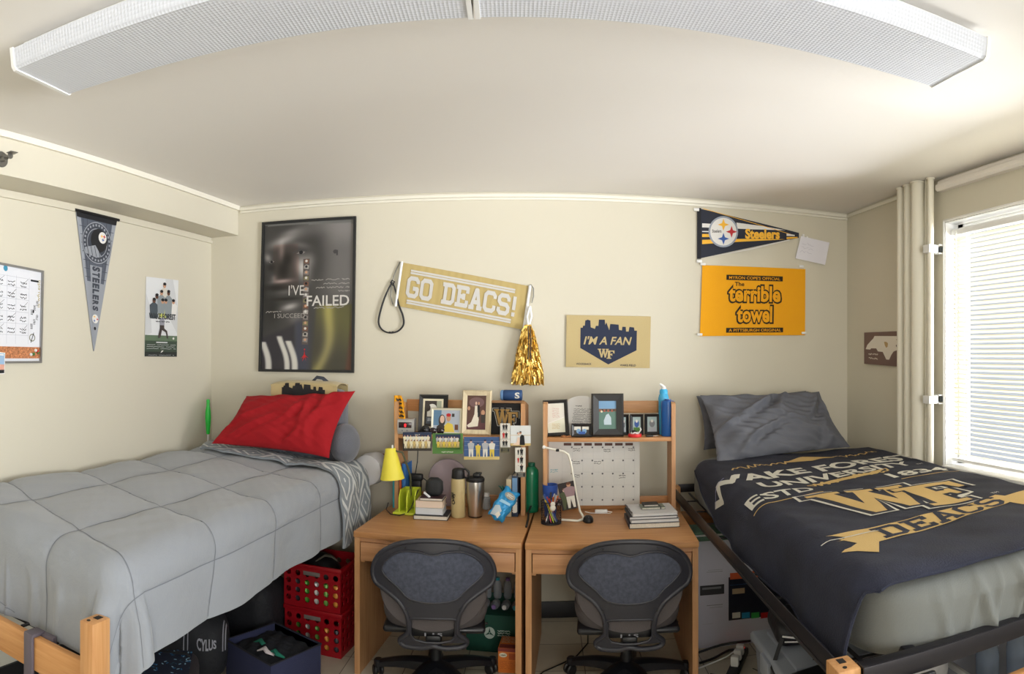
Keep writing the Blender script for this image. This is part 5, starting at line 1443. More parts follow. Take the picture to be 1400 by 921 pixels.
card('photo_strip', 'narrow photo booth strip in front of the W F board on the left hutch', 684, 697.5, 578.5, 611, lambda p: [p.rect(0, 1, 0, 1, CW, 1)] + [[p.fig(.35, .70 - k * .34, .28, RED if k == 1 else INK, None, PSK2, BROWN, 2), p.fig(.62, .70 - k * .34, .28, INK, None, SKIN, INK, 2), p.line([(0, .68 - k * .34), (1, .68 - k * .34)], .01, GREYP, 5)] for k in range(3)], d=.49)
card('photo_tag', 'tiny brown patterned tag under the narrow photo strip on the left hutch', 684.5, 697, 611.5, 618.5, lambda p: [p.rect(0, 1, 0, 1, mat('tag_olive', (100, 96, 72), .7), 1), p.ell(.15, .5, .08, .3, INK, 2), p.ell(.85, .5, .08, .3, INK, 2), p.scrib(.3, .7, .3, .7, INK, 1, .05, 2)], d=.489)
card('photo_card', 'wedding couple photo card stuck on the right end of the left hutch', 698, 725.5, 581.5, 609, lambda p: [p.rect(0, 1, 0, 1, mat('pale_sky', (222, 226, 226), .7), 1), p.rect(0, 1, 0, .12, GOLD, 2), p.line([(0, .52), (1, .52)], .02, GOLD, 2), p.poly([(.05, .04), (.3, .16), (.36, .42), (.46, .42), (.48, .04)], mat('blush_gown', (232, 206, 184), .7), 3), p.poly([(.46, .04), (.48, .45), (.56, .56), (.68, .50), (.72, .04)], INK, 4), p.ell(.40, .60, .05, .06, PSK2, 4), p.ell(.38, .62, .06, .05, BROWN, 3), p.ell(.50, .64, .055, .065, SKIN, 5), p.ell(.50, .69, .055, .03, INK, 6)], d=.490)
card('photo_strip', 'lower photo booth strip hanging below the wedding card by the green bottle', 704.5, 718.5, 611.5, 645, lambda p: [p.rect(0, 1, 0, 1, CW, 1)] + [[p.fig(.30, .70 - k * .33, .24, (INK, RED, CW)[k], None, PSK2, BROWN, 2, .8), p.fig(.62, .68 - k * .33, .30, INK, None, SKIN, INK, 2, 1.2)] for k in range(3)], d=.489)
card('photo_tag', 'tiny dark patterned tag under the lower photo strip by the green bottle', 705.5, 718.5, 645.5, 652, lambda p: [p.rect(0, 1, 0, 1, mat('tag_grey', (120, 118, 110), .7), 1), p.ell(.15, .5, .1, .4, INK, 2), p.ell(.85, .5, .1, .4, INK, 2), p.scrib(.3, .7, .3, .7, INK, 1, .05, 2)], d=.488)

# ------------------------------------------------------------------ left desktop
def T_(a, b, d): return D.mid(a, b, d, TOP)
# yellow desk lamp
p = T_(541, 556, .44)
t = thing('desk_lamp', 'yellow cone shaded desk lamp at the left end of the left desk', 'lamp', p, D.a)
YL = mat('lamp_yellow', (236, 222, 70), .5); LIME = mat('lime_plastic', (206, 218, 60), .4)
z0 = D.z(541, 613.5, .40) - TOP; z1 = D.z(541, 655, .40) - TOP; Ro = D.span(524, 556, .40) / 2
cx = -D.span(541, 548, .4) 
def shade(q):
    hx = cx + .0
    q.T = Matrix.Translation((cx - .012, -.03, z1)) @ Matrix.Rotation(R_(-4), 4, 'Y')
    q.lathe([(Ro, 0), (Ro * .42, z0 - z1), (Ro * .40, z0 - z1 + .001), (Ro * .0, z0 - z1 + .002)], (0, 0, 0), 32); q.lathe([(Ro * .97, 0.001), (Ro * .40, z0 - z1 - .002), (0, z0 - z1 - .002)], (0, 0, 0), 32)
part('lamp_shade', t, YL, shade)
part('finial', t, WHITEP, lambda q: q.cyl((cx - .012, -.03, z0), .005, .02, 8))
part('gooseneck', t, mat('lamp_dark', (70, 72, 50), .5), lambda q: q.tube([(.035, .02, .02), (.05, .02, .10), (.052, .01, .20), (.04, -.01, .26), (.015, -.025, z0 - .02), (cx, -.03, z0 - .012)], .006, 8))
part('base', t, LIME, lambda q: q.box(-.03, .105, -.07, .09, 0, .014, .006))
part('organizer', t, LIME, lambda q: [q.prism([(-.05, .012), (.075, .012), (.075, .13), (-.02, .13), (-.05, .09)], x, x + .006, 'yz') for x in (.0, .045, .09)] + [q.box(0, .096, .07, .076, .012, .13)], label='lime green letter divider')
# books standing at the left end
for (a, b_, hh, c, lab, dd) in ((534, 540.5, .245, TEAL, 'teal spine book standing at the left end under the left hutch', .52), (541, 546, .250, mat('orange_spine', (214, 92, 40), .6), 'orange spine book between the teal and blue books on the left desk', .53), (546.5, 552, .255, mat('blue_spine', (48, 110, 180), .6), 'blue spine book right of the orange one on the left desk', .53)):
    x0 = D.at(a, dd); pp = D.mid(a, b_, dd, TOP); book(lab, (pp[0] + D.X.x * .012, pp[1], TOP), D.a, max(.012, D.span(a, b_, dd) - .002), .13, hh, c, True)
# charger block behind the organiser with cables
p = T_(562, 574, .60)
t = thing('power_adapter', 'black power adapter cluster standing behind the lime divider', 'adapter', (p[0], p[1], TOP), D.a)
part('body', t, BLACK, lambda q: [q.box(-.03, .03, 0, .04, .0, .15, .006), q.box(-.035, .045, -.02, .02, .15, .19, .01)])
part('cable', t, BLACK, lambda q: q.tube([(0, 0, .19), (.012, 0, .26), (.01, .02, .34), (.012, .05, .42)], .003, 6))
part('cable', t, BLACK, lambda q: q.tube([(.04, 0, .17), (.075, -.01, .15), (.09, -.02, .10), (.06, -.04, .06), (.03, -.06, .04)], .003, 6))
q = MB()
q.tube([(*D.at(531, .43).xy, TOP + .05), (*D.at(528, .42).xy, TOP + .012), (*D.at(534, .36).xy, TOP + .004), (*D.at(546, .345).xy, TOP + .004), (*D.at(556, .38).xy, TOP + .01), (*D.at(562, .38).xy, TOP + .04), (*D.at(568, .40).xy, TOP + .10), (*D.at(572, .44).xy, TOP + .13)], .0028, 6)
q.build('charging_cable', BLACK, label='thin black cable looping on the left desk in front of the yellow lamp', cat='cable')
# stack of books with the black pouch
p = T_(570, 612, .40); zz = TOP
ang = D.a + R_(4)
for w_, d_, h_, c, pg, lab, off in ((.185, .16, .022, mat('notebook_black', (40, 42, 44), .6), None, 'wide thin black notebook at the bottom of the left desk stack', (.006, -.01)), (.15, .13, .034, mat('cover_white', (206, 208, 212), .5), mat('pages_white', (220, 222, 224), .8), 'white book, second from the bottom of the left desk stack', (-.004, .0)), (.15, .125, .036, mat('cover_cream', (222, 202, 176), .6), mat('pages_cream', (228, 208, 190), .8), 'cream paged book, third in the left desk stack', (-.004, .004)), (.125, .11, .014, mat('cover_plum', (70, 44, 48), .5), None, 'small plum notebook on top of the left desk stack', (.004, .0))):
    book(lab, (p[0] + off[0], p[1] + off[1], zz), ang, w_, d_, h_, c, pages=pg); zz += h_ + .0008
t = thing('zip_pouch', 'rounded black zip pouch with white tag on top of the book stack', 'pouch', (p[0] + .012, p[1] + .005, zz), ang)
part('body', t, mat('pouch_black', (32, 34, 36), .7, bump=(200, .2)), lambda q: q.box(-.047, .047, -.03, .035, 0, .098, .034, 6))
part('zip', t, BLACK, lambda q: q.tube([(-.048, 0, .03), (-.045, 0, .08), (-.02, 0, .10), (.02, 0, .10), (.045, 0, .08), (.048, 0, .03)], .003, 6))
part('tag', t, WHITEP, lambda q: [setattr(q, 'T', Matrix.Translation((-.035, -.036, .012)) @ Matrix.Rotation(R_(38), 4, 'Y')), q.box(-.022, .022, -.002, .001, -.006, .006, .001)])
# clear round plate behind
p = D.at(613, .655)
t = thing('clear_plate', 'large round clear plastic plate leaning at the back of the left desk', 'plate', (p.x, p.y, TOP), D.a)
part('disc', t, clear('clear_lilac', (196, 176, 186), .55, .25), lambda q: [q.cyl((0, 0, .155), .118, .004, 48, 'y')]); part('rim', t, clear('clear_rim', (150, 140, 148), .3, .3), lambda q: q.tube([(.118 * math.cos(k * PI / 24), .002, .155 + .118 * math.sin(k * PI / 24)) for k in range(48)], .0025, 6, True))
part('stand', t, clear('clear_lilac', (196, 176, 186), .55, .25), lambda q: q.box(-.04, .04, -.012, .016, 0, .04, .003))
# tan flask
p = T_(617, 636, .42); r = D.span(617, 636, .42) / 2
TAN = mat('flask_tan', (190, 172, 124), .45)
t = thing('flask', 'tan insulated bottle with black loop lid on the left desk', 'bottle', p, D.a)
part('body', t, TAN, lambda q: q.lathe([(r * .94, 0), (r, .006), (r, .195), (r * .96, .205), (r * .90, .212)], (0, 0, 0), 28))
part('lid', t, BLACK, lambda q: q.lathe([(r * .92, .209), (r * .95, .215), (r * .86, .255), (r * .66, .262), (0, .262)], (0, 0, 0), 24))
part('loop', t, BLACK, lambda q: q.tube([(r * .5, 0, .258), (r * 1.0, 0, .262), (r * 1.55, 0, .245), (r * 1.5, 0, .212), (r * .9, 0, .215)], .006, 8))
b = MB(); pr = Print(b, lambda u, v, o=0: Vector(((r + .0008 + o) * math.sin((u - .5) * 1.3 - .5), -(r + .0008 + o) * math.cos((u - .5) * 1.3 - .5), .07 + .07 * v)), .7, (.05, .2)); 
monogram(pr, .15, .75, .35, .95, INK, None, None, 1); pr.ring(.48, .2, .16, .06, INK, 1); b.build('monogram', None, t)
# steel tumbler
p = T_(637.5, 662, .44); r = D.span(637.5, 662, .44) / 2
t = thing('tumbler', 'stainless steel tumbler with black lid beside the tan bottle', 'tumbler', p, D.a)
part('body', t, mat('brushed_steel', (196, 192, 186), .28, metal=1, bump=(30, .02)), lambda q: q.lathe([(r * .74, .004), (r * .78, .01), (r * .80, .06), (r * .97, .105), (r, .185), (r * .98, .195)], (0, 0, 0), 32))
part('base', t, BLACK, lambda q: q.cyl((0, 0, 0), r * .76, .009, 28, 'z', .002))
part('lid', t, BLACK, lambda q: q.lathe([(r * 1.0, .193), (r * 1.03, .197), (r * 1.03, .208), (r * .9, .216), (0, .216)], (0, 0, 0), 28))
part('slider', t, BLACK, lambda q: [q.box(-.012, .03, -.02, .02, .215, .238, .01), q.box(.0, .036, -.012, .012, .23, .243, .005)])
# blue snack bag leaning
def bagf(u, v):
    uu, vv = 2 * u - 1, 2 * v - 1
    th = .022 * (max(0, 1 - uu ** 4)) ** .5 * (max(0, 1 - vv ** 6)) ** .5
    return uu, vv, th
p = T_(661, 697, .33); 
t = thing('snack_bag', 'crumpled bright blue snack bag leaning against the books on the left desk', 'snack bag', (p[0] - .012, p[1] - .01, TOP + .018), (R_(-18), R_(32), D.a))
BB = mat('foil_blue', (42, 148, 208), .3, metal=.2, bump=(30, .6))
def bag(q):
    for s in (1, -1):
        def g(u, v):
            if s < 0: u = 1 - u
            uu, vv, th = bagf(u, v); zz = .005 + .175 * v + .006 * math.sin(9 * u); w = .047 * (1 - .10 * vv * vv) + .003 * math.sin(v * 20)
            return (uu * w, -s * (th + .004 * vn(u * 4, v * 6, 2)), zz)
        q.grid(g, 20, 30)
part('bag', t, BB, bag, sharp=70)
b = MB(); pr = Print(b, lambda u, v, o=0: (lambda uu, vv, th: Vector((uu * .044, -(th + .0065 + o), .005 + .175 * v)))(*bagf(u, v)), .55, (.1, .1))
pr.ell(.55, .80, .34, .10, mat('label_taupe', (150, 150, 140), .5), 1); pr.scrib(.35, .75, .75, .85, CW, 2, .02, 3, 3); pr.poly([(.15, .5), (.85, .55), (.8, .62), (.2, .60)], mat('foil_pale', (150, 205, 235), .3), 1); pr.poly([(.1, .05), (.5, .1), (.6, .3), (.3, .42), (.08, .35)], mat('foil_silver', (180, 196, 206), .3), 1); pr.poly([(.35, .12), (.6, .05), (.65, .2), (.45, .25)], CW, 2)
b.build('print', None, t)
p = T_(684, 694, .47)
t = thing('plant_toy', 'small dark green tufted thing behind the blue snack bag', 'ornament', (p[0], p[1], TOP), D.a)
part('stem', t, BLACK, lambda q: q.box(-.012, .012, -.012, .012, 0, .14, .005)); part('tuft', t, mat('tuft_teal', (40, 96, 84), .8), lambda q: [q.tube([(0, 0, .13), (.02 * math.cos(k), .02 * math.sin(k), .16), (.034 * math.cos(k), .034 * math.sin(k), .165)], [.006, .005, .001], 5) for k in range(0, 7)])
# small white socket thing and jar
p = T_(661, 669, .62)
t = thing('pill_jar', 'small pale jar with white cap behind the steel tumbler', 'jar', (p[0], p[1], TOP), D.a)
part('jar', t, clear('jar_clear', (190, 196, 200), .35, .2), lambda q: q.cyl((0, 0, 0), .024, .07, 20, 'z', .004)); part('cap', t, WHITEP, lambda q: q.cyl((0, 0, .0705), .018, .022, 18, 'z', .003))
# books at the right end
def sp1(p): p.rect(.1, .9, .6, .95, mat('spine_pale_blue', (110, 150, 190), .6), 1); p.scrib(.3, .7, .1, .5, CW, 8, .06, 3, 2)
for (a, b_, hh, c, lab, dd, sd) in ((688.5, 691, .115, mat('cover_white', (206, 208, 212), .5), 'short thin white booklet standing left of the tan book on the left desk', .44, None), (692, 699, .205, mat('cover_tan', (190, 176, 146), .7), 'tall tan spine book near the right end of the left desk', .46, None), (699.5, 708, .222, mat('cover_midnight', (36, 50, 72), .5), 'thick blue and black spine book beside the right end panel of the left hutch', .47, sp1)):
    pp = D.mid(a, b_, dd, TOP); book(lab, (pp[0], pp[1], TOP), D.a, D.span(a, b_, dd) - .001, .15, hh, c, True, spine_draw=sd)
# green bottle between the desks
p = D.at(728, .56)
pp = Vector(((D.at(719, .60) + D.at(737, .60)) / 2).xy.to_3d()); 
t = thing('green_bottle', 'tall translucent green bottle standing between the two hutches', 'bottle', (pp.x - .005, pp.y, TOP), D.a)
GB = mat('green_plastic', (10, 120, 84), .2, coat=.5); r = D.span(718, 738, .6) / 2 * .98
part('body', t, GB, lambda q: q.lathe([(r * .88, 0), (r * .97, .005), (r, .03), (r, .215), (r * .94, .235), (r * .62, .25), (r * .5, .255)], (0, 0, 0), 28))
part('cap', t, mat('green_cap', (20, 100, 76), .4), lambda q: q.cyl((0, 0, .2555), r * .5, .020, 18, 'z', .002))
q = MB(); a_ = D.at(722, .50); q.tube([(pp.x - .01, pp.y - .045, TOP + .04), (*D.at(722.5, .47).xy, TOP + .03), (*D.at(722, .40).xy, TOP + .006), (*D.at(719.5, .25).xy, TOP + .004)], .006, 8, flat=.5)
q.build('carry_strap', BLACK, label='black strap trailing from the green bottle between the desks', cat='strap')

# ------------------------------------------------------------------ right hutch
D = DR
def dr_ticket(p): p.rect(0, 1, 0, 1, CW, 1); p.scrib(.3, .7, .5, .85, mat('faint_red', (200, 150, 140), .7), 6, .008, 5); p.line([(0, .32), (1, .52)], .02, PAPER, 3); p.poly([(0, 0), (1, 0), (1, .5), (0, .3)], mat('ticket_cream', (224, 224, 206), .7), 2); p.scrib(.25, .7, .12, .32, GOLD, 4, .01, 9, 3)
d = .56
frame_photo('picture_frame', 'black frame with a white ticket at the left end of the right hutch', L(744, 779, d), D.a + R_(3), D.span(744, 778, d), .205, .021, BLACKF, dr_ticket, 10, roll=-3)
# scalloped framed letter behind
p = L(777, 813, .62)
t = thing('scroll_plaque', 'pale arched plaque with a handwritten verse behind the small black frame', 'plaque', p, (R_(-6), 0, D.a))
h_ = .222; w_ = D.span(775, 815, .62)
ol = [(-w_ / 2 + .02, 0), (w_ / 2 - .02, 0), (w_ / 2, .02), (w_ / 2, h_ * .80)] + [(w_ / 2 * math.cos(PI * k / 12), h_ * .80 + h_ * .20 * math.sin(PI * k / 12)) for k in range(1, 12)] + [(-w_ / 2, h_ * .80), (-w_ / 2, .02)]
part('board', t, mat('pearl', (206, 202, 196), .35), lambda q: q.prism(ol[::-1], -.006, 0, 'xz'))
b = MB(); pr = Print(b, lambda u, v, o=0: Vector((-w_ / 2 + w_ * u, -.0066 - o, h_ * v)), w_ / h_); pr.scrib(.3, .5, .72, .76, INK, 1, .010, 1)
for k in range(9): pr.scrib(.24 - .01 * k + (.0), .95, .64 - k * .045, .675 - k * .045, INK, 1, .008, 20 + k)
b.build('verse', None, t)
d = .53
frame_photo('picture_frame', 'small black landscape frame in front of the arched plaque', L(781, 809, d), D.a, D.span(781, 809, d), .074, .016, BLACKF, lambda p: [p.rect(0, 1, 0, 1, CBk, 1), p.rect(0, .45, .55, 1, CW, 2), p.rect(.55, 1, .6, 1, CW, 2), p.ell(.3, .4, .15, .3, SKYB, 3), p.ell(.7, .4, .15, .3, SKYB, 3), p.rect(.3, .75, .0, .35, BLUE, 4)], 8)
def dr_grad(p): p.rect(0, 1, 0, 1, mat('lake_green', (96, 128, 118), .7), 1); p.rect(0, 1, .70, 1, SKYB, 2); p.rect(0, 1, .62, .72, mat('tree_brown', (120, 96, 80), .7), 3); [p.ell(.1 + .11 * k, .64 + .03 * (k % 2), .05, .035, (mat('roof_red', (170, 80, 64), .7), CBk)[k % 2], 4, 10) for k in range(8)]; p.poly([(.3, .15), (.72, .15), (.70, .40), (.55, .55), (.42, .50), (.28, .30)], mat('robe_pale', (190, 206, 216), .7), 5); p.ell(.16, .62, .06, .04, CREAM, 5)
d = .55
frame_photo('picture_frame', 'largest black frame standing in the middle of the right hutch', L(808.5, 853, d), D.a, D.span(808.5, 853, d), .240, .042, mat('slate_frame', (52, 52, 54), .4), dr_grad, 9, depth=.02)
for a, b_, dv, lab in ((847, 860, .615, 'leftmost of three small joined black frames, half behind the largest frame'), (861, 880, .62, 'middle small black frame behind the red ring on the right hutch'), (881, 902, .625, 'rightmost small black frame next to the blue bottle')):
    frame_photo('picture_frame', lab, L(a, b_, dv), D.a, D.span(a, b_, dv), .118, .017, BLACKF, lambda p: [p.rect(0, 1, 0, 1, mat('photo_pale', (170, 190, 190), .7), 1), p.ell(.5, .55, .3, .25, BLUE if a == 861 else GREYP, 2), p.ell(.5, .72, .15, .1, CW, 3), p.rect(.1, .9, 0, .3, PGRN if a == 861 else PSIL, 2)], 6, group='small black frames on the right hutch')
# red tape ring with white top
p = L(859, 877, .53)
t = thing('tape_measure', 'red ring with white and black top lying on the right hutch', 'tape roll', p, D.a)
part('ring', t, mat('bright_red', (214, 40, 44), .4), lambda q: q.lathe([(.014, 0), (.036, .001), (.037, .004), (.037, .015), (.034, .018), (.014, .018)], (0, 0, 0), 28))
part('ribbon', t, WHITEP, lambda q: [q.tube([(.02 * math.cos(k / 3), .012 * math.sin(k / 3), .021 + .004 * math.sin(k)) for k in range(18)], .004, 6), q.tube([(.02, 0, .02), (.034, 0, .04), (.03, .004, .05)], .004, 6)])
part('knob', t, BLACK, lambda q: q.ball((-.004, 0, .03), .011, (1.2, 1, .7)))
p = L(883, 893, .53)
t = thing('car_key', 'small black key fob lying beside the red ring on the right hutch', 'key', p, D.a + R_(12))
part('fob', t, BLACK, lambda q: q.box(-.022, .022, -.010, .010, 0, .010, .004)); part('blade', t, STEEL, lambda q: q.box(.022, .05, -.003, .003, .003, .006, .0008))
p = L(767, 781, .53)
t = thing('bracelet', 'thin tan bracelet lying at the front of the right hutch', 'bracelet', p, D.a); part('band', t, mat('copper_tan', (176, 116, 70), .4), lambda q: q.tube([(.026 * math.cos(k * PI / 12), .012 * math.sin(k * PI / 12), .004 + .003 * math.sin(k)) for k in range(24)], .003, 6, True))
# blue bottles
p = L(904, 922, .57); r = D.span(904, 922, .57) / 2
t = thing('water_bottle', 'matte blue bottle at the right end of the right hutch', 'bottle', p, D.a)
part('body', t, mat('matte_blue', (28, 92, 168), .35), lambda q: q.lathe([(r * .94, 0), (r, .006), (r, .185), (r * .94, .195), (r * .5, .198)], (0, 0, 0), 28)); part('neck', t, mat('deep_blue', (20, 70, 140), .35), lambda q: q.lathe([(r * .5, .198), (r * .5, .205), (0, .205)], (0, 0, 0), 20))
p = L(902, 918, .635); r = D.span(903, 917, .635) / 2
t = thing('water_bottle', 'light blue squeeze bottle with white spout behind the matte blue bottle', 'bottle', (p[0] - .012, p[1], p[2]), D.a)
part('body', t, clear('aqua_plastic', (70, 176, 224), .15, .2), lambda q: q.lathe([(r * .9, 0), (r, .01), (r, .19), (r * 1.05, .205), (r * .9, .225), (r * .75, .232)], (0, 0, 0), 24)); part('collar', t, mat('aqua', (60, 170, 220), .4), lambda q: q.lathe([(r * .8, .232), (r * .8, .25), (r * .6, .258)], (0, 0, 0), 24))
part('spout', t, WHITEP, lambda q: [q.cyl((0, 0, .257), r * .5, .012, 16, 'z', .003), q.tube([(r * .3, 0, .266), (-r * .2, 0, .276), (-r * .75, 0, .288)], [.008, .008, .006], 8)])
# wall calendar board behind, leaning at the back
tlx, trx = 744, 875
cy = .662
cs = [hit(px, py, D.pt(0, cy, 0), D.Y) for px, py in ((745, 596), (874.5, 596), (874.5, 690), (744, 690))]
def cal(p):
    GL = mat('cal_line', (176, 178, 180), .6)
    p.rect(.04, .045, .0, .98, GL, 1)
    for i in range(7):
        u = .235 + i * .108
        p.rect(u - .045 + .01, u + .035 + .01, .868, .905, BRN2, 2)
        for j in range(5):
            v = .842 - j * .190
            if j < 4 or True: p.ell(u + .05, v, .009, .013, mat('cal_dot', (110, 112, 116), .6), 2, 10)
    for i in range(8): p.line([(.185 + i * .1085, 0), (.185 + i * .1085, .86)], .0015, GL, 1)
    for j in range(6): p.line([(.185, .865 - j * .190), (.97, .865 - j * .190)], .0015, GL, 1)
    for k, (u, v) in enumerate(((.30, .635), (.52, .635), (.30, .82), (.62, .81), (.78, .43), (.88, .82), (.30, .44))): p.scrib(u, u + .07, v - .04, v + .015, INK, 2, .005, 60 + k, 2)
    p.scrib(.06, .14, .47, .53, TEAL, 2, .005, 77, 2)
panel('desk_calendar', cs, .004, mat('cal_board', (214, 214, 210), .4), cal, 'large white dry erase month calendar leaning at the back of the right desk', 'calendar')
def T_(a, b, d): return D.mid(a, b, d, TOP)
# blue cup
p = T_(741.5, 763, .50); r = D.span(741.5, 763, .5) / 2
t = thing('cup', 'blue plastic cup behind the mesh pen holder', 'cup', p, D.a)
part('cup', t, mat('cup_blue', (46, 84, 170), .4), lambda q: q.lathe([(0, .002), (r * .72, 0), (r * .74, .004), (r, .175), (r * .97, .175), (r * .72, .008), (0, .008)], (0, 0, 0), 28))
# pen holder
p = T_(739, 768, .36); r = D.span(740, 767.5, .36) / 2
MESH = mat('mesh_black', (28, 28, 32), .5)
t = thing('pen_holder', 'black wire mesh pen holder full of pens on the right desk', 'pen holder', p, D.a)
PHH = .115
def mesh(q):
    n = 30
    for k in range(n):
        a = 2 * PI * k / n
        for s in (1, -1):
            q.tube([(r * math.cos(a + s * f * .9), r * math.sin(a + s * f * .9), .004 + (PHH - .008) * f) for f in (0, .25, .5, .75, 1)], .0007, 4)
part('mesh_wall', t, MESH, mesh)
part('rim', t, MESH, lambda q: q.tube([(r * math.cos(k * PI / 16), r * math.sin(k * PI / 16), PHH) for k in range(32)], .0028, 6, True))
part('base', t, MESH, lambda q: q.cyl((0, 0, 0), r + .001, .006, 30))
PC = (('red', (214, 60, 40)), ('orange', (232, 110, 40)), ('white', (226, 226, 226)), ('black', (40, 40, 46)), ('pink', (220, 90, 120)), ('lime', (200, 220, 60)), ('grey', (150, 154, 160)), ('blue', (50, 90, 180)), ('yellow', (236, 200, 60)))
rnd = random.Random(21)
for k in range(13):
    nm, c = PC[k % len(PC)]
    a = 2 * PI * k / 13 + .2; b0 = Vector((r * .62 * math.cos(a + 2.6), r * .62 * math.sin(a + 2.6), .008)); tp = Vector((r * .75 * math.cos(a), r * .75 * math.sin(a), .115 + .004 * (k % 4) * 3))
    dirn = (tp - b0).normalized(); Ln = .14 + .006 * (k % 4)
    m4 = Matrix.Translation(Vector(p) + Matrix.Rotation(D.a, 3, 'Z') @ b0) @ (Matrix.Rotation(D.a, 3, 'Z') @ dirn).to_track_quat('Z', 'Y').to_matrix().to_4x4()
    t2 = thing('pen', ('tall' if k % 2 else 'short') + ' ' + nm + ' pen standing in the black mesh holder' + (' near its back' if math.sin(a) > 0 else ' near its front'), 'pen', m4.to_translation(), tuple(m4.to_euler()), 'pens in the mesh holder')
    part('barrel', t2, mat('pen_' + nm, c, .35), lambda q: q.lathe([(.001, 0), (.0042, .012), (.0042, Ln - .035)], (0, 0, 0), 8))
    part('cap', t2, mat('pen_cap_' + nm, [x * .8 for x in c], .35), lambda q: q.lathe([(.0048, Ln - .035), (.0048, Ln), (.002, Ln + .004)], (0, 0, 0), 8))
q = MB(); c = Vector(p) + D.X * .012 - D.Y * (r + .004)
q.ball((c.x, c.y, TOP + .112), .013, (1, .6, .9)); q.ball((c.x, c.y, TOP + .092), .015, (1, .6, 1.1)); q.use(CW)
q.build('clip_figure', mat('figure_yellow', (222, 190, 90), .5), label='tiny yellow and white charm clipped to the pen holder rim', cat='charm')
# white bent tube desk lamp
p = T_(766, 800, .46)
t = thing('tube_lamp', 'white bent tube lamp frame standing on the right desk beside the pen holder', 'lamp', p, D.a)
def tubel(q):
    P = [((D.at(px, dd) - Vector(p)).dot(D.X), (D.at(px, dd) - Vector(p)).dot(D.Y), zz) for px, dd, zz in ((743.5, .50, D.z(743, 611, .5) - TOP), (757, .50, D.z(757, 614, .5) - TOP), (771, .50, D.z(771, 617, .5) - TOP), (777, .50, D.z(777, 621, .5) - TOP), (780, .50, D.z(780, 630, .5) - TOP), (784, .49, D.z(784, 652, .49) - TOP), (789, .48, D.z(789, 680, .48) - TOP), (793, .47, .035), (797.5, .45, .012), (797, .41, .008), (790, .38, .007), (768, .40, .007))]
    pts = []
    for i in range(len(P) - 1):
        a, b = Vector(P[i]), Vector(P[i + 1]); pts += [a, a.lerp(b, .5)]
    q.tube([*pts, P[-1]], .0062, 8)
part('tube', t, mat('enamel_white', (232, 230, 216), .3), tubel, sharp=80)
part('joint', t, BLACK, lambda q: q.cyl(((D.at(762, .5) - Vector(p)).dot(D.X) - .008, (D.at(762, .5) - Vector(p)).dot(D.Y), D.z(762, 615.2, .5) - TOP), .0075, .018, 10, 'x'))
part('tip', t, WHITEP, lambda q: q.ball(((D.at(743.5, .5) - Vector(p)).dot(D.X), (D.at(743.5, .5) - Vector(p)).dot(D.Y), D.z(743, 611, .5) - TOP), .010))
# unframed photo leaning behind pens
tl, tr, br, bl = [hit(px, py, D.pt(0, .43, 0), D.Y) for px, py in ((762, 661.5), (784, 656.5), (790, 694), (769, 698))]
def two(p): p.rect(0, 1, 0, 1, mat('photo_night', (44, 36, 38), .6), 1); p.fig(.35, .02, .78, mat('camo', (84, 92, 64), .7), mat('camo', (84, 92, 64), .7), PSK2, BROWN, 2, 1.3); p.fig(.66, .06, .92, mat('shirt_mauve', (160, 134, 140), .7), CW, SKIN, BROWN, 5, 1.2)
panel('loose_photo', (tl, tr, br, bl), .0012, PAPER, two, 'dark photo of two people leaning against the white lamp tube', 'photo')
# mouse
p = T_(797.5, 811, .40)
t = thing('mouse', 'small black computer mouse on the right desk', 'mouse', p, D.a + R_(4))
part('shell', t, BLACK, lambda q: q.ball((0, 0, .006), .028, (1.0, 1.55, .95), 20, 12)); part('wheel', t, DGREY, lambda q: q.cyl((-.003, -.028, .026), .006, .006, 10, 'x'))
# white power strip & cable
p = T_(812, 832, .58)
t = thing('adapter_strip', 'white adapter with short cord at the back of the right desk', 'adapter', p, D.a)
part('body', t, WHITEP, lambda q: q.box(-.035, .035, -.015, .015, 0, .018, .005)); part('cord', t, WHITEP, lambda q: q.tube([(.035, 0, .008), (.06, -.005, .005), (.05, -.03, .004), (-.06, -.02, .004), (-.09, .01, .004)], .0025, 6))
# notebooks pile
p = T_(855, 926, .36); zz = TOP; a2 = D.a + R_(3)
for w_, d_, h_, c, pg, lab, off in ((.262, .23, .026, mat('binder_navy', (36, 42, 54), .5), None, 'dark navy binder at the bottom of the right desk pile', (0, 0)), (.250, .225, .016, mat('nb_grey', (170, 170, 172), .5), mat('pg', (224, 224, 222), .8), 'grey notebook, second from the bottom of the right desk pile', (.004, .002)), (.25, .22, .014, mat('nb_black', (44, 44, 46), .5), mat('pg', (224, 224, 222), .8), 'black covered notebook in the middle of the right desk pile', (-.004, .004)), (.235, .215, .014, mat('nb_white', (206, 206, 208), .5), mat('pg', (224, 224, 222), .8), 'pale top notebook of the large pile on the right desk', (.002, .006)), (.125, .09, .010, mat('nb_sage', (128, 134, 120), .6), None, 'small sage notebook with black strap on the pale notebook', (.008, .02)), (.080, .070, .010, mat('wallet_black', (44, 42, 42), .5), None, 'black wallet sized book topmost on the right desk pile', (.0, .03))):
    bk_ = book(lab, (p[0] + off[0], p[1] + off[1], zz), a2 + R_(2) * (zz > .77), w_, d_, h_, c, pages=pg); zz += h_ + .0008
    if 'sage' in lab: part('elastic_strap', bk_, BLACK, lambda q: q.box(.035, .040, -.046, .046, -.0005, h_ + .0006))
q = MB(); pp = Vector(p) - D.X * .118
q.tube([(pp.x, pp.y + .02 * k / 9 - .09 + k * .02, TOP + .070 + .002 * math.sin(k * 2)) for k in range(10)], .004, 6); q.build('spiral_binding', DGREY, label='dark spiral binding rod lying on the left side of the right desk pile', cat='binding')

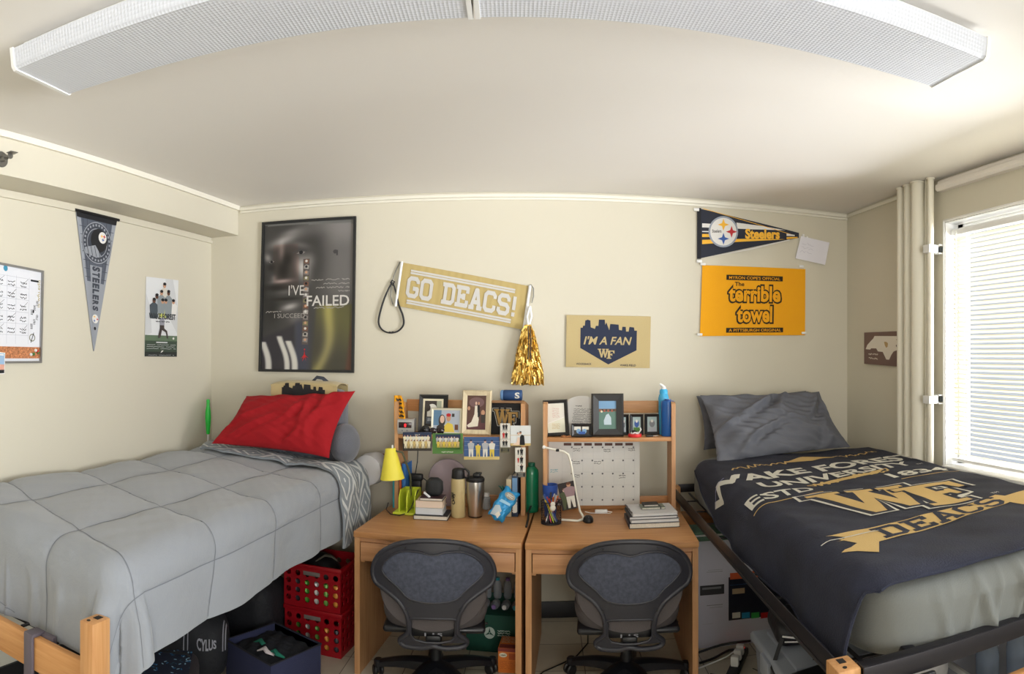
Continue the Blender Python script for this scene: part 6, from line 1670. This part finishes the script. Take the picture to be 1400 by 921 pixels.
# ================================================================== floor level, left
D = DL
CR = mat('crate_red', (156, 12, 26), .4)
def crate(name, lab, x, y, z, a, w_=.34, d_=.30, h_=.235):
    t = thing(name, lab, 'crate', (x, y, z), a)
    th = .006
    def wallf(W, nx, rows):
        """plate in x (width) and z (height) with round holes"""
        bm = bmesh.new(); cells = []
        cw = W / nx; ch = (h_ - .05) / rows; vs = {}; fs = []; V = []
        def vid(x, z):
            k = (round(x, 5), round(z, 5))
            if k not in vs: vs[k] = len(V); V.append(k)
            return vs[k]
        def rectf(x0, x1, z0, z1): fs.append([vid(x0, z0), vid(x1, z0), vid(x1, z1), vid(x0, z1)])
        for i in range(nx):
            for j in range(rows):
                x0, z0 = -W / 2 + i * cw, .02 + j * ch; cx, cz = x0 + cw / 2, z0 + ch / 2; R0 = min(cw, ch) * .34
                n = 16; ring = []; out = []
                for k in range(n):
                    aa = 2 * PI * k / n; ring.append(vid(cx + R0 * math.cos(aa), cz + R0 * math.sin(aa)))
                    m_ = max(abs(math.cos(aa)), abs(math.sin(aa))); out.append(vid(cx + cw / 2 * math.cos(aa) / m_, cz + ch / 2 * math.sin(aa) / m_))
                for k in range(n): fs.append([ring[k], out[k], out[(k + 1) % n], ring[(k + 1) % n]])
        rectf(-W / 2, W / 2, 0, .02); rectf(-W / 2, W / 2, h_ - .03, h_)
        return V, fs
    for nm, W, nx, M in (('front_wall', w_, 6, Matrix.Translation((0, -d_ / 2, 0))), ('back_wall', w_, 6, Matrix.Translation((0, d_ / 2 - th, 0))), ('side_wall', d_ - .013, 5, Matrix.Translation((w_ / 2, 0, 0)) @ Matrix.Rotation(PI / 2, 4, 'Z')), ('side_wall', d_ - .013, 5, Matrix.Translation((-w_ / 2 + th, 0, 0)) @ Matrix.Rotation(PI / 2, 4, 'Z'))):
        V, fs = wallf(W, nx, 4); b = MB(); b.T = M; n = len(V)
        edges = {}
        for f in fs:
            for i in range(4): e = (f[i], f[(i + 1) % 4]); edges[e] = 1
        side = [[a, b_, b_ + n, a + n] for (a, b_) in edges if (b_, a) not in edges]
        b.add([(x, 0, z) for x, z in V] + [(x, th, z) for x, z in V], fs + [[i + n for i in f][::-1] for f in fs] + side)
        b.build(nm, CR, t)
    part('base', t, CR, lambda q: q.box(-w_ / 2 + .004, w_ / 2 - .004, -d_ / 2 + .004, d_ / 2 - .004, .001, .012))
    part('rim', t, CR, lambda q: [q.box(-w_ / 2 - .006, w_ / 2 + .006, -d_ / 2 - .006, -d_ / 2 - .0002, h_ - .022, h_, .002), q.box(-w_ / 2 - .006, w_ / 2 + .006, d_ / 2 + .0002, d_ / 2 + .006, h_ - .022, h_, .002), q.box(w_ / 2 + .0002, w_ / 2 + .006, -d_ / 2, d_ / 2, h_ - .022, h_, .002), q.box(-w_ / 2 - .006, -w_ / 2 - .0002, -d_ / 2, d_ / 2, h_ - .022, h_, .002)])
    part('handle_slot', t, mat('slot_grey', (120, 110, 106), .6), lambda q: q.box(-.05, .05, -d_ / 2 - .003, -d_ / 2 - .0005, h_ - .058, h_ - .036, .002))
    return t
CX, CY, CAa = -1.035, 3.45, R_(-9)
crate('crate', 'lower of two stacked red plastic crates beside the left desk', CX, CY, 0, CAa)
crate('crate', 'upper of two stacked red plastic crates beside the left desk', CX - .004, CY, .2365, CAa)
CANC = (((90, 170, 60), 'green'), ((226, 150, 60), 'orange'), ((214, 214, 210), 'white'), ((60, 60, 66), 'dark'), ((120, 176, 80), 'lime'))
for lv, zc in ((0, .0135), (1, .250)):
    for k in range(5):
        c, nm = CANC[(k * 2 + lv * 3) % 5]
        lx = -.125 + k * .0625; pp = Vector((CX, CY, 0)) + Matrix.Rotation(CAa, 3, 'Z') @ Vector((lx, -.105, 0))
        q = MB(); q.lathe([(.024, 0), (.028, .004), (.028, .11), (.022, .12), (0, .12)], (pp.x, pp.y, zc), 16)
        q.build('can', mat('can_' + nm, c, .35, metal=.2), label='%s can seen through the holes of the %s red crate, %s from its left' % (nm, 'upper' if lv else 'lower', ('first', 'second', 'third', 'fourth', 'fifth')[k]), cat='can', group='cans in the red crates')
pp = Vector((CX, CY - .02, .4735)); t = thing('cloth_bundle', 'dark rumpled cloth heaped in the top red crate', 'cloth', (pp.x, pp.y, .30), CAa)
part('fold', t, BLACK, lambda q: q.ball((-.02, .01, .10), .1, (1.2, 1.0, 1.0)))
part('fold', t, mat('cloth_olive', (110, 104, 92), .9), lambda q: q.tube([(-.02, -.05, .17), (.03, -.04, .205), (.07, -.03, .20), (.10, -.03, .18)], [.012, .016, .014, .008], 8, flat=.4))
# navy fabric bin
BINN = mat('bin_navy', (44, 48, 78), .9, bump=(200, .2)); BINB = mat('bin_black', (30, 30, 38), .8)
t = thing('fabric_bin', 'open navy fabric bin packed with dark clothes under the left bed', 'storage bin', (-1.14, 2.93, 0), R_(-28))
def binf(q):
    for (a, b_, c, d_) in ((-.17, .17, -.16, -.154), (-.17, .17, .154, .16), (-.17, -.164, -.154, .154), (.164, .17, -.154, .154)): q.box(a, b_, c, d_, 0, .20, .002)
    q.box(-.164, .164, -.154, .154, 0.001, .006)
part('walls', t, BINN, binf)
part('piping', t, BINB, lambda q: q.tube([(-.17, -.16, .2), (.17, -.16, .2), (.17, .16, .2), (-.17, .16, .2)], .005, 6, True))
part('clothes', t, mat('clothes_dark', (26, 28, 34), .9, bump=(20, .8)), lambda q: q.grid(lambda u, v: (-.163 + .326 * u, -.153 + .306 * v, .17 + .035 * math.sin(PI * u) * math.sin(PI * v) + .010 * vn(u * 8, v * 8, 3)), 24, 24, .015))
for k, (c, x, y) in enumerate((((20, 110, 90), .05, -.08), ((210, 200, 200), .0, -.10), ((20, 100, 80), -.08, -.06))):
    part('garment', t, mat('garment_%d' % k, c, .9), lambda q: q.tube([(x, y, .19), (x + .03, y + .02, .207), (x + .06, y + .01, .203), (x + .09, y + .03, .19)], [.006, .014, .014, .006], 8, flat=.5))
# black sports duffel
t = thing('duffel_bag', 'black sports duffel with white stripes and lettering under the left bed', 'bag', (-1.65, 2.80, 0), R_(20))
DUF = mat('duffel_black', (22, 23, 28), .75, bump=(60, .4))
def duf(u, v):
    a = 2 * PI * v; p = 2.6; ca, sa = math.cos(a), math.sin(a); k = (abs(ca) ** p + abs(sa) ** p) ** (-1 / p)
    e = 1 - abs(2 * u - 1) ** 7; s = max(0, e) ** .5
    return ((u - .5) * .62, .155 * ca * k * s + .006 * vn(u * 8, v * 9, 1), (.170 + .170 * sa * k * s) + .008 * vn(u * 9, v * 6, 2) * s)
DWH = mat('duffel_white', (150, 150, 158), .8)
b = MB(); b.use(DUF); b.grid(lambda u, v: duf(u, 1 - v), 40, 36)
pr = Print(b, lambda u, v, o=0: Vector(duf(u, .50 - .22 * v)) + Vector((0, -.5, .8)) * (.004 + o), 1.9, (.04, .06))
for u in (.30, .33, .66, .69, .955, .972): pr.line([(u, 0), (u, 1)], .014, DWH, 1)
vs, fs = text_geo('CYLUS', .03)
pr.raw([(.76 + .15 * a, .10 + .22 * b_) for a, b_ in vs], fs, DWH, 1)
b.build('body', None, t, sharp=70)
for u in (.32, .72): 
    part('carry_handle', t, DUF, lambda q: q.tube([((u - .5) * .62 - .03, -.10, .28), ((u - .5) * .62, -.06, .325), ((u - .5) * .62 + .06, -.02, .345), ((u - .5) * .62 + .1, .06, .33), ((u - .5) * .62 + .1, .10, .28)], .011, 8, flat=.4))
# patterned bag near the foot of the left bed
t = thing('floral_bag', 'dark bag with a blue flecked pattern under the left bed, nearest the foot', 'bag', (-1.33, 2.22, 0), R_(-66))
part('body', t, mat('bag_brown', (44, 38, 42), .8), lambda q: q.box(-.20, .20, -.13, .13, 0, .34, .05, 5))
b = MB(); pr = Print(b, lambda u, v, o=0: Vector((-.17 + .34 * u, -.1 + .2 * v, .3405 + o)), 1.7); r2 = random.Random(5)
pr.rect(0, 1, 0, 1, mat('pattern_navy', (22, 30, 50), .8), 1)
for k in range(90): pr.ell(r2.random(), r2.random(), .022, .016, (mat('fleck_pale', (150, 190, 214), .8), mat('fleck_blue', (40, 110, 160), .8), mat('fleck_teal', (30, 70, 90), .8))[k % 3], 2 + k % 3, 7, r2.random() * 3)
b.build('pattern_panel', None, t)
part('strap', t, DUF, lambda q: q.tube([(-.15, -.12, .3), (-.12, -.08, .36), (-.1, .08, .36), (-.14, .12, .3)], .009, 6, flat=.4))
t = thing('duffel_bag', 'plain black bag behind the striped duffel under the left bed', 'bag', (-1.52, 3.36, 0), R_(-10))
part('body', t, DUF, lambda q: q.box(-.28, .28, -.16, .16, 0, .36, .09, 6)); part('carry_handle', t, DWH, lambda q: q.tube([(-.10, -.13, .33), (-.05, -.15, .37), (.06, -.15, .37), (.12, -.12, .34)], .008, 6, flat=.4))
# under the left desk: green carton with bottles, orange box
cc = DL.at(692, .52)
t = thing('green_carton', 'dark green carton with a white three leaf emblem under the left desk', 'box', (cc.x - .055, cc.y - .0, 0), DL.a)
CG = mat('carton_green', (14, 74, 58), .7)
part('carton', t, CG, lambda q: [q.box(-.15, .15, -.10, .10, 0.0, .20, .002), q.box(-.152, -.148, -.1, .1, .2, .24), q.box(-.15, .15, .097, .10, .2, .25)])
b = MB(); pr = Print(b, lambda u, v, o=0: Vector((-.15 + .30 * u, -.1006 - o, .20 * v)), 1.5)
pr.ell(.43, .52, .10, .16, mat('emblem_pale', (190, 206, 196), .7), 1, 28)
for k in range(3):
    a = R_(90 + 120 * k); pr.poly([(.43 + .02 * math.cos(a + 1.2), .52 + .03 * math.sin(a + 1.2)), (.43 + .10 * math.cos(a), .52 + .15 * math.sin(a)), (.43 + .02 * math.cos(a - 1.2), .52 + .03 * math.sin(a - 1.2))], CG, 2)
pr.scrib(.58, .80, .44, .62, mat('emblem_pale', (190, 206, 196), .7), 3, .02, 6)
b.build('emblem', None, t)
CLR = clear('pet_clear', (200, 206, 214), .6, .1)
kk = 0
for i in range(5):
    for j in range(2):
        kk += 1
        bp = Vector((cc.x - .055, cc.y, 0)) + DL.X * (-.118 + i * .058) + DL.Y * (-.045 + j * .085)
        t = thing('plastic_bottle', '%s clear plastic bottle lying in the %s row on the green carton' % (('leftmost', 'second', 'middle', 'fourth', 'rightmost')[i], ('front', 'back')[j]), 'bottle', (bp.x, bp.y, .203 + j * .03), (R_(80 if j == 0 else 0), 0, DL.a), 'clear bottles on the green carton')
        part('body', t, CLR, lambda q: q.lathe([(.0, .0), (.022, .002), (.026, .02), (.023, .035), (.026, .05), (.020, .09), (.010, .10)], (0, .027, -.07 if j == 0 else 0), 14)); part('cap', t, (TEAL, WHITEP, mat('cap_purple', (120, 90, 150), .5))[kk % 3], lambda q: q.cyl((0, .027, .0305 if j == 0 else .1), .012, .014, 12))
cc2 = DL.at(700, .27)
t = thing('orange_box', 'small orange printed box under the left desk in front of the green carton', 'box', (cc2.x - .012, cc2.y, 0), DL.a)
OR = mat('box_orange', (222, 122, 44), .6)
part('box', t, OR, lambda q: q.box(-.05, .05, -.07, .07, 0, .125, .002))
b = MB(); pr = Print(b, lambda u, v, o=0: Vector((-.05 + .10 * u, -.0706 - o, .125 * v)), .8); pr.rect(0, 1, .86, 1, mat('box_maroon', (140, 60, 50), .6), 1); pr.ell(.26, .72, .2, .09, CREAM, 1); pr.scrib(.14, .38, .68, .76, INK, 1, .02, 3); pr.scrib(.1, .9, .15, .5, mat('box_rust', (180, 84, 34), .6), 5, .01, 5); pr.rect(.55, .9, .55, .8, mat('box_rust', (180, 84, 34), .6), 1); b.build('label', None, t)
b = MB(); pr = Print(b, lambda u, v, o=0: Vector((-.05 + .10 * u, -.07 + .14 * v, .1256 + o)), .7); pr.rect(.05, .95, .0, .3, mat('box_maroon', (140, 60, 50), .6), 1); pr.scrib(.1, .9, .4, .9, CREAM, 4, .02, 5); b.build('top_print', None, t)

# ================================================================== floor level, right
D = DR
# cable under the right desk
q = MB(); q.tube([(.10, 3.92, .20), (.13, 3.89, .16), (.17, 3.88, .10)], .004, 6); q.build('wall_cord', BLACK, label='short black cord from the wall over the baseboard under the right desk', cat='cord')
q = MB(); q.tube([(.06, 3.10, .004), (.16, 3.25, .004), (.26, 3.33, .004), (.34, 3.40, .004), (.42, 3.55, .004), (.45, 3.8, .004)], .0035, 6); q.build('floor_cord', BLACK, label='thin black cord running along the floor under the right desk', cat='cord')
# television carton
t = thing('television_box', 'tall white television carton with colour screen picture behind the right bed rail', 'box', (1.42, 3.40, 0), R_(-5))
TVW = mat('carton_white', (206, 206, 220), .6)
part('carton', t, TVW, lambda q: q.box(-.46, .46, -.07, .07, 0, .60, .003))
b = MB(); pr = Print(b, lambda u, v, o=0: Vector((-.46 + .92 * u, -.0706 - o, .60 * v)), 1.53)
def X(px, py):
    w_ = hit(px, py, Vector((1.42, 3.40, 0)) - Vector((math.sin(R_(5)), math.cos(R_(5)), 0)) * .07, (math.sin(R_(5)), math.cos(R_(5)), 0))
    l = Matrix.Rotation(R_(5), 3, 'Z') @ (w_ - Vector((1.42, 3.40, 0))); return (l.x + .46) / .92, l.z / .60
def XR_(x0, x1, y0, y1, m, l=1): a, c = X(x0, y1); b_, d_ = X(x1, y0); pr.rect(max(a, .001), min(b_, .999), max(c, .001), min(d_, .999), m, l)
XR_(957, 990, 798, 814, mat('printer_dark', (50, 50, 56), .5)); XR_(960, 986, 801, 806, GREYP, 2)
XR_(996, 1120, 775, 848, mat('tv_screen', (34, 36, 52), .3)); XR_(998, 1060, 777, 792, mat('screen_orange', (214, 96, 50), .4), 2); XR_(998, 1060, 793, 800, mat('screen_blue', (70, 110, 150), .4), 2); XR_(1001, 1018, 803, 812, mat('screen_tan', (190, 170, 140), .4), 2)
for k, m_ in enumerate((CW, mat('tile_cyan', (50, 150, 190), .4), mat('tile_green', (60, 170, 80), .4), RED)): XR_(1001 + k * 13, 1012 + k * 13, 836, 845, m_, 2)
for x0, x1, y0 in ((968, 988, 778), (966, 988, 780.5), (975, 988, 795), (966, 988, 826), (970, 988, 829), (960, 975, 852)): XR_(x0, x1, y0, y0 + 1.2, GREYP, 1)
b.build('print', None, t)
t = thing('green_binder', 'green edged flat box lying on top of the television carton', 'box', (1.24, 3.39, .601), R_(-5))
part('body', t, mat('binder_green', (76, 112, 92), .6), lambda q: q.box(-.28, .28, -.10, .08, 0, .022, .003)); part('pages', t, mat('pg', (224, 224, 222), .8), lambda q: q.box(-.27, .27, -.09, .07, .0225, .035, .002)); part('lid', t, mat('binder_green', (76, 112, 92), .6), lambda q: q.box(-.28, .28, -.10, .08, .0355, .047, .003))
# power strip with plugs
ps = on_z(992, 902, 0.0); ps = Vector((1.13, 3.10, 0))
t = thing('power_strip', 'black power strip with a red lit switch on the floor under the right bed', 'power strip', tuple(ps), R_(58))
part('body', t, BLACK, lambda q: q.box(-.17, .17, -.028, .028, 0, .035, .006)); part('switch', t, mat('switch_red', (255, 60, 50), .3, emit=3), lambda q: q.box(.13, .15, -.010, .010, .0352, .042, .002))
for x in (-.05, .02, .08): part('plug', t, (WHITEP, WHITEP, BLACK)[int((x + .05) * 15) % 3], lambda q: q.box(x - .016, x + .016, -.02, .02, .0352, .085, .005))
part('cord', t, BLACK, lambda q: q.tube([(-.17, 0, .015), (-.21, 0, .008), (-.25, .04, .006), (-.33, .05, .006)], .004, 6))
for k, (P, m_, lab) in enumerate(((((.96, 3.20, .005), (1.05, 3.23, .006), (1.15, 3.28, .01), (1.21, 3.24, .02), (1.20, 3.18, .05)), BLACK, 'thick black cable curling behind the power strip'),
                    (((.94, 3.15, .005), (1.02, 3.18, .006), (1.09, 3.17, .03), (1.12, 3.13, .07)), WHITEP, 'white cable running into the power strip'),
                    (((.96, 3.26, .03), (1.1, 3.27, .05), (1.2, 3.25, .06), (1.26, 3.24, .06)), BLACK, 'black extension cable lying highest against the television carton'),
                    (((1.20, 3.06, .004), (1.25, 2.98, .004), (1.32, 3.0, .004), (1.38, 3.08, .004)), BLACK, 'thin black wire on the floor right of the power strip'),
                    (((.98, 3.08, .004), (1.02, 3.04, .004), (1.04, 2.95, .004), (1.09, 2.86, .004), (1.2, 2.84, .004)), BLACK, 'thin black wire on the floor in front of the power strip'))):
    q = MB(); pts = []
    for i in range(len(P) - 1):
        for j in range(4):
            p0, p1, p2, p3 = (Vector(P[min(max(i + o, 0), len(P) - 1)]) for o in (-1, 0, 1, 2)); s = j / 4
            pts.append(.5 * ((2 * p1) + (-p0 + p2) * s + (2 * p0 - 5 * p1 + 4 * p2 - p3) * s * s + (-p0 + 3 * p1 - 3 * p2 + p3) * s ** 3))
    q.tube(pts + [P[-1]], (.006, .004, .006, .002, .002)[k], 6); q.build('cable', m_, label=lab, cat='cable')
# grey lidded storage tote
GT = mat('tote_grey', (120, 124, 134), .5); GTL = mat('tote_lid', (146, 152, 162), .45)
t = thing('storage_tote', 'grey plastic storage tote with lid under the right bed', 'storage bin', (1.34, 2.42, 0), R_(-4))
def tote(q):
    vs = []; 
    for z, s in ((0, .92), (.33, 1.0)):
        for x, y in ((-.30, -.22), (.30, -.22), (.30, .22), (-.30, .22)): vs.append((x * s, y * s, z))
    q.add(vs, [[3, 2, 1, 0], [4, 5, 6, 7]] + [[i, (i + 1) % 4, (i + 1) % 4 + 4, i + 4] for i in range(4)])
part('tub', t, GT, tote)
part('lid', t, GTL, lambda q: [q.box(-.32, .32, -.24, .24, .331, .372, .014, 3), q.box(-.26, .26, -.18, .18, .372, .388, .006)])
part('latch', t, GTL, lambda q: q.box(-.335, -.318, -.05, .05, .28, .36, .006))
t = thing('sling_bag', 'black bag with white curved lines resting on the grey tote', 'bag', (1.30, 2.50, .389), R_(-12))
part('body', t, mat('sling_black', (24, 24, 30), .5, bump=(20, .4)), lambda q: q.box(-.22, .26, -.13, .13, 0, .10, .045, 5))
part('stripe', t, WHITE, lambda q: q.tube([(-.20, -.135, .06), (-.12, -.139, .045), (.0, -.139, .05), (.1, -.137, .065)], .004, 6)); part('stripe', t, WHITE, lambda q: q.tube([(-.19, -.133, .035), (-.10, -.137, .03), (.02, -.137, .03)], .003, 6)); part('patch', t, mat('sling_silver', (176, 176, 196), .4), lambda q: q.box(-.08, .05, -.09, .02, .1005, .104, .001))
part('strap', t, BLACK, lambda q: q.tube([(-.20, -.13, .05), (-.25, -.18, -.04), (-.23, -.28, -.08), (-.18, -.275, -.06), (-.10, -.25, -.012), (-.02, -.14, .03)], .010, 8, flat=.35))
# wires and dark bundle between rail and mattress
t = thing('camera_bag', 'black padded bag with loops under the right bed nearer the foot', 'bag', (1.10, 2.04, .29), R_(8))
part('body', t, BLACK, lambda q: q.box(-.14, .16, -.12, .12, 0, .16, .04, 4)); part('loop', t, BLACK, lambda q: q.tube([(-.08, -.1, .15), (-.05, -.1, .20), (.02, -.08, .20), (.04, -.08, .15)], .006, 6))
# books box
t = thing('low_tote', 'pale grey tote with books on its lid under the foot of the right bed', 'storage bin', (1.20, 1.92, 0), R_(-4))
part('tub', t, mat('tote_pale', (196, 200, 208), .5), lambda q: q.box(-.25, .28, -.17, .17, 0, .25, .015, 3)); part('lid', t, GTL, lambda q: q.box(-.27, .30, -.19, .16, .2505, .285, .01, 3))
zz = .2862
for w_, d_, h_, c, lab in ((.20, .15, .025, (210, 214, 220), 'white paperback lying at the bottom of the pile under the right bed foot'), (.19, .14, .022, (70, 110, 180), 'blue and white book in the middle of the pile under the right bed foot'), (.18, .13, .02, (80, 190, 60), 'bright green edged book topmost under the right bed foot')):
    book(lab, (1.035, 1.83, zz), R_(-20), w_, d_, h_, mat('bk_%d' % c[0], c, .5)); zz += h_ + .001
# clear tote with blue bottle at far right
CT = clear('tote_clear', (214, 216, 226), .45, .25)
t = thing('clear_tote', 'clear plastic tote with white lid rim under the foot of the right bed', 'storage bin', (1.80, 1.82, 0), R_(-4))
part('tub', t, CT, lambda q: [q.box(-.24, .24, -.19, -.186, 0, .42), q.box(-.24, .24, .186, .19, 0, .42), q.box(-.24, -.236, -.186, .186, 0, .42), q.box(.236, .24, -.186, .186, 0, .42), q.box(-.236, .236, -.186, .186, .001, .006)])
part('rim', t, WHITEP, lambda q: [q.box(-.255, .255, -.205, -.191, .40, .425, .004), q.box(-.255, .255, .191, .205, .40, .425, .004), q.box(-.255, -.241, -.19, .19, .40, .425, .004), q.box(.241, .255, -.19, .19, .40, .425, .004)])
for k, (x, y) in enumerate(((.06, .04), (.17, -.02), (-.07, .08))):
    pp = Vector((1.80, 1.82, .008)) + Vector((x, y, 0)); t2 = thing('jug', ('middle', 'rightmost', 'leftmost')[k] + ' blue capped clear jug standing in the clear tote', 'bottle', tuple(pp), 0, 'jugs in the clear tote')
    part('body', t2, clear('jug_blue', (186, 206, 232), .5, .2), lambda q: q.lathe([(.0, 0), (.045, .003), (.048, .03), (.044, .2), (.048, .40), (.03, .49), (.02, .51)], (0, 0, 0), 20)); part('cap', t2, mat('cap_blue', (30, 110, 200), .4), lambda q: q.cyl((0, 0, .51), .026, .05, 18, 'z', .004)); part('loop', t2, WHITEP, lambda q: q.tube([(.045, 0, .42), (.075, 0, .43), (.08, 0, .49), (.04, 0, .51)], .006, 6))
t = thing('white_bag', 'crumpled white plastic bag under the foot of the right bed', 'bag', (1.39, 1.90, .288), R_(10))
part('bag', t, mat('bag_white', (226, 228, 236), .5, bump=(14, .8)), lambda q: q.grid(lambda u, v: (.13 * math.cos(2 * PI * u) * math.sin(PI * v) * (1 + .12 * vn(u * 6, v * 5, 2)), .09 * math.sin(2 * PI * u) * math.sin(PI * v) * (1 + .12 * vn(u * 5, v * 7, 4)), .16 - .155 * math.cos(PI * v) + .01 * vn(u * 9, v * 4, 1) * math.sin(PI * v)), 36, 24), sharp=50)
